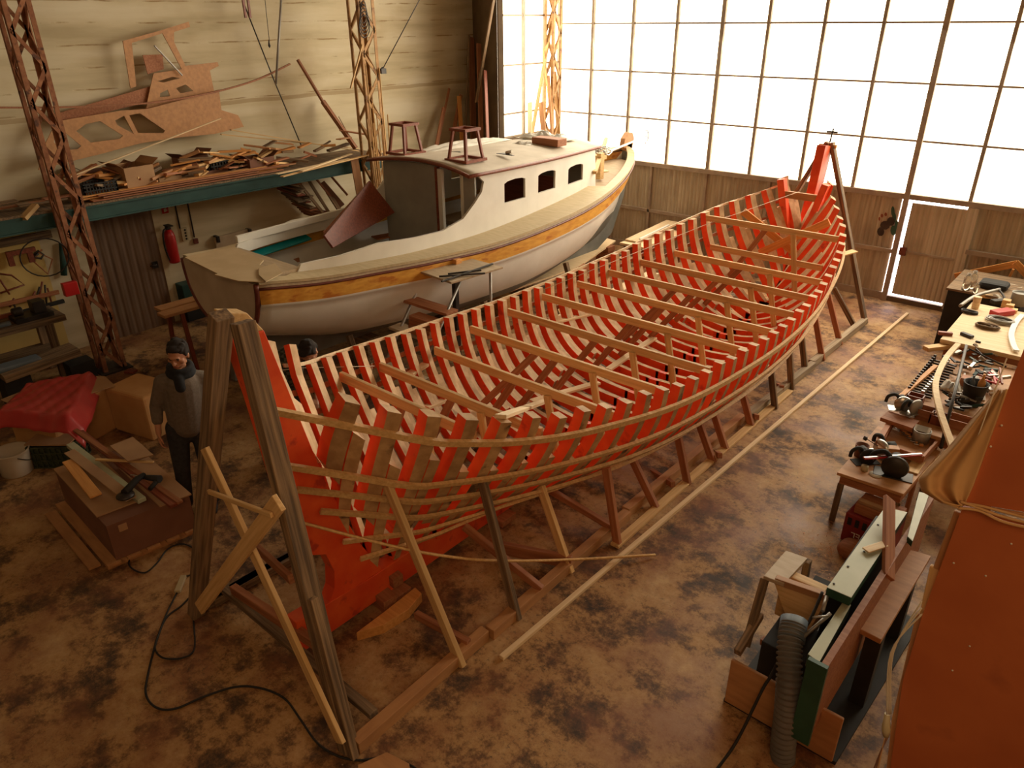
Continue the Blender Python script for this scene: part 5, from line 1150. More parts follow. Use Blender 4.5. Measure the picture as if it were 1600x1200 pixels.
# scraps on the floor under the shores and beside the boats
def scrap_zone(n, fn, label, group, seed, sz=(.08, .4), mats=('pine', 'redwood', 'pale', 'oldwood'), zr_=(0, .02), nm='floor_scrap'):
    rnd = random.Random(seed)
    for i in range(n):
        x, y = fn(rnd); L_ = rnd.uniform(*sz); an = rnd.uniform(0, math.pi); z = .02+rnd.uniform(*zr_)
        d_ = Vector((math.cos(an)*L_/2, math.sin(an)*L_/2, 0)); p = Vector((x, y, z))
        timber(nm, p-d_, p+d_, rnd.uniform(.04, .14), rnd.uniform(.015, .035), M[rnd.choice(mats)], label=label, cat='wood scrap', group=group)
scrap_zone(46, lambda r: (r.uniform(-6.6, -5.35), r.uniform(6.8, 11.2)), 'scrap of wood littering the floor between the two boats', 'scraps between the boats', 3, zr_=(0, .16))
scrap_zone(14, lambda r: (r.uniform(-7.6, -5.6), r.uniform(11.4, 12.6)), 'scrap of wood on the floor before the metal wall', 'scraps by the far wall', 4)
scrap_zone(9, lambda r: (r.uniform(-10.0, -9.2), r.uniform(2.9, 3.7)), 'dark scrap lying around the rusty column foot', 'scraps at the column foot', 8, (.08, .3), ('oldwood', 'redwood', 'mahog'))
sheet('long_board', [(880, 405), (940, 372), (962, 378), (905, 418), (760, 470), (740, 468)], .30, .03, M['pale'], 'long pale board lying between the boats')
timber('long_board', Vector((-6.1, 7.6, .32)), Vector((-6.2, 11.0, .32)), .22, .03, M['pale'], label='pale plank lying low beside the white boat bow', cat='board')
timber('board_bearer', Vector((-6.35, 8.2, .15)), Vector((-5.85, 8.2, .15)), .12, .30, M['redwood'], label='reddish block under the near end of the pale plank', cat='wood block')
timber('board_bearer', Vector((-6.45, 10.6, .15)), Vector((-5.95, 10.6, .15)), .12, .30, M['redwood'], label='reddish block under the far end of the pale plank', cat='wood block')
for i, (px, s) in enumerate([((782, 462), .26), ((945, 385), .24), ((905, 415), .22)]):
    p = G(px[0], px[1], .3)
    for k in range(3):
        bm = NB(); box(bm, p.x-s/2+.02*k, p.y-s/2, .11*k, p.x+s/2+.02*k, p.y+s/2, .11*k+.105); tag(obj('stacked_block', bm, M['orangewood' if i == 0 else 'redwood'], bevel=.008), 'wood block in the %s stack between the boats, %s from the bottom' % (['near orange', 'far', 'middle'][i], ORD[k]), 'wood block')
# low bench and planks by the far wall
fb = thing('low_bench', 'low pale bench with a dark drawer near the metal wall beyond the bow', 'bench', (-7.2, 12.2, 0))
zb = .62; q = [G(980, 365, zb), G(1014, 368, zb), G(1045, 325, zb), G(1008, 320, zb)]
cy = [(-7.15, 11.35), (-6.65, 11.35), (-6.55, 12.75), (-7.05, 12.75)]
bm = NB(); plate(bm, cy, [], lambda u, v, w_: Vector((u, v, .58+w_)), .04); obj('top', bm, M['pale'], fb)
bm = NB(); box(bm, -7.1, 11.42, .40, -6.62, 11.46, .58); obj('apron', bm, M['mahog'], fb)
for x, y in ((-7.08, 11.45), (-6.68, 11.45), (-7.0, 12.65), (-6.6, 12.65)): timber('leg', (x, y, 0), (x, y, .58), .05, .05, M['redwood'], fb, up=(0, 1, 0))
timber('pale_board', (-7.0, 11.5, .64), (-6.95, 12.9, .74), .26, .025, M['pale'], label='wide pale board sloping along the low far bench', cat='board')
timber('white_bar', (-6.85, 11.55, .69), (-6.8, 12.5, .77), .04, .03, M['white'], label='narrow white bar lying on the wide pale board', cat='bar')
# ------------------------------------------------------------------ right hand side: benches
def table(name, label, x0, y0, x1, y1, z, th, mt, legm, legs=True, over=.06, legw=.05, apron=True):
    t = thing(name, label, 'table', ((x0+x1)/2, (y0+y1)/2, 0)); bm = NB(); box(bm, x0, y0, z-th, x1, y1, z); obj('table_top', bm, mt, t, bevel=.005)
    if apron:
        bm = NB(); box(bm, x0+over, y0+over, z-th-.09, x1-over, y0+over+.02, z-th); box(bm, x0+over, y0+over+.02, z-th-.09, x0+over+.02, y1-over, z-th); obj('apron', bm, legm, t)
    if legs:
        for x in (x0+over+.02, x1-over-.02):
            for y in (y0+over+.02, y1-over-.02): timber('leg', (x, y, 0), (x, y, z-th), legw, legw, legm, t, up=(0, 1, 0))
    return t
TZ1 = .56
ta = thing('small_table', 'small brown wooden table loaded with black tools, its front leg on the floor', 'table', (-1.15, 6.6, 0))
A, B, C_, D = G(1308, 738, TZ1), G(1412, 772, TZ1), G(1470, 705, TZ1), G(1372, 665, TZ1)
bm = NB(); plate(bm, [(p.x, p.y) for p in (A, B, C_, D)], [], lambda u, v, w_: Vector((u, v, TZ1-.03+w_)), .03); obj('table_top', bm, M['ply'], ta, bevel=.004)
ins = [lerp(p, (A+B+C_+D)/4, .08) for p in (A, B, C_, D)]
bm = NB(); plate(bm, [(p.x, p.y) for p in ins], [], lambda u, v, w_: Vector((u, v, TZ1-.13+w_)), .10); obj('apron', bm, M['redwood'], ta)
for p in [lerp(p, (A+B+C_+D)/4, .13) for p in (A, B, C_, D)]: timber('leg', (p.x-.01, p.y, 0), (p.x, p.y, TZ1-.13), .05, .05, M['oldwood'], ta, up=(0, 1, 0))
table('middle_bench', 'brown tool bench crammed with clamps and small tools beyond the small table', -1.28, 7.25, -.25, 9.45, .70, .04, M['ply'], M['redwood'])
table('far_bench', 'pale plywood topped bench nearest the metal wall', -1.42, 9.15+.35, -.2, 11.15, .84, .05, M['pale'], M['redwood'])
Z1, Z2, Z3 = TZ1, .70, .84
def on(p, z): return G(p[0], p[1], z)
# far bench: items
def coil(name, px, z, r, n, th, mt, label, cat='cable', seed=1, sq=1.):
    rnd = random.Random(seed); c = on(px, z); bm = NB()
    for k in range(n):
        o_ = Vector((rnd.uniform(-.2, .2)*r, rnd.uniform(-.2, .2)*r, th+.6*th*k)); rr = r*rnd.uniform(.6, 1.1); ph = rnd.uniform(0, 3)
        tube(bm, [c+o_+Vector((rr*math.cos(a), rr*sq*math.sin(a), .3*th*math.sin(3*a+ph))) for a in [q*math.pi/8 for q in range(17)]], th, 5, cap=False)
    return tag(obj(name, bm, mt), label, cat)
coil('cable_coil', (1563, 503), Z3, .14, 7, .010, M['galv'], 'grey coiled cable in the middle of the pale bench', seed=3, sq=.7)
coil('cable_coil', (1540, 512), Z3, .12, 6, .010, M['oldwood'], 'brownish coiled cable beside the grey coil on the pale bench', seed=5, sq=.6)
coil('cable_coil', (1515, 490), Z3, .09, 5, .010, M['dark'], 'small dark coil at the left edge of the pale bench', seed=6, sq=.5)
coil('string_bundle', (1585, 452), Z3, .13, 5, .012, M['paper'], 'white looped cord near the paint pot on the pale bench', seed=8, sq=.6)
for i, (p, q, w_, h_, m_, lab) in enumerate([((1520, 527), (1502, 520), .06, .04, 'dark', 'small dark tool near the front edge of the pale bench'), ((1533, 535), (1524, 533), .03, .02, 'dark', 'tiny dark bit lying at the front edge of the pale bench'), ((1552, 490), (1580, 486), .13, .07, 'red', 'red power tool lying on the pale bench'), ((1550, 472), (1574, 470), .09, .06, 'dark', 'dark tool behind the red power tool on the bench'), ((1556, 462), (1565, 470), .06, .05, 'paper', 'pale pinkish cloth piece by the dark tool'), ((1532, 462), (1552, 464), .06, .05, 'pine', 'tan block lying behind the dark tool on the pale bench')]):
    P, Q = on(p, Z3+h_/2), on(q, Z3+h_/2); timber('bench_item', P, Q, w_, h_, M[m_], label=lab, cat='tool', bevel=.012)
bm = NB(); c = on((1523, 482), Z3); lathe(bm, c, [(0, 0), (.042, 0), (.048, .15), (.05, .16), (0, .16)], 16); tag(obj('plastic_cup', bm, M['pale']), 'pale upright cup near the left edge of the pale bench', 'cup')
bm = NB(); c = on((1590, 476), Z3); lathe(bm, c, [(0, 0), (.10, 0), (.10, .16), (.105, .17), (.09, .17), (.09, .15), (0, .15)], 26); tag(obj('paint_pot', bm, M['primer']), 'round grey paint pot at the right end of the pale bench', 'pot')
for k in range(3): c = on((1583-6*k, 488-4*k), Z3); bm = NB(); box(bm, c.x-.05, c.y-.05, Z3, c.x+.04, c.y+.05, Z3+.045+.03*k); tag(obj('wood_cube', bm, M['pine'], bevel=.004), 'small yellow wood block by the paint pot, %s' % ['lowest', 'middle one in height', 'tallest'][k], 'wood block')
t = thing('caulking_gun', 'long grey tubular tool lying across the back of the pale bench', 'tool', on((1530, 462), Z3))
bm = NB(); tube(bm, spline([on((1500, 478), Z3+.02), on((1525, 462), Z3+.08), on((1562, 452), Z3+.12)], 6), .022, 8); obj('tube', bm, M['galv'], t)
bm = NB(); tube(bm, spline([on((1560, 452), Z3+.12), on((1568, 462), Z3+.08), on((1572, 474), Z3+.02)], 6), .014, 8); obj('handle', bm, M['dark'], t)
bm = NB(); cpts = [on(p, Z3+.03) for p in [(1598, 492), (1590, 500), (1583, 512), (1580, 524), (1583, 538), (1588, 548)]]
for a_, b2 in zip(spline(cpts, 3)[:-1], spline(cpts, 3)[1:]): beam(bm, a_, b2, .06, .02)
tag(obj('white_curved_template', bm, M['white']), 'white curved toothed strip lying on the right edge of the pale bench', 'strip')
for i, (p, q, w_, h_, m_, z, lab) in enumerate([((1466, 520), (1488, 522), .05, .04, 'mahog', Z3+.02, 'dark red bar poking out from the left edge of the pale bench'), ((1446, 545), (1484, 540), .09, .05, 'pine', Z2+.06, 'tan board stub sticking out below the pale bench')]):
    timber('bench_stub', on(p, z), on(q, z), w_, h_, M[m_], label=lab, cat='board')
# dark cabinet and glass jars behind
cbn = thing('dark_cabinet', 'dark low cabinet between the far door and the pale bench', 'cabinet', (-1.5, 11.9, 0))
bm = NB(); box(bm, -1.78, 11.45, 0, -.9, 12.5, .86); obj('body', bm, M['black'], cbn, bevel=.01); bm = NB(); box(bm, -1.80, 11.42, .862, -.88, 12.52, .89); obj('top', bm, M['oldwood'], cbn)
gm = bpy.data.materials.new('clear_glass'); gm.use_nodes = True; gb = gm.node_tree.nodes['Principled BSDF']; gb.inputs['Transmission Weight'].default_value = .9; gb.inputs['Roughness'].default_value = .08; gb.inputs['Base Color'].default_value = (.8, .75, .65, 1)
for i, (px, r, h) in enumerate([((1508, 453), .05, .24), ((1517, 451), .05, .26), ((1523, 458), .035, .15)]):
    c = on(px, .89); bm = NB(); lathe(bm, c, [(0, 0), (r, 0), (r, h*.75), (r*.5, h*.85), (r*.5, h), (0, h)], 16); tag(obj('glass_jar', bm, gm), ['left clear jar standing on the dark cabinet', 'taller clear jar beside the left one on the dark cabinet', 'smallest clear bottle on the dark cabinet'][i], 'jar')
bm = NB(); c = on((1555, 450), .89); box(bm, c.x-.20, c.y-.16, .89, c.x+.16, c.y+.12, .99); tag(obj('dark_tool_bag', bm, M['black'], bevel=.05), 'black rounded tool bag under the orange wooden truss', 'bag')
# orange roof-truss like frame leaning at the wall
tw = thing('wooden_truss', 'orange wooden triangular truss leaning at the wall above the dark cabinet', 'truss', (-1.2, 12.6, 1.0))
def tb(n, p, q, w_, y=12.75, m_='orangewood'): timber(n, atY(*p, y), atY(*q, y), .03, w_, M[m_], tw, up=(0, 0, 1))
tb('rafter', (1492, 432), (1590, 412), .10); tb('rafter', (1586, 410), (1625, 450), .10, 12.72); tb('bottom_chord', (1510, 432), (1612, 466), .09, 12.78); tb('strut', (1584, 420), (1566, 455), .09, 12.70); tb('bottom_chord', (1574, 448), (1640, 452), .05, 12.68, 'orangewood')
timber('orange_board', atY(1484, 452, 12.5), atY(1506, 438, 12.6), .14, .03, M['orangewood'], label='short orange board behind the glass jars', cat='board')
# middle bench: rack of small clamps, bent pale strip, dark pole, buckets, bottles
for k in range(15):
    u = k/14; p = (1475-40*u, 566+50*u)
    a_, b2 = on((p[0]-16, p[1]-3), Z2+.03), on((p[0]+20, p[1]+6), Z2+.03)
    tg = thing('steel_clamp', 'small dark clamp in the row on the middle bench', 'clamp', a_, 'row of clamps on the bench')
    bm = NB(); beam(bm, a_, b2, .012, .02); obj('bar', bm, M['dark'], tg)
    bm = NB(); beam(bm, a_, a_+Vector((0, 0, .07)), .03, .02); obj('jaw', bm, M['dark'], tg)
    bm = NB(); beam(bm, lerp(a_, b2, .6), lerp(a_, b2, .6)+Vector((0, 0, .06)), .03, .02); obj('jaw', bm, M['steel'], tg)
timber('clamp_rail', on((1407, 620), Z2+.07), on((1462, 572), Z2+.07), .05, .03, M['orangewood'], label='reddish wooden rail along the row of clamps on the bench', cat='rail')
rnd = random.Random(31)
for k in range(95):
    px = (rnd.uniform(1478, 1560), rnd.uniform(545, 640))
    if px[0]-1478 > 70 and px[1] > 600: continue
    a_ = on(px, Z2+.02+rnd.uniform(0, .10)); an = rnd.uniform(0, 6.28); L_ = rnd.uniform(.05, .16); b2 = a_+Vector((math.cos(an)*L_, math.sin(an)*L_, rnd.uniform(-.01, .06)))
    timber('small_tool', a_, b2, rnd.uniform(.015, .045), rnd.uniform(.012, .04), M[rnd.choice(['dark', 'black', 'dark', 'black', 'steel', 'green', 'dark', 'galv', 'oldwood'])], label='small dark tool or fitting in the heap on the middle bench', cat='tool', group='heap of small tools on the bench')
bent = [on((1497, 538), Z3+.10), on((1478, 560), Z2+.20), on((1464, 590), Z2+.22), on((1462, 612), Z2+.22), on((1468, 640), Z2+.18), on((1478, 670), Z2+.12), on((1488, 698), Z2+.06)]
bm = NB(); sp_ = spline(bent, 6)
for a_, b2 in zip(sp_[:-1], sp_[1:]): beam(bm, a_, b2, .055, .03)
tag(obj('bent_strip', bm, M['pale']), 'long pale curved wooden strip arching over the tool bench', 'strip')
bm = NB(); tube(bm, [on((1510, 540), Z2+.42), on((1490, 620), Z2+.30), on((1470, 700), Z1+.10)], .016, 8); tag(obj('dark_pole', bm, M['dark']), 'long dark pole propped across the tool bench beside the curved strip', 'pole')
bm = NB(); tube(bm, [on((1514, 545), Z2+.38), on((1572, 573), Z2+.22)], .010, 6); tag(obj('thin_rod', bm, M['dark']), 'thin dark rod slanting to the right over the tool bench', 'rod')
bm = NB(); c = on((1516, 632), Z2); lathe(bm, c, [(0, 0), (.08, 0), (.115, .24), (.12, .25), (.105, .25), (.07, .03), (0, .03)], 22); tag(obj('plastic_pail', bm, M['black']), 'black pail holding bottles at the right of the tool bench', 'pail')
for i, (px, m_, h, r) in enumerate([((1526, 626), 'orangewood', .30, .035), ((1512, 622), 'blue', .26, .03)]):
    c = on(px, Z2+.04); bm = NB(); lathe(bm, c, [(0, 0), (r, 0), (r, h*.7), (r*.35, h*.85), (r*.35, h), (0, h)], 14); tag(obj('spray_bottle', bm, M[m_]), ['orange bottle standing in the black pail', 'blue grey bottle standing in the black pail'][i], 'bottle')
crumple('white_rag', (on((1487, 605), Z2+.02).x, on((1487, 605), Z2+.02).y, Z2), .22, .22, .10, M['paper'], 'crumpled white rag in the middle of the tool bench', 'rag', 12, 3)
bm = NB(); c = on((1512, 598), Z2+.06); box(bm, c.x-.07, c.y-.06, Z2, c.x+.10, c.y+.06, Z2+.12); tag(obj('tan_carton', bm, M['redwood'], bevel=.004), 'reddish tan carton behind the black pail on the bench', 'box')
for i in range(5):
    p, q = [((1530, 592), (1560, 600)), ((1545, 582), (1562, 597)), ((1550, 578), (1556, 600)), ((1528, 585), (1548, 592)), ((1562, 575), (1566, 600))][i]; timber('red_handle_tool', on(p, Z2+.10), on(q, Z2+.14), .02, .02, M['red' if i < 3 else 'mahog'], label='red handled tool at the right end of the tool bench', cat='tool', group='red handled tools')
# step below: wooden tray with boxes, planes, cutter
timber('bench_step', on((1385, 640), Z2+.02)+Vector((.02, -.15, 0)), on((1420, 652), Z2+.02)+Vector((.1, -.15, 0)), .20, .04, M['redwood'], label='reddish board end projecting from the tool bench corner', cat='board')
for i, (px, s, h, m_, lab) in enumerate([((1447, 648), .17, .11, 'redwood', 'left wooden bin of the row along the near end of the tool bench'), ((1468, 656), .16, .10, 'mahog', 'second wooden bin along the near end of the tool bench'), ((1500, 662), .22, .10, 'redwood', 'open brown bin at the near right of the tool bench'), ((1430, 625), .15, .10, 'mahog', 'brown bin behind the silver machine on the tool bench')]):
    c = on(px, Z2+.04); carton((0, 0), Z2+.005, s, s*.8, h, M[m_], lab, .2, False, 'wooden_bin', 'bin', x=None) if False else None
    t = thing('wooden_bin', lab, 'bin', (c.x, c.y, Z2)); bm = NB(); th = .01; box(bm, c.x-s/2, c.y-s*.4, Z2, c.x+s/2, c.y+s*.4, Z2+th)
    for q in ((-s/2, -s*.4, -s/2+th, s*.4), (s/2-th, -s*.4, s/2, s*.4), (-s/2, -s*.4, s/2, -s*.4+th), (-s/2, s*.4-th, s/2, s*.4)): box(bm, c.x+q[0], c.y+q[1], Z2+th, c.x+q[2], c.y+q[3], Z2+h)
    obj('bin_walls', bm, M[m_], t)
def power_tool(px, z, label, s=1., m1='black', m2='steel', rot=0., nm='power_saw'):
    c = on(px, z); t = thing(nm, label, 'power tool', c); R_ = Matrix.Translation(c) @ Matrix.Rotation(rot, 4, 'Z') @ Matrix.Scale(s, 4)
    bm = NB(); box(bm, -.12, -.06, 0, .12, .06, .008); obj('base_plate', bm, M[m2], t, R_, bevel=.002)
    bm = NB(); lathe(bm, (-.0, -.045, .075), [(0, 0), (.075, 0), (.085, .02), (.07, .045), (0, .05)], 20, 'Y'); obj('blade_guard', bm, M[m2], t, R_)
    bm = NB(); tube(bm, [(0, .0, .085), (0, .10, .085)], [.045, .04], 12); obj('motor', bm, M[m1], t, R_)
    bm = NB(); tube(bm, spline([(-.03, .02, .11), (-.08, .02, .15), (-.14, .02, .12), (-.15, .02, .06)], 5), .017, 8); obj('handle', bm, M[m1], t, R_)
power_tool((1408, 640), Z2+.05, 'silver and black hand saw at the left corner of the tool bench', 1.0, 'black', 'steel', .4)
power_tool((1425, 645), Z2+.05, 'silver planer with a black body beside the hand saw', 1.0, 'black', 'galv', 1.2, 'planer')
# wooden drawer tray between small table and tool bench
tp_ = [on(p, .60) for p in ((1375, 700), (1400, 655), (1468, 690), (1440, 722))]
t = thing('tool_tray', 'open brown wooden tray of chisels between the small table and the tool bench', 'tray', tp_[0]); zt = .60
bm = NB(); plate(bm, [(p.x, p.y) for p in tp_], [], lambda u, v, w_: Vector((u, v, zt-.02+w_)), .02); obj('tray_bottom', bm, M['ply'], t)
for k in range(4): timber('tray_side', tp_[k]+Vector((0, 0, .03)), tp_[(k+1) % 4]+Vector((0, 0, .03)), .025, .07, M['redwood'], t)
for x_, y_ in ((0, 0), (1, 0), (2, 0), (3, 0)): p = lerp(tp_[x_], (tp_[0]+tp_[2])/2, .1); timber('leg', (p.x, p.y, 0), (p.x, p.y, zt-.02), .04, .04, M['redwood'], t, up=(0, 1, 0))
for i in range(6):
    p, q = (1398+6*i, 668+5*i), (1418+5*i, 676+4*i); a_, b2 = on(p, zt+.02), on(q, zt+.02)
    tg = thing('chisel', 'steel chisel lying in the open wooden tray', 'chisel', a_, 'chisels in the tray'); timber('blade', a_, lerp(a_, b2, .55), .02, .006, M['steel'], tg); timber('handle', lerp(a_, b2, .55), b2, .024, .022, M['orangewood'], tg)
c = on((1437, 690), zt); bm = NB(); lathe(bm, c, [(0, 0), (.075, 0), (.08, .13), (.072, .13), (.07, .01), (0, .01)], 20); tag(obj('tin_can', bm, M['galv']), 'grey tin with papers in it standing in the wooden tray', 'tin')
for i in range(3):
    q = c+Vector((.02*i-.03, .02, .11)); bm = NB(); hexa(bm, [q+Vector(v)*1 for v in ((-.05, -.03, 0), (.05, -.03, 0), (.05, .04, .03), (-.05, .04, .03), (-.05, -.03, .004), (.05, -.03, .004), (.05, .04, .034), (-.05, .04, .034))]); tag(obj('folded_paper', bm, M['paper']), 'white paper stuffed in the grey tin, %s' % ['left piece', 'middle piece', 'right piece'][i], 'paper')
timber('brown_bar', on((1372, 693), .68), on((1388, 664), .68), .05, .05, M['redwood'], label='reddish bar standing along the left end of the wooden tray', cat='bar')
# small table items
bm = NB(); c = on((1344, 712), Z1); lathe(bm, c, [(0, 0), (.055, 0), (.06, .11), (.062, .12), (.054, .12), (.05, .01), (0, .01)], 20); tag(obj('brown_tin', bm, M['darkcard']), 'round brown tin at the left of the small table', 'tin')
power_tool((1352, 722), Z1, 'black hand tool lying before the brown tin on the small table', 1.0, 'black', 'black', .8, 'router')
power_tool((1395, 742), Z1, 'large black power planer on the right side of the small table', 1.35, 'black', 'dark', .2, 'planer')
power_tool((1378, 712), Z1, 'black tool with a steel plate at the back of the small table', 1.1, 'black', 'steel', -.6, 'sander')
for i, (px, r, h, m_) in enumerate([((1350, 735), .032, .05, 'sock'), ((1368, 742), .055, .008, 'paper')]):
    c = on(px, Z1); bm = NB(); lathe(bm, c, [(0, 0), (r, 0), (r, h), (0, h)], 18); tag(obj('jar_lid' if i else 'small_jar', bm, M[m_]), ['small jar with a pale lid at the front edge of the small table', 'flat pale round disc on the front of the small table'][i], 'jar' if not i else 'disc')
bm = NB(); p, q = on((1350, 716), Z1+.16), on((1440, 710), Z1+.16); beam(bm, p, q, .035, .012); lv = obj('spirit_level', bm, M['red']); tag(lv, 'red and silver bar lying across the tools on the small table', 'level')
bm = NB(); up_ = Vector((0, 0, .009)); beam(bm, p+up_, q+up_, .012, .006); obj('silver_edge', bm, M['steel'], lv)
timber('wood_block', on((1370, 700), Z1+.10), on((1404, 704), Z1+.10), .08, .06, M['ply'], label='tan wooden block at the back left of the small table', cat='wood block')
timber('tan_card', on((1424, 738), Z1+.01), on((1436, 720), Z1+.01), .11, .015, M['pine'], label='pale card lying at the right corner of the small table', cat='card')
bm = NB(); tube(bm, [on((1353, 685), Z1+.28), on((1372, 697), Z1+.16)], .004, 5); tube(bm, [on((1350, 684), Z1+.29), on((1354, 686), Z1+.28)], .02, 6); tag(obj('mirror_rod', bm, M['dark']), 'thin rod with a dark tip sticking out left above the small table', 'rod')
# crates beneath the table with lettering
cx0, cy0 = G(1312, 842), G(1372, 868); ux_ = (cy0-cx0).normalized(); uy_ = Vector((-ux_.y, ux_.x, 0))
def ubox(bm, o_, ax, ay, L_, W_, z0_, z1_, u0=0, v0=0):
    P = lambda u, v, z: o_+ax*(u0+u)+ay*(v0+v)+Vector((0, 0, z)); hexa(bm, [P(0, 0, z0_), P(L_, 0, z0_), P(L_, W_, z0_), P(0, W_, z0_), P(0, 0, z1_), P(L_, 0, z1_), P(L_, W_, z1_), P(0, W_, z1_)])
rc = thing('beer_crate', 'dark red plastic bottle crate standing under the small table', 'crate', cx0+ux_*.2)
bm = NB(); ubox(bm, cx0, ux_, uy_, .42, .30, .0, .30); obj('body', bm, M['crate'], rc, bevel=.01)
def lettering(txt, o_, ax, nrm, size, mt, parent, name='lettering', flip=False, upv=Vector((0, 0, 1))):
    cu = bpy.data.curves.new(name, 'FONT'); cu.body = txt; cu.size = size; cu.extrude = .0015; cu.align_x = 'CENTER'; cu.align_y = 'CENTER'
    tmp = bpy.data.objects.new('tmp', cu); COL.objects.link(tmp); dg = bpy.context.evaluated_depsgraph_get(); me = bpy.data.meshes.new_from_object(tmp.evaluated_get(dg)); bpy.data.objects.remove(tmp)
    me.materials.clear(); me.materials.append(mt); o = bpy.data.objects.new(name, me); COL.objects.link(o)
    m = Matrix((ax, upv, nrm)).transposed().to_4x4(); m.translation = o_; return place(o, parent, m)
nr = -uy_
lettering('AMSTEL', cx0+ux_*.23+nr*.004+Vector((0, 0, .10)), -ux_, nr, .085, M['white'], rc, upv=Vector((0, 0, -1)))
for k in range(6):
    bm = NB(); P = cx0+ux_*(.03+.065*k)+nr*.003+Vector((0, 0, .225)); beam(bm, P, P+ux_*.035, .006, .075); obj('grip_slot', bm, M['black'], rc)
t2 = thing('parts_box', 'reddish box with pale things on top of the dark red crate', 'box', cx0)
bm = NB(); ubox(bm, cx0, ux_, uy_, .36, .24, .302, .40, .05, .04); obj('body', bm, M['redwood'], t2, bevel=.006)
bm = NB(); ubox(bm, cx0, ux_, uy_, .30, .05, .402, .43, .06, .06); tag(obj('cardboard_flap', bm, M['card']), 'cardboard strip lying on the reddish box under the table', 'cardboard')
cardb = G(1330, 868); bm = NB(); lathe(bm, cardb, [(0, 0), (.10, 0), (.13, .05), (.10, .12), (0, .14)], 18); tag(obj('shavings_sack', bm, M['redwood']), 'rounded reddish sack lying before the dark red crate', 'sack')
# heap of orange shavings
bm = NB(); rnd = random.Random(9); c = G(1280, 855)
for k in range(420):
    a_ = rnd.uniform(0, 6.28); r = abs(rnd.gauss(0, .28)); p = Vector((c.x+r*math.cos(a_)*.6+.1, c.y+r*math.sin(a_), .004+max(0, .05-.12*r)*rnd.random())); s = rnd.uniform(.006, .018); d_ = Vector((rnd.uniform(-1, 1), rnd.uniform(-1, 1), rnd.uniform(-.2, .4)))*s; e_ = Vector((-d_.y, d_.x, 0))*.6
    v = [bm.verts.new(q) for q in (p-d_, p+e_, p+d_)]; bm.faces.new(v)
tag(obj('wood_shavings', bm, M['orangewood']), 'orange wood shavings scattered by the small table leg', 'shavings', kind='stuff')
# ------------------------------------------------------------------ surface planer with extraction hose
jx = thing('planing_machine', 'green and cream planing machine with long tables and a wooden hood', 'machine', (-.95, 4.2, 0))
def jbox(n, x0, y0, z0_, x1, y1, z1_, mt, bev=.006, parent=jx): bm = NB(); box(bm, x0, y0, z0_, x1, y1, z1_); return obj(n, bm, mt, parent, bevel=bev)
# plywood base board and dark body
base = [G(1150, 1085), G(1310, 1180), G(1345, 1100), G(1185, 1010)]
bm = NB(); plate(bm, [(-1.27, 3.72), (-.50, 3.72), (-.42, 5.4), (-1.25, 5.4)], [], lambda u, v, w_: Vector((u, v, w_)), .03); obj('plinth', bm, M['black'], jx)
jbox('front_board', -1.26, 3.70, .03, -.52, 3.725, .42, M['ply'])
jbox('body', -.90, 4.3, .03, -.74, 5.3, .88, M['black']); jbox('motor_box', -1.16, 3.95, .03, -.84, 4.3, .46, M['black'])
def slabp(n, px, z, th, mt, side=None):
    pts = [on(p, z) for p in px]; bm = NB(); plate(bm, [(p.x, p.y) for p in pts], [], lambda u, v, w_: Vector((u, v, z-th+w_)), th, 0, 1 if side else 0)
    return obj(n, bm, [mt, side] if side else mt, jx, bevel=.004)
slabp('infeed_table', [(1292, 918), (1330, 934), (1418, 800), (1383, 792)], .98, .07, M['grngray'], M['mgreen'])
slabp('outfeed_table', [(1262, 1022), (1280, 1035), (1330, 945), (1318, 938)], .90, .10, M['grngray'], M['mgreen'])
slabp('outfeed_table', [(1418, 838), (1426, 846), (1452, 772), (1436, 768)], .98, .05, M['grngray'], M['mgreen'])
# tall vertical wooden fence, tan inner face and green end
F1, F2 = on((1282, 1036), .92), on((1452, 772), .98)
bm = NB(); a_, b2 = Vector((F1.x, F1.y, 0)), Vector((F2.x, F2.y, 0)); d_ = (b2-a_).normalized(); n_ = Vector((d_.y, -d_.x, 0))
hexa(bm, [a_+Vector((0, 0, .30)), a_+n_*.04+Vector((0, 0, .30)), b2+n_*.04+Vector((0, 0, .45)), b2+Vector((0, 0, .45)), a_+Vector((0, 0, .90)), a_+n_*.04+Vector((0, 0, .90)), b2+n_*.04+Vector((0, 0, .97)), b2+Vector((0, 0, .97))]); obj('side_apron', bm, M['redwood'], jx)
bm = NB(); hexa(bm, [a_-n_*.07-d_*.01+Vector((0, 0, .25)), a_+n_*.045-d_*.01+Vector((0, 0, .25)), a_+n_*.045+d_*.02+Vector((0, 0, .25)), a_-n_*.07+d_*.02+Vector((0, 0, .25)), a_-n_*.07-d_*.01+Vector((0, 0, .91)), a_+n_*.045-d_*.01+Vector((0, 0, .91)), a_+n_*.045+d_*.02+Vector((0, 0, .91)), a_-n_*.07+d_*.02+Vector((0, 0, .91))]); obj('end_casting', bm, M['mgreen'], jx)
timber('fence_board', on((1383, 900), .90)+Vector((.02, 0, 0)), on((1384, 800), .99)+Vector((0, 0, .12)), .03, .10, M['redwood'], jx, up=(0, 1, 0))
timber('knife_guard', on((1352, 860), 1.0), on((1383, 850), 1.0), .06, .012, M['pale'], jx)
bm = NB()
for p in [(1303, 912), (1325, 885), (1350, 862), (1372, 820)]: lathe(bm, on(p, .982), [(0, 0), (.008, 0), (.008, .003), (0, .003)], 8)
obj('bolt_heads', bm, M['dark'], jx)
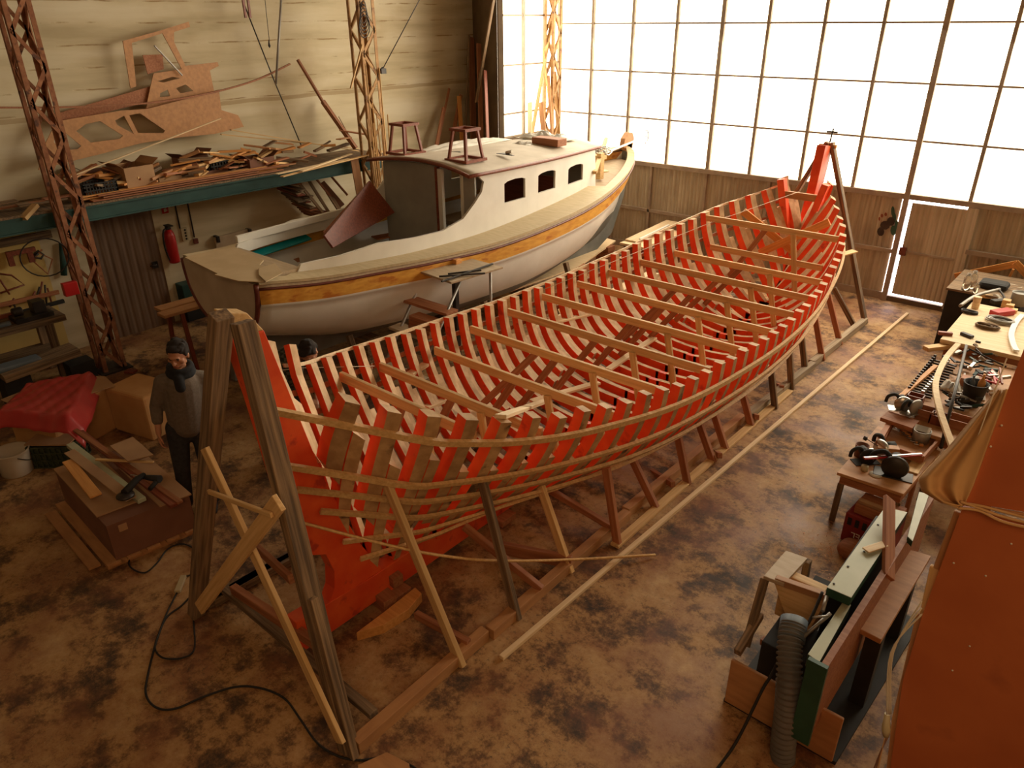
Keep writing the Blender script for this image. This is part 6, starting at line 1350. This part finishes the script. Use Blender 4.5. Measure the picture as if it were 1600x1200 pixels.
# wooden extraction hood and frame at the left
slabp('hood_lid', [(1193, 900), (1228, 860), (1262, 872), (1225, 912)], .80, .03, M['decktan'])
hp = [on((1208, 905), .76), on((1290, 940), .76), on((1262, 990), .50), on((1232, 975), .50)]
bm = NB(); A4 = [bm.verts.new(p) for p in hp]; B4 = [bm.verts.new(p+Vector((.01, .06, -.01))) for p in hp]; bm.faces.new(A4); bm.faces.new(B4[::-1])
for k in range(4): bm.faces.new((A4[k], A4[(k+1) % 4], B4[(k+1) % 4], B4[k]))
obj('hood_front', bm, M['pine'], jx)
jbox('hood_back', -1.22, 4.32, .40, -.92, 4.40, .78, M['pine'])
timber('hood_rail', on((1212, 905), .78)+Vector((0, 0, .0)), on((1290, 932), .80), .05, .05, M['ply'], jx)
timber('frame_post', on((1195, 905), .76), G(1165, 1010, .42), .05, .05, M['oldwood'], jx, up=(0, 1, 0)); timber('frame_post', on((1262, 876), .74), (-1.16, 4.75, .05), .05, .05, M['oldwood'], jx, up=(0, 1, 0))
timber('frame_rail', G(1152, 1020, .45), G(1188, 960, .55), .05, .06, M['oldwood'], jx)
timber('frame_rail', G(1190, 1000, .40), G(1232, 1022, .42), .05, .05, M['redwood'], jx)
ho = thing('extraction_hose', 'thick grey ribbed extraction hose dropping from the planer to the floor', 'hose', G(1222, 1215))
pts = spline([atY(1240, 975, 3.86), atY(1234, 1010, 3.74), atY(1233, 1060, 3.62), atY(1230, 1110, 3.58), atY(1224, 1160, 3.56), atY(1222, 1200, 3.55), atY(1220, 1245, 3.50)], 24); bm = NB()
tube(bm, pts, [.074+.006*(1 if (k//2) % 2 else -1) for k in range(len(pts))], 18); obj('ribbed_tube', bm, M['primer'] if False else M['hose'] if 'hose' in M else M['oldwood'], ho)
bm = NB(); tube(bm, [atY(1241, 968, 3.90), atY(1236, 1000, 3.78)], .085, 18); obj('collar', bm, M['blue'], ho)
bm = NB(); tube(bm, spline([on((1285, 925), .92), on((1262, 975), .80), on((1235, 1000), .70), on((1205, 1055), .45), G(1190, 1080, .35), G(1150, 1160, .03), G(1110, 1215, .01)], 8), .010, 6); tag(obj('planer_cable', bm, M['black']), 'dark cable running from the planer down to the floor at the bottom edge', 'cable')
t = thing('adjusting_lever', 'steel levers and tap handles at the near end of the planer table', 'lever', on((1290, 960), .88))
bm = NB(); tube(bm, [on((1270, 965), .92), on((1296, 962), .92)], .008, 6); tube(bm, [on((1298, 958), .93), on((1250, 1000), .78)], .012, 6); tube(bm, [on((1292, 932), .93), on((1285, 955), .9)], .013, 6); obj('rods', bm, M['galv'], t)
tw_ = thing('plank_stack_board', 'thick brown board lying beside the planer against the plywood wall', 'board', on((1400, 920), .62))
tpz = .70; pts = [on(p, tpz) for p in ((1342, 982), (1377, 1000), (1455, 868), (1420, 858))]; bm = NB(); plate(bm, [(p.x, p.y) for p in pts], [], lambda u, v, w_: Vector((u, v, tpz-.04+w_)), .04); obj('board', bm, M['ply'], tw_, bevel=.006)
bm = NB(); cc = (pts[0]+pts[1]+pts[2]+pts[3])/4; box(bm, cc.x-.04, cc.y-.5, 0, cc.x+.06, cc.y-.4, tpz-.04); obj('support', bm, M['black'], tw_); bm = NB(); box(bm, cc.x-.04, cc.y+.3, 0, cc.x+.06, cc.y+.4, tpz-.04); obj('support', bm, M['black'], tw_)
# ------------------------------------------------------------------ plywood partition near the camera with canvas
PY = 2.6
pw = thing('plywood_partition', 'reddish plywood sheet partition filling the lower right of the view', 'partition', (.2, PY, 0))
def pf(px): q = atY(px[0], px[1], PY); return (q.x, q.z)
a1, a2 = [(1600, 545), (1506, 782), (1560, 795), (1700, 815), (1700, 545)], [(1506, 792), (1470, 880), (1440, 960), (1412, 1060), (1392, 1200), (1385, 1260), (1900, 1260), (1700, 826)]
bm = NB(); plate(bm, [pf(p) for p in [(1600, 545), (1506, 784), (1900, 850), (1900, 545)]], [], lambda u, v, w_: Vector((u, PY+w_, v)), .015); obj('upper_sheet', bm, M['plyred'], pw)
q0 = pf((1385, 1260)); bm = NB(); plate(bm, [pf(p) for p in [(1505, 790), (1472, 880), (1442, 960), (1412, 1060), (1392, 1200), (1385, 1260)]]+[(q0[0]+.01, 0), (1.2, 0), (1.2, pf((1900, 856))[1])], [], lambda u, v, w_: Vector((u, PY+w_-.01, v)), .015); obj('lower_sheet', bm, M['plyred'], pw)
tk = lambda p: atY(p[0], p[1], PY+.03)
for i, (p, q) in enumerate([((1500, 800), (1466, 890)), ((1462, 885), (1444, 965)), ((1440, 960), (1400, 1130)), ((1402, 1120), (1388, 1240))]): timber('edge_batten', tk(p), tk(q), .035, .018, M['ply' if i != 1 else 'pine'], pw, up=(0, 1, 0))
timber('stud', (q0[0]+.05, PY+.06, 0), (q0[0]+.1, PY+.06, 2.6), .05, .07, M['redwood'], pw, up=(0, 1, 0))
timber('seam_batten', atY(1508, 788, PY-.02), atY(1900, 852, PY-.02), .012, .008, M['ply'], pw)
bm = NB()
for p in [(1565, 665), (1548, 698), (1488, 1048), (1515, 1010), (1580, 850), (1540, 900), (1490, 880)]: q = atY(p[0], p[1], PY-.012); lathe(bm, q, [(0, 0), (.0035, 0), (.0035, .003), (0, .003)], 8, 'Y')
obj('screw_heads', bm, M['paper'], pw)
bm = NB()
for k, dz in enumerate((0, .012, -.010)):
    tube(bm, spline([atY(1500, 786, PY-.03)+Vector((0, -.01*k, dz)), atY(1530, 790+4*k, PY-.04), atY(1570, 800+8*k, PY-.04), atY(1640, 818+6*k, PY-.04), atY(1800, 850, PY-.04)], 6), .005, 6)
tag(obj('tan_rope', bm, M['cloth']), 'tan ropes running along the seam of the plywood partition', 'rope')
bm = NB(); tube(bm, [atY(1573, 560, PY-.02), atY(1525, 690, PY-.02), atY(1513, 775, PY-.02)], .0022, 5); tag(obj('thin_string', bm, M['string']), 'thin pale cord hanging down the plywood beside the canvas', 'cord')
bm = NB(); c = atY(1384, 1150, PY-.03); c2 = atY(1386, 1115, PY-.03); tube(bm, [c, lerp(c, c2, .3), c2], [.012, .018, .010], 10); tag(obj('yellow_connector', bm, M['sock']), 'yellowed plug connector hanging on cords at the edge of the partition', 'plug')
for k in range(3): bm = NB(); tube(bm, spline([atY(1386+3*k, 1116, PY-.035-.006*k), atY(1392+2*k, 1020, PY-.035), atY(1440, 960-10*k, PY-.02)], 6), .003, 5); tag(obj('hanging_string', bm, M['string']), 'thin cord hanging along the left edge of the plywood, %s' % ['left', 'middle', 'right'][k], 'cord')
for k in range(3): bm = NB(); tube(bm, spline([atY(1383+2*k, 1152, PY-.035), atY(1372-3*k, 1200, PY-.04), atY(1355-8*k, 1300, PY-.05)], 6), .003, 5); tag(obj('trailing_string', bm, M['darkcard' if k else 'cloth']), 'cord trailing down from the yellowed plug to the bottom edge, %s' % ['left', 'middle', 'right'][k], 'cord')
def drape():
    n = 34; bm = NB(); g = []; TL, TR = (1556, 612), (1575, 600); 
    for i in range(n+1):
        r = []
        for j in range(n+1):
            u, v = i/n, j/n                       # u down, v from outer (left) to the sheet edge
            L_ = [(1556, 612), (1520, 652), (1480, 700), (1448, 732), (1434, 748), (1440, 768), (1470, 786), (1498, 792)]
            R_ = [(1572, 608), (1560, 645), (1548, 680), (1537, 712), (1528, 738), (1520, 760), (1512, 778), (1506, 790)]
            f = u*(len(L_)-1); k = min(int(f), len(L_)-2); a_ = f-k
            lx, ly = L_[k][0]*(1-a_)+L_[k+1][0]*a_, L_[k][1]*(1-a_)+L_[k+1][1]*a_; rx, ry = R_[k][0]*(1-a_)+R_[k+1][0]*a_, R_[k][1]*(1-a_)+R_[k+1][1]*a_
            px, py = lx+(rx-lx)*v, ly+(ry-ly)*v
            q = atY(px, py, PY-.03+.05*(1-v)*(1-u)+.030*math.sin(13*v+2.5*u+1)*(1-v)*(.4+u)); r.append(bm.verts.new(q))
        g.append(r)
    for i in range(n):
        for j in range(n): bm.faces.new((g[i][j], g[i+1][j], g[i+1][j+1], g[i][j+1]))
    o = obj('canvas_drape', bm, M['cloth'], smooth=True); so_ = o.modifiers.new('t', 'SOLIDIFY'); so_.thickness = .006; tag(o, 'tan canvas hanging in folds over the left edge of the plywood', 'canvas')
drape()
# painted graffiti on the wall beyond the bow
gf = thing('wall_graffiti', 'dark red and green painted scrawl on the metal wall beside the door', 'graffiti', (-3.2, WY-.01, 1.1))
def scr(n, pxs, r, mt): bm = NB(); [plate(bm, [(atY(p[0]+r*math.cos(a)*k_, p[1]+r*math.sin(a), WY-.012).x, atY(p[0]+r*math.cos(a)*k_, p[1]+r*math.sin(a), WY-.012).z) for a in [q*math.pi/5 for q in range(10)]], [], lambda u, v, w_: Vector((u, WY-.012-.0004*i_+w_, v)), .001) for i_, (p, k_) in enumerate(pxs)]; return obj(n, bm, mt, gf)
scr('dark_patch', [((1383, 352), 1.1), ((1376, 362), .8), ((1392, 346), .9)], 7, M['dark']); scr('green_strokes', [((1397, 340), .4), ((1395, 330), .35), ((1401, 352), .4), ((1396, 360), .6)], 8, M['mgreen']); scr('red_arc', [((1374, 342), .5), ((1378, 337), .7), ((1384, 335), .7)], 3, M['mahog'])
# ------------------------------------------------------------------ people
def cone(bm, p, q, r1, r2, n=14):
    p, q = Vector(p), Vector(q); d = q-p; L_ = d.length
    if L_ < 1e-5: return
    d.normalize(); u = d.orthogonal().normalized(); v = d.cross(u); rings = []
    for k in range(-4, 13):
        if k < 0: a = math.pi/2*(k+4)/4; c = p-d*r1*math.cos(a); r = r1*math.sin(a)
        elif k <= 8: f = k/8; c = p+d*L_*f; r = r1+(r2-r1)*f
        else: a = math.pi/2*(k-8)/4; c = q+d*r2*math.sin(a); r = r2*math.cos(a)
        rings.append([bm.verts.new(c+(u*math.cos(2*math.pi*j/n)+v*math.sin(2*math.pi*j/n))*max(r, 1e-4)) for j in range(n)])
    for a, b_ in zip(rings[:-1], rings[1:]):
        for j in range(n): bm.faces.new((a[j], a[(j+1) % n], b_[(j+1) % n], b_[j]))
    bm.faces.new(rings[0][::-1]); bm.faces.new(rings[-1])
def ball(bm, c, r, rot=None):
    m = Matrix.Translation(Vector(c)) @ (rot or Matrix.Identity(4)) @ Matrix.Diagonal((*(r if isinstance(r, (tuple, list)) else (r, r, r)), 1))
    bmesh.ops.create_uvsphere(bm, u_segments=20, v_segments=14, radius=1, matrix=m)
def blob(name, fn, vox, mt, parent, m, smooth_n=4):
    """one continuous skin: shapes are united by a voxel remesh and smoothed"""
    bm = NB(); fn(bm); me = bpy.data.meshes.new(name); bm.to_mesh(me); bm.free()
    t_ = bpy.data.objects.new('t', me); COL.objects.link(t_)
    r = t_.modifiers.new('r', 'REMESH'); r.mode = 'VOXEL'; r.voxel_size = vox; r.use_smooth_shade = True
    s_ = t_.modifiers.new('s', 'SMOOTH'); s_.iterations = smooth_n; s_.factor = .5
    dg = bpy.context.evaluated_depsgraph_get(); me2 = bpy.data.meshes.new_from_object(t_.evaluated_get(dg)); bpy.data.objects.remove(t_)
    me2.name = name; me2.materials.clear(); me2.materials.append(mt)
    for pg in me2.polygons: pg.use_smooth = True
    o = bpy.data.objects.new(name, me2); COL.objects.link(o); return place(o, parent, m)
def hand(bm, wrist, d, side, palm_n, curl=.5, s=1.):
    """palm and five fingers; d = direction of the hand, side = towards the thumb, palm_n = towards the palm"""
    w_, d, side, pn = Vector(wrist), Vector(d).normalized(), Vector(side).normalized(), Vector(palm_n).normalized()
    for k in (-1.2, -.4, .4, 1.2): cone(bm, w_+side*k*.012*s+d*.01*s, w_+d*.085*s+side*k*.019*s, .013*s, .0115*s, 8)
    for k, L_ in ((1.5, .070), (.5, .078), (-.5, .072), (-1.5, .056)):
        p = w_+d*.088*s+side*k*.019*s*.95; a = curl*.6; q = p+(d*math.cos(a)+pn*math.sin(a))*L_*.5*s; a2 = curl*1.5; r = q+(d*math.cos(a2)+pn*math.sin(a2))*L_*.32*s; a3 = curl*2.2; e = r+(d*math.cos(a3)+pn*math.sin(a3))*L_*.25*s
        cone(bm, p, q, .0090*s, .0085*s, 8); cone(bm, q, r, .0085*s, .0078*s, 8); cone(bm, r, e, .0078*s, .0065*s, 8)
    p = w_+d*.025*s+side*.026*s; q = p+(d*.7+side*.75+pn*.25).normalized()*.040*s; r = q+(d*.95+side*.2+pn*.3).normalized()*.030*s
    cone(bm, p, q, .0125*s, .0105*s, 8); cone(bm, q, r, .0105*s, .0085*s, 8)
def head_parts(hm):
    """face in head space: -Y is forward, origin at the head centre"""
    def f(bm):
        P = lambda x, y, z: hm @ Vector((x, y, z)); R_ = hm.to_3x3().to_4x4()
        def E(c, r): ball(bm, P(*c), r, R_)
        E((0, .012, .025), (.074, .094, .092)); E((0, -.020, -.030), (.058, .066, .080)); E((0, -.050, -.088), (.028, .026, .022))
        E((0, -.078, .030), (.050, .018, .012)); cone(bm, P(0, -.082, .020), P(0, -.106, -.018), .009, .014, 8); E((-.012, -.092, -.020), (.009, .010, .008)); E((.012, -.092, -.020), (.009, .010, .008))
        E((0, -.080, -.050), (.026, .012, .006)); E((0, -.078, -.060), (.022, .012, .007))
        for s in (-1, 1): E((s*.046, -.050, -.012), (.022, .026, .024)); E((s*.076, .010, .0), (.010, .018, .030)); E((s*.030, -.072, .010), (.015, .010, .009)); cone(bm, P(s*.040, .0, -.06), P(s*.012, -.055, -.088), .020, .016, 8)
    return f
def face_details(body, hm, m, beard=False):
    R_ = hm.to_3x3().to_4x4()
    def part(n, lst, mt):
        bm = NB()
        for c, r in lst: ball(bm, hm @ Vector(c), r, R_)
        return obj(n, bm, mt, body, m, smooth=True)
    part('eyes', [((s*.030, -.0805, .010), (.010, .004, .0045)) for s in (-1, 1)], M['black'])
    part('eyebrows', [((s*.031, -.0875, .030), (.018, .006, .0045)) for s in (-1, 1)], M['hair'])
    part('lips', [((0, -.0885, -.052), (.022, .006, .005)), ((0, -.0875, -.060), (.018, .006, .005))], M['lip'])
M['lip'] = mat('lips', (.30, .09, .06), None, .5)
M['stubble'] = mat('stubbly_skin', (.24, .11, .065), (.30, .14, .085), .7, 120)
def hairf(hm, front=.02):
    def f(bm):
        P = lambda x, y, z: hm @ Vector((x, y, z)); R_ = hm.to_3x3().to_4x4()
        ball(bm, P(0, .024, .050), (.081, .094, .082), R_); ball(bm, P(0, -.045, .098), (.055, .045, .024), R_); ball(bm, P(0, .065, .0), (.066, .050, .068), R_)
        for s in (-1, 1): ball(bm, P(s*.072, .004, .040), (.012, .034, .040), R_)
        rnd = random.Random(2)
        for k in range(26): a = rnd.uniform(0, 6.28); ball(bm, P(.055*math.cos(a), .010+.068*math.sin(a), .095+rnd.uniform(-.02, .012)), rnd.uniform(.016, .022), R_)
    return f
# man standing with a scarf
g = G(314, 795); man = None
m = Matrix.Translation((g.x, g.y, 0)) @ Matrix.Rotation(math.radians(4.0), 4, Vector((-.75, .65, 0))) @ Matrix.Rotation(math.radians(62), 4, 'Z')      # faces down-left past the camera
HM = Matrix.Translation((0, -.045, 1.672)) @ Matrix.Scale(1.08, 4) @ Matrix.Rotation(math.radians(-22), 4, 'Z') @ Matrix.Rotation(math.radians(16), 4, 'X')
J = {'hipL': (.10, 0, .93), 'kneeL': (.115, -.02, .50), 'ankL': (.12, .035, .09), 'hipR': (-.10, 0, .93), 'kneeR': (-.11, -.03, .50), 'ankR': (-.12, .03, .09),
     'shL': (.165, .01, 1.40), 'elL': (.245, .05, 1.15), 'wrL': (.25, -.04, .92), 'shR': (-.165, .01, 1.40), 'elR': (-.25, .05, 1.15), 'wrR': (-.255, -.05, .92)}
def body(bm):
    cone(bm, (0, .0, .95), (0, .01, 1.12), .13, .13); cone(bm, (0, .01, 1.12), (0, .01, 1.34), .13, .145); cone(bm, (0, .01, 1.45), (0, -.01, 1.56), .07, .055); cone(bm, (0, -.01, 1.55), (0, -.03, 1.62), .054, .052)
    for s in 'LR':
        cone(bm, J['hip'+s], J['knee'+s], .085, .055); cone(bm, J['knee'+s], J['ank'+s], .055, .038); cone(bm, Vector(J['ank'+s])-Vector((0, -.02, .05)), Vector(J['ank'+s])+Vector((0, -.15, -.055)), .035, .03)
        cone(bm, (0, .01, 1.42), J['sh'+s], .08, .06); cone(bm, J['sh'+s], J['el'+s], .050, .040); cone(bm, J['el'+s], J['wr'+s], .038, .026)
    head_parts(HM)(bm)
    hand(bm, J['wrL'], (0, -.12, -1), (-.25, -1, 0), (-1, .2, 0), .55); hand(bm, J['wrR'], (0, -.12, -1), (.25, -1, 0), (1, .2, 0), .55)
man = blob('person', body, .0065, M['skin'], None, m, 3)
tag(man, 'person in brown sweater and dark scarf standing behind the stern trestle looking down', 'person')
def sweater(bm):
    for y in (-.02, .03): cone(bm, (0, y, .98), (0, y, 1.16), .145, .150); cone(bm, (0, y, 1.16), (0, y, 1.37), .150, .155)
    for s in (-1, 1): cone(bm, (s*.05, .01, .97), (s*.06, .01, 1.15), .125, .125); cone(bm, (s*.05, .0, 1.15), (s*.08, .01, 1.38), .125, .11)
    cone(bm, (0, .0, 1.46), (0, .0, 1.50), .09, .075)
    for s in 'LR': cone(bm, (0, .01, 1.44), J['sh'+s], .080, .074); cone(bm, J['sh'+s], J['el'+s], .072, .058); cone(bm, J['el'+s], lerp(J['el'+s], J['wr'+s], .52), .058, .050)
blob('sweater', sweater, .010, M['sweater'], man, m, 4)
def trousers(bm):
    cone(bm, (0, .01, .90), (0, .01, 1.01), .13, .13)
    for s in (-1, 1): cone(bm, (s*.05, .01, .90), (s*.05, .01, 1.0), .12, .115)
    for s in 'LR': cone(bm, J['hip'+s], J['knee'+s], .105, .076); cone(bm, J['knee'+s], Vector(J['ank'+s])-Vector((0, 0, .01)), .074, .062)
blob('trousers', trousers, .010, M['trouser'], man, m, 4)
def shoes(bm):
    for s in 'LR': a = Vector(J['ank'+s]); cone(bm, a+Vector((0, .03, -.045)), a+Vector((0, -.16, -.055)), .045, .034); cone(bm, a+Vector((0, .01, .01)), a+Vector((0, .01, -.04)), .045, .044)
blob('shoes', shoes, .010, M['black'], man, m, 2)
def scarf(bm):
    for k in range(20):
        a = 2*math.pi*k/20; a2 = 2*math.pi*(k+1)/20
        for z, r, t_ in ((1.50, .098, .032), (1.545, .088, .032)): cone(bm, (r*math.sin(a), -.015-r*.95*math.cos(a), z-.018*math.cos(a)), (r*math.sin(a2), -.015-r*.95*math.cos(a2), z-.018*math.cos(a2)), t_, t_, 8)
    cone(bm, (-.02, -.12, 1.48), (-.01, -.14, 1.40), .045, .05)
blob('scarf', scarf, .009, M['scarf'], man, m, 3)
blob('hair', hairf(HM), .006, M['hair'], man, m, 2); face_details(man, HM, m)
# man bending down behind the port ribs, only his head and shoulders in sight
hc = G(483, 550, 1.42); fx = Vector((hc.x-.22, hc.y-.05, 0))
m2 = Matrix.Translation(fx) @ Matrix.Rotation(math.radians(50), 4, 'Z')
hl = m2.inverted() @ hc; HM2 = Matrix.Translation(hl) @ Matrix.Rotation(math.radians(-25), 4, 'Z') @ Matrix.Rotation(math.radians(48), 4, 'X')
nk = hl+Vector((-.07, .10, -.06)); ch = nk+Vector((-.15, .09, -.08)); pv = ch+Vector((-.12, .16, -.36)); pv.z = .86
sL, sR = ch+Vector((.18, -.02, .0)), ch+Vector((-.18, -.02, .0)); eL, eR = sL+Vector((.08, -.10, -.26)), sR+Vector((-.06, -.12, -.25)); wL_, wR_ = eL+Vector((-.02, -.22, -.04)), eR+Vector((.04, -.22, -.04))
def body2(bm):
    cone(bm, pv, lerp(pv, ch, .5), .13, .13); cone(bm, lerp(pv, ch, .5), ch, .13, .12); cone(bm, ch, nk, .075, .055); cone(bm, nk, hl, .055, .055)
    for s, a, e, w_ in ((1, sL, eL, wL_), (-1, sR, eR, wR_)):
        cone(bm, ch, a, .08, .06); cone(bm, a, e, .05, .04); cone(bm, e, w_, .038, .026)
        h = pv+Vector((s*.10, 0, -.02)); k = Vector((pv.x+s*.13, pv.y-.10, .47)); an = Vector((pv.x+s*.14, pv.y+.06, .09)); cone(bm, h, k, .085, .055); cone(bm, k, an, .055, .038); cone(bm, an+Vector((0, .02, -.05)), an+Vector((0, -.15, -.055)), .035, .03)
        hand(bm, w_, (0, -1, -.2), (-s, 0, .2), (0, 0, -1), .5)
    head_parts(HM2)(bm)
man2 = blob('person', body2, .0075, M['skin'], None, m2, 3)
tag(man2, 'dark haired person in a dark checked shirt bending behind the port ribs near the stern', 'person')
def shirt2(bm):
    cone(bm, pv+Vector((0, 0, .05)), lerp(pv, ch, .5), .155, .155); cone(bm, lerp(pv, ch, .5), ch, .155, .14)
    for s, a, e, w_ in ((1, sL, eL, wL_), (-1, sR, eR, wR_)): cone(bm, ch, a, .10, .078); cone(bm, a, e, .070, .056); cone(bm, e, lerp(e, w_, .5), .054, .046)
blob('shirt', shirt2, .011, M['shirt'], man2, m2, 3)
def trous2(bm):
    cone(bm, pv+Vector((0, 0, -.04)), pv+Vector((0, 0, .06)), .14, .14)
    for s in (-1, 1): h = pv+Vector((s*.10, 0, -.02)); k = Vector((pv.x+s*.13, pv.y-.10, .47)); an = Vector((pv.x+s*.14, pv.y+.06, .09)); cone(bm, h, k, .105, .076); cone(bm, k, an, .072, .060)
blob('trousers', trous2, .012, M['trouser'], man2, m2, 3)
def shoes2(bm):
    for s in (-1, 1): a = Vector((pv.x+s*.14, pv.y+.06, .09)); cone(bm, a+Vector((0, .03, -.045)), a+Vector((0, -.16, -.055)), .045, .034)
blob('shoes', shoes2, .011, M['black'], man2, m2, 2)
blob('hair', hairf(HM2), .007, M['hair'], man2, m2, 2); face_details(man2, HM2, m2)
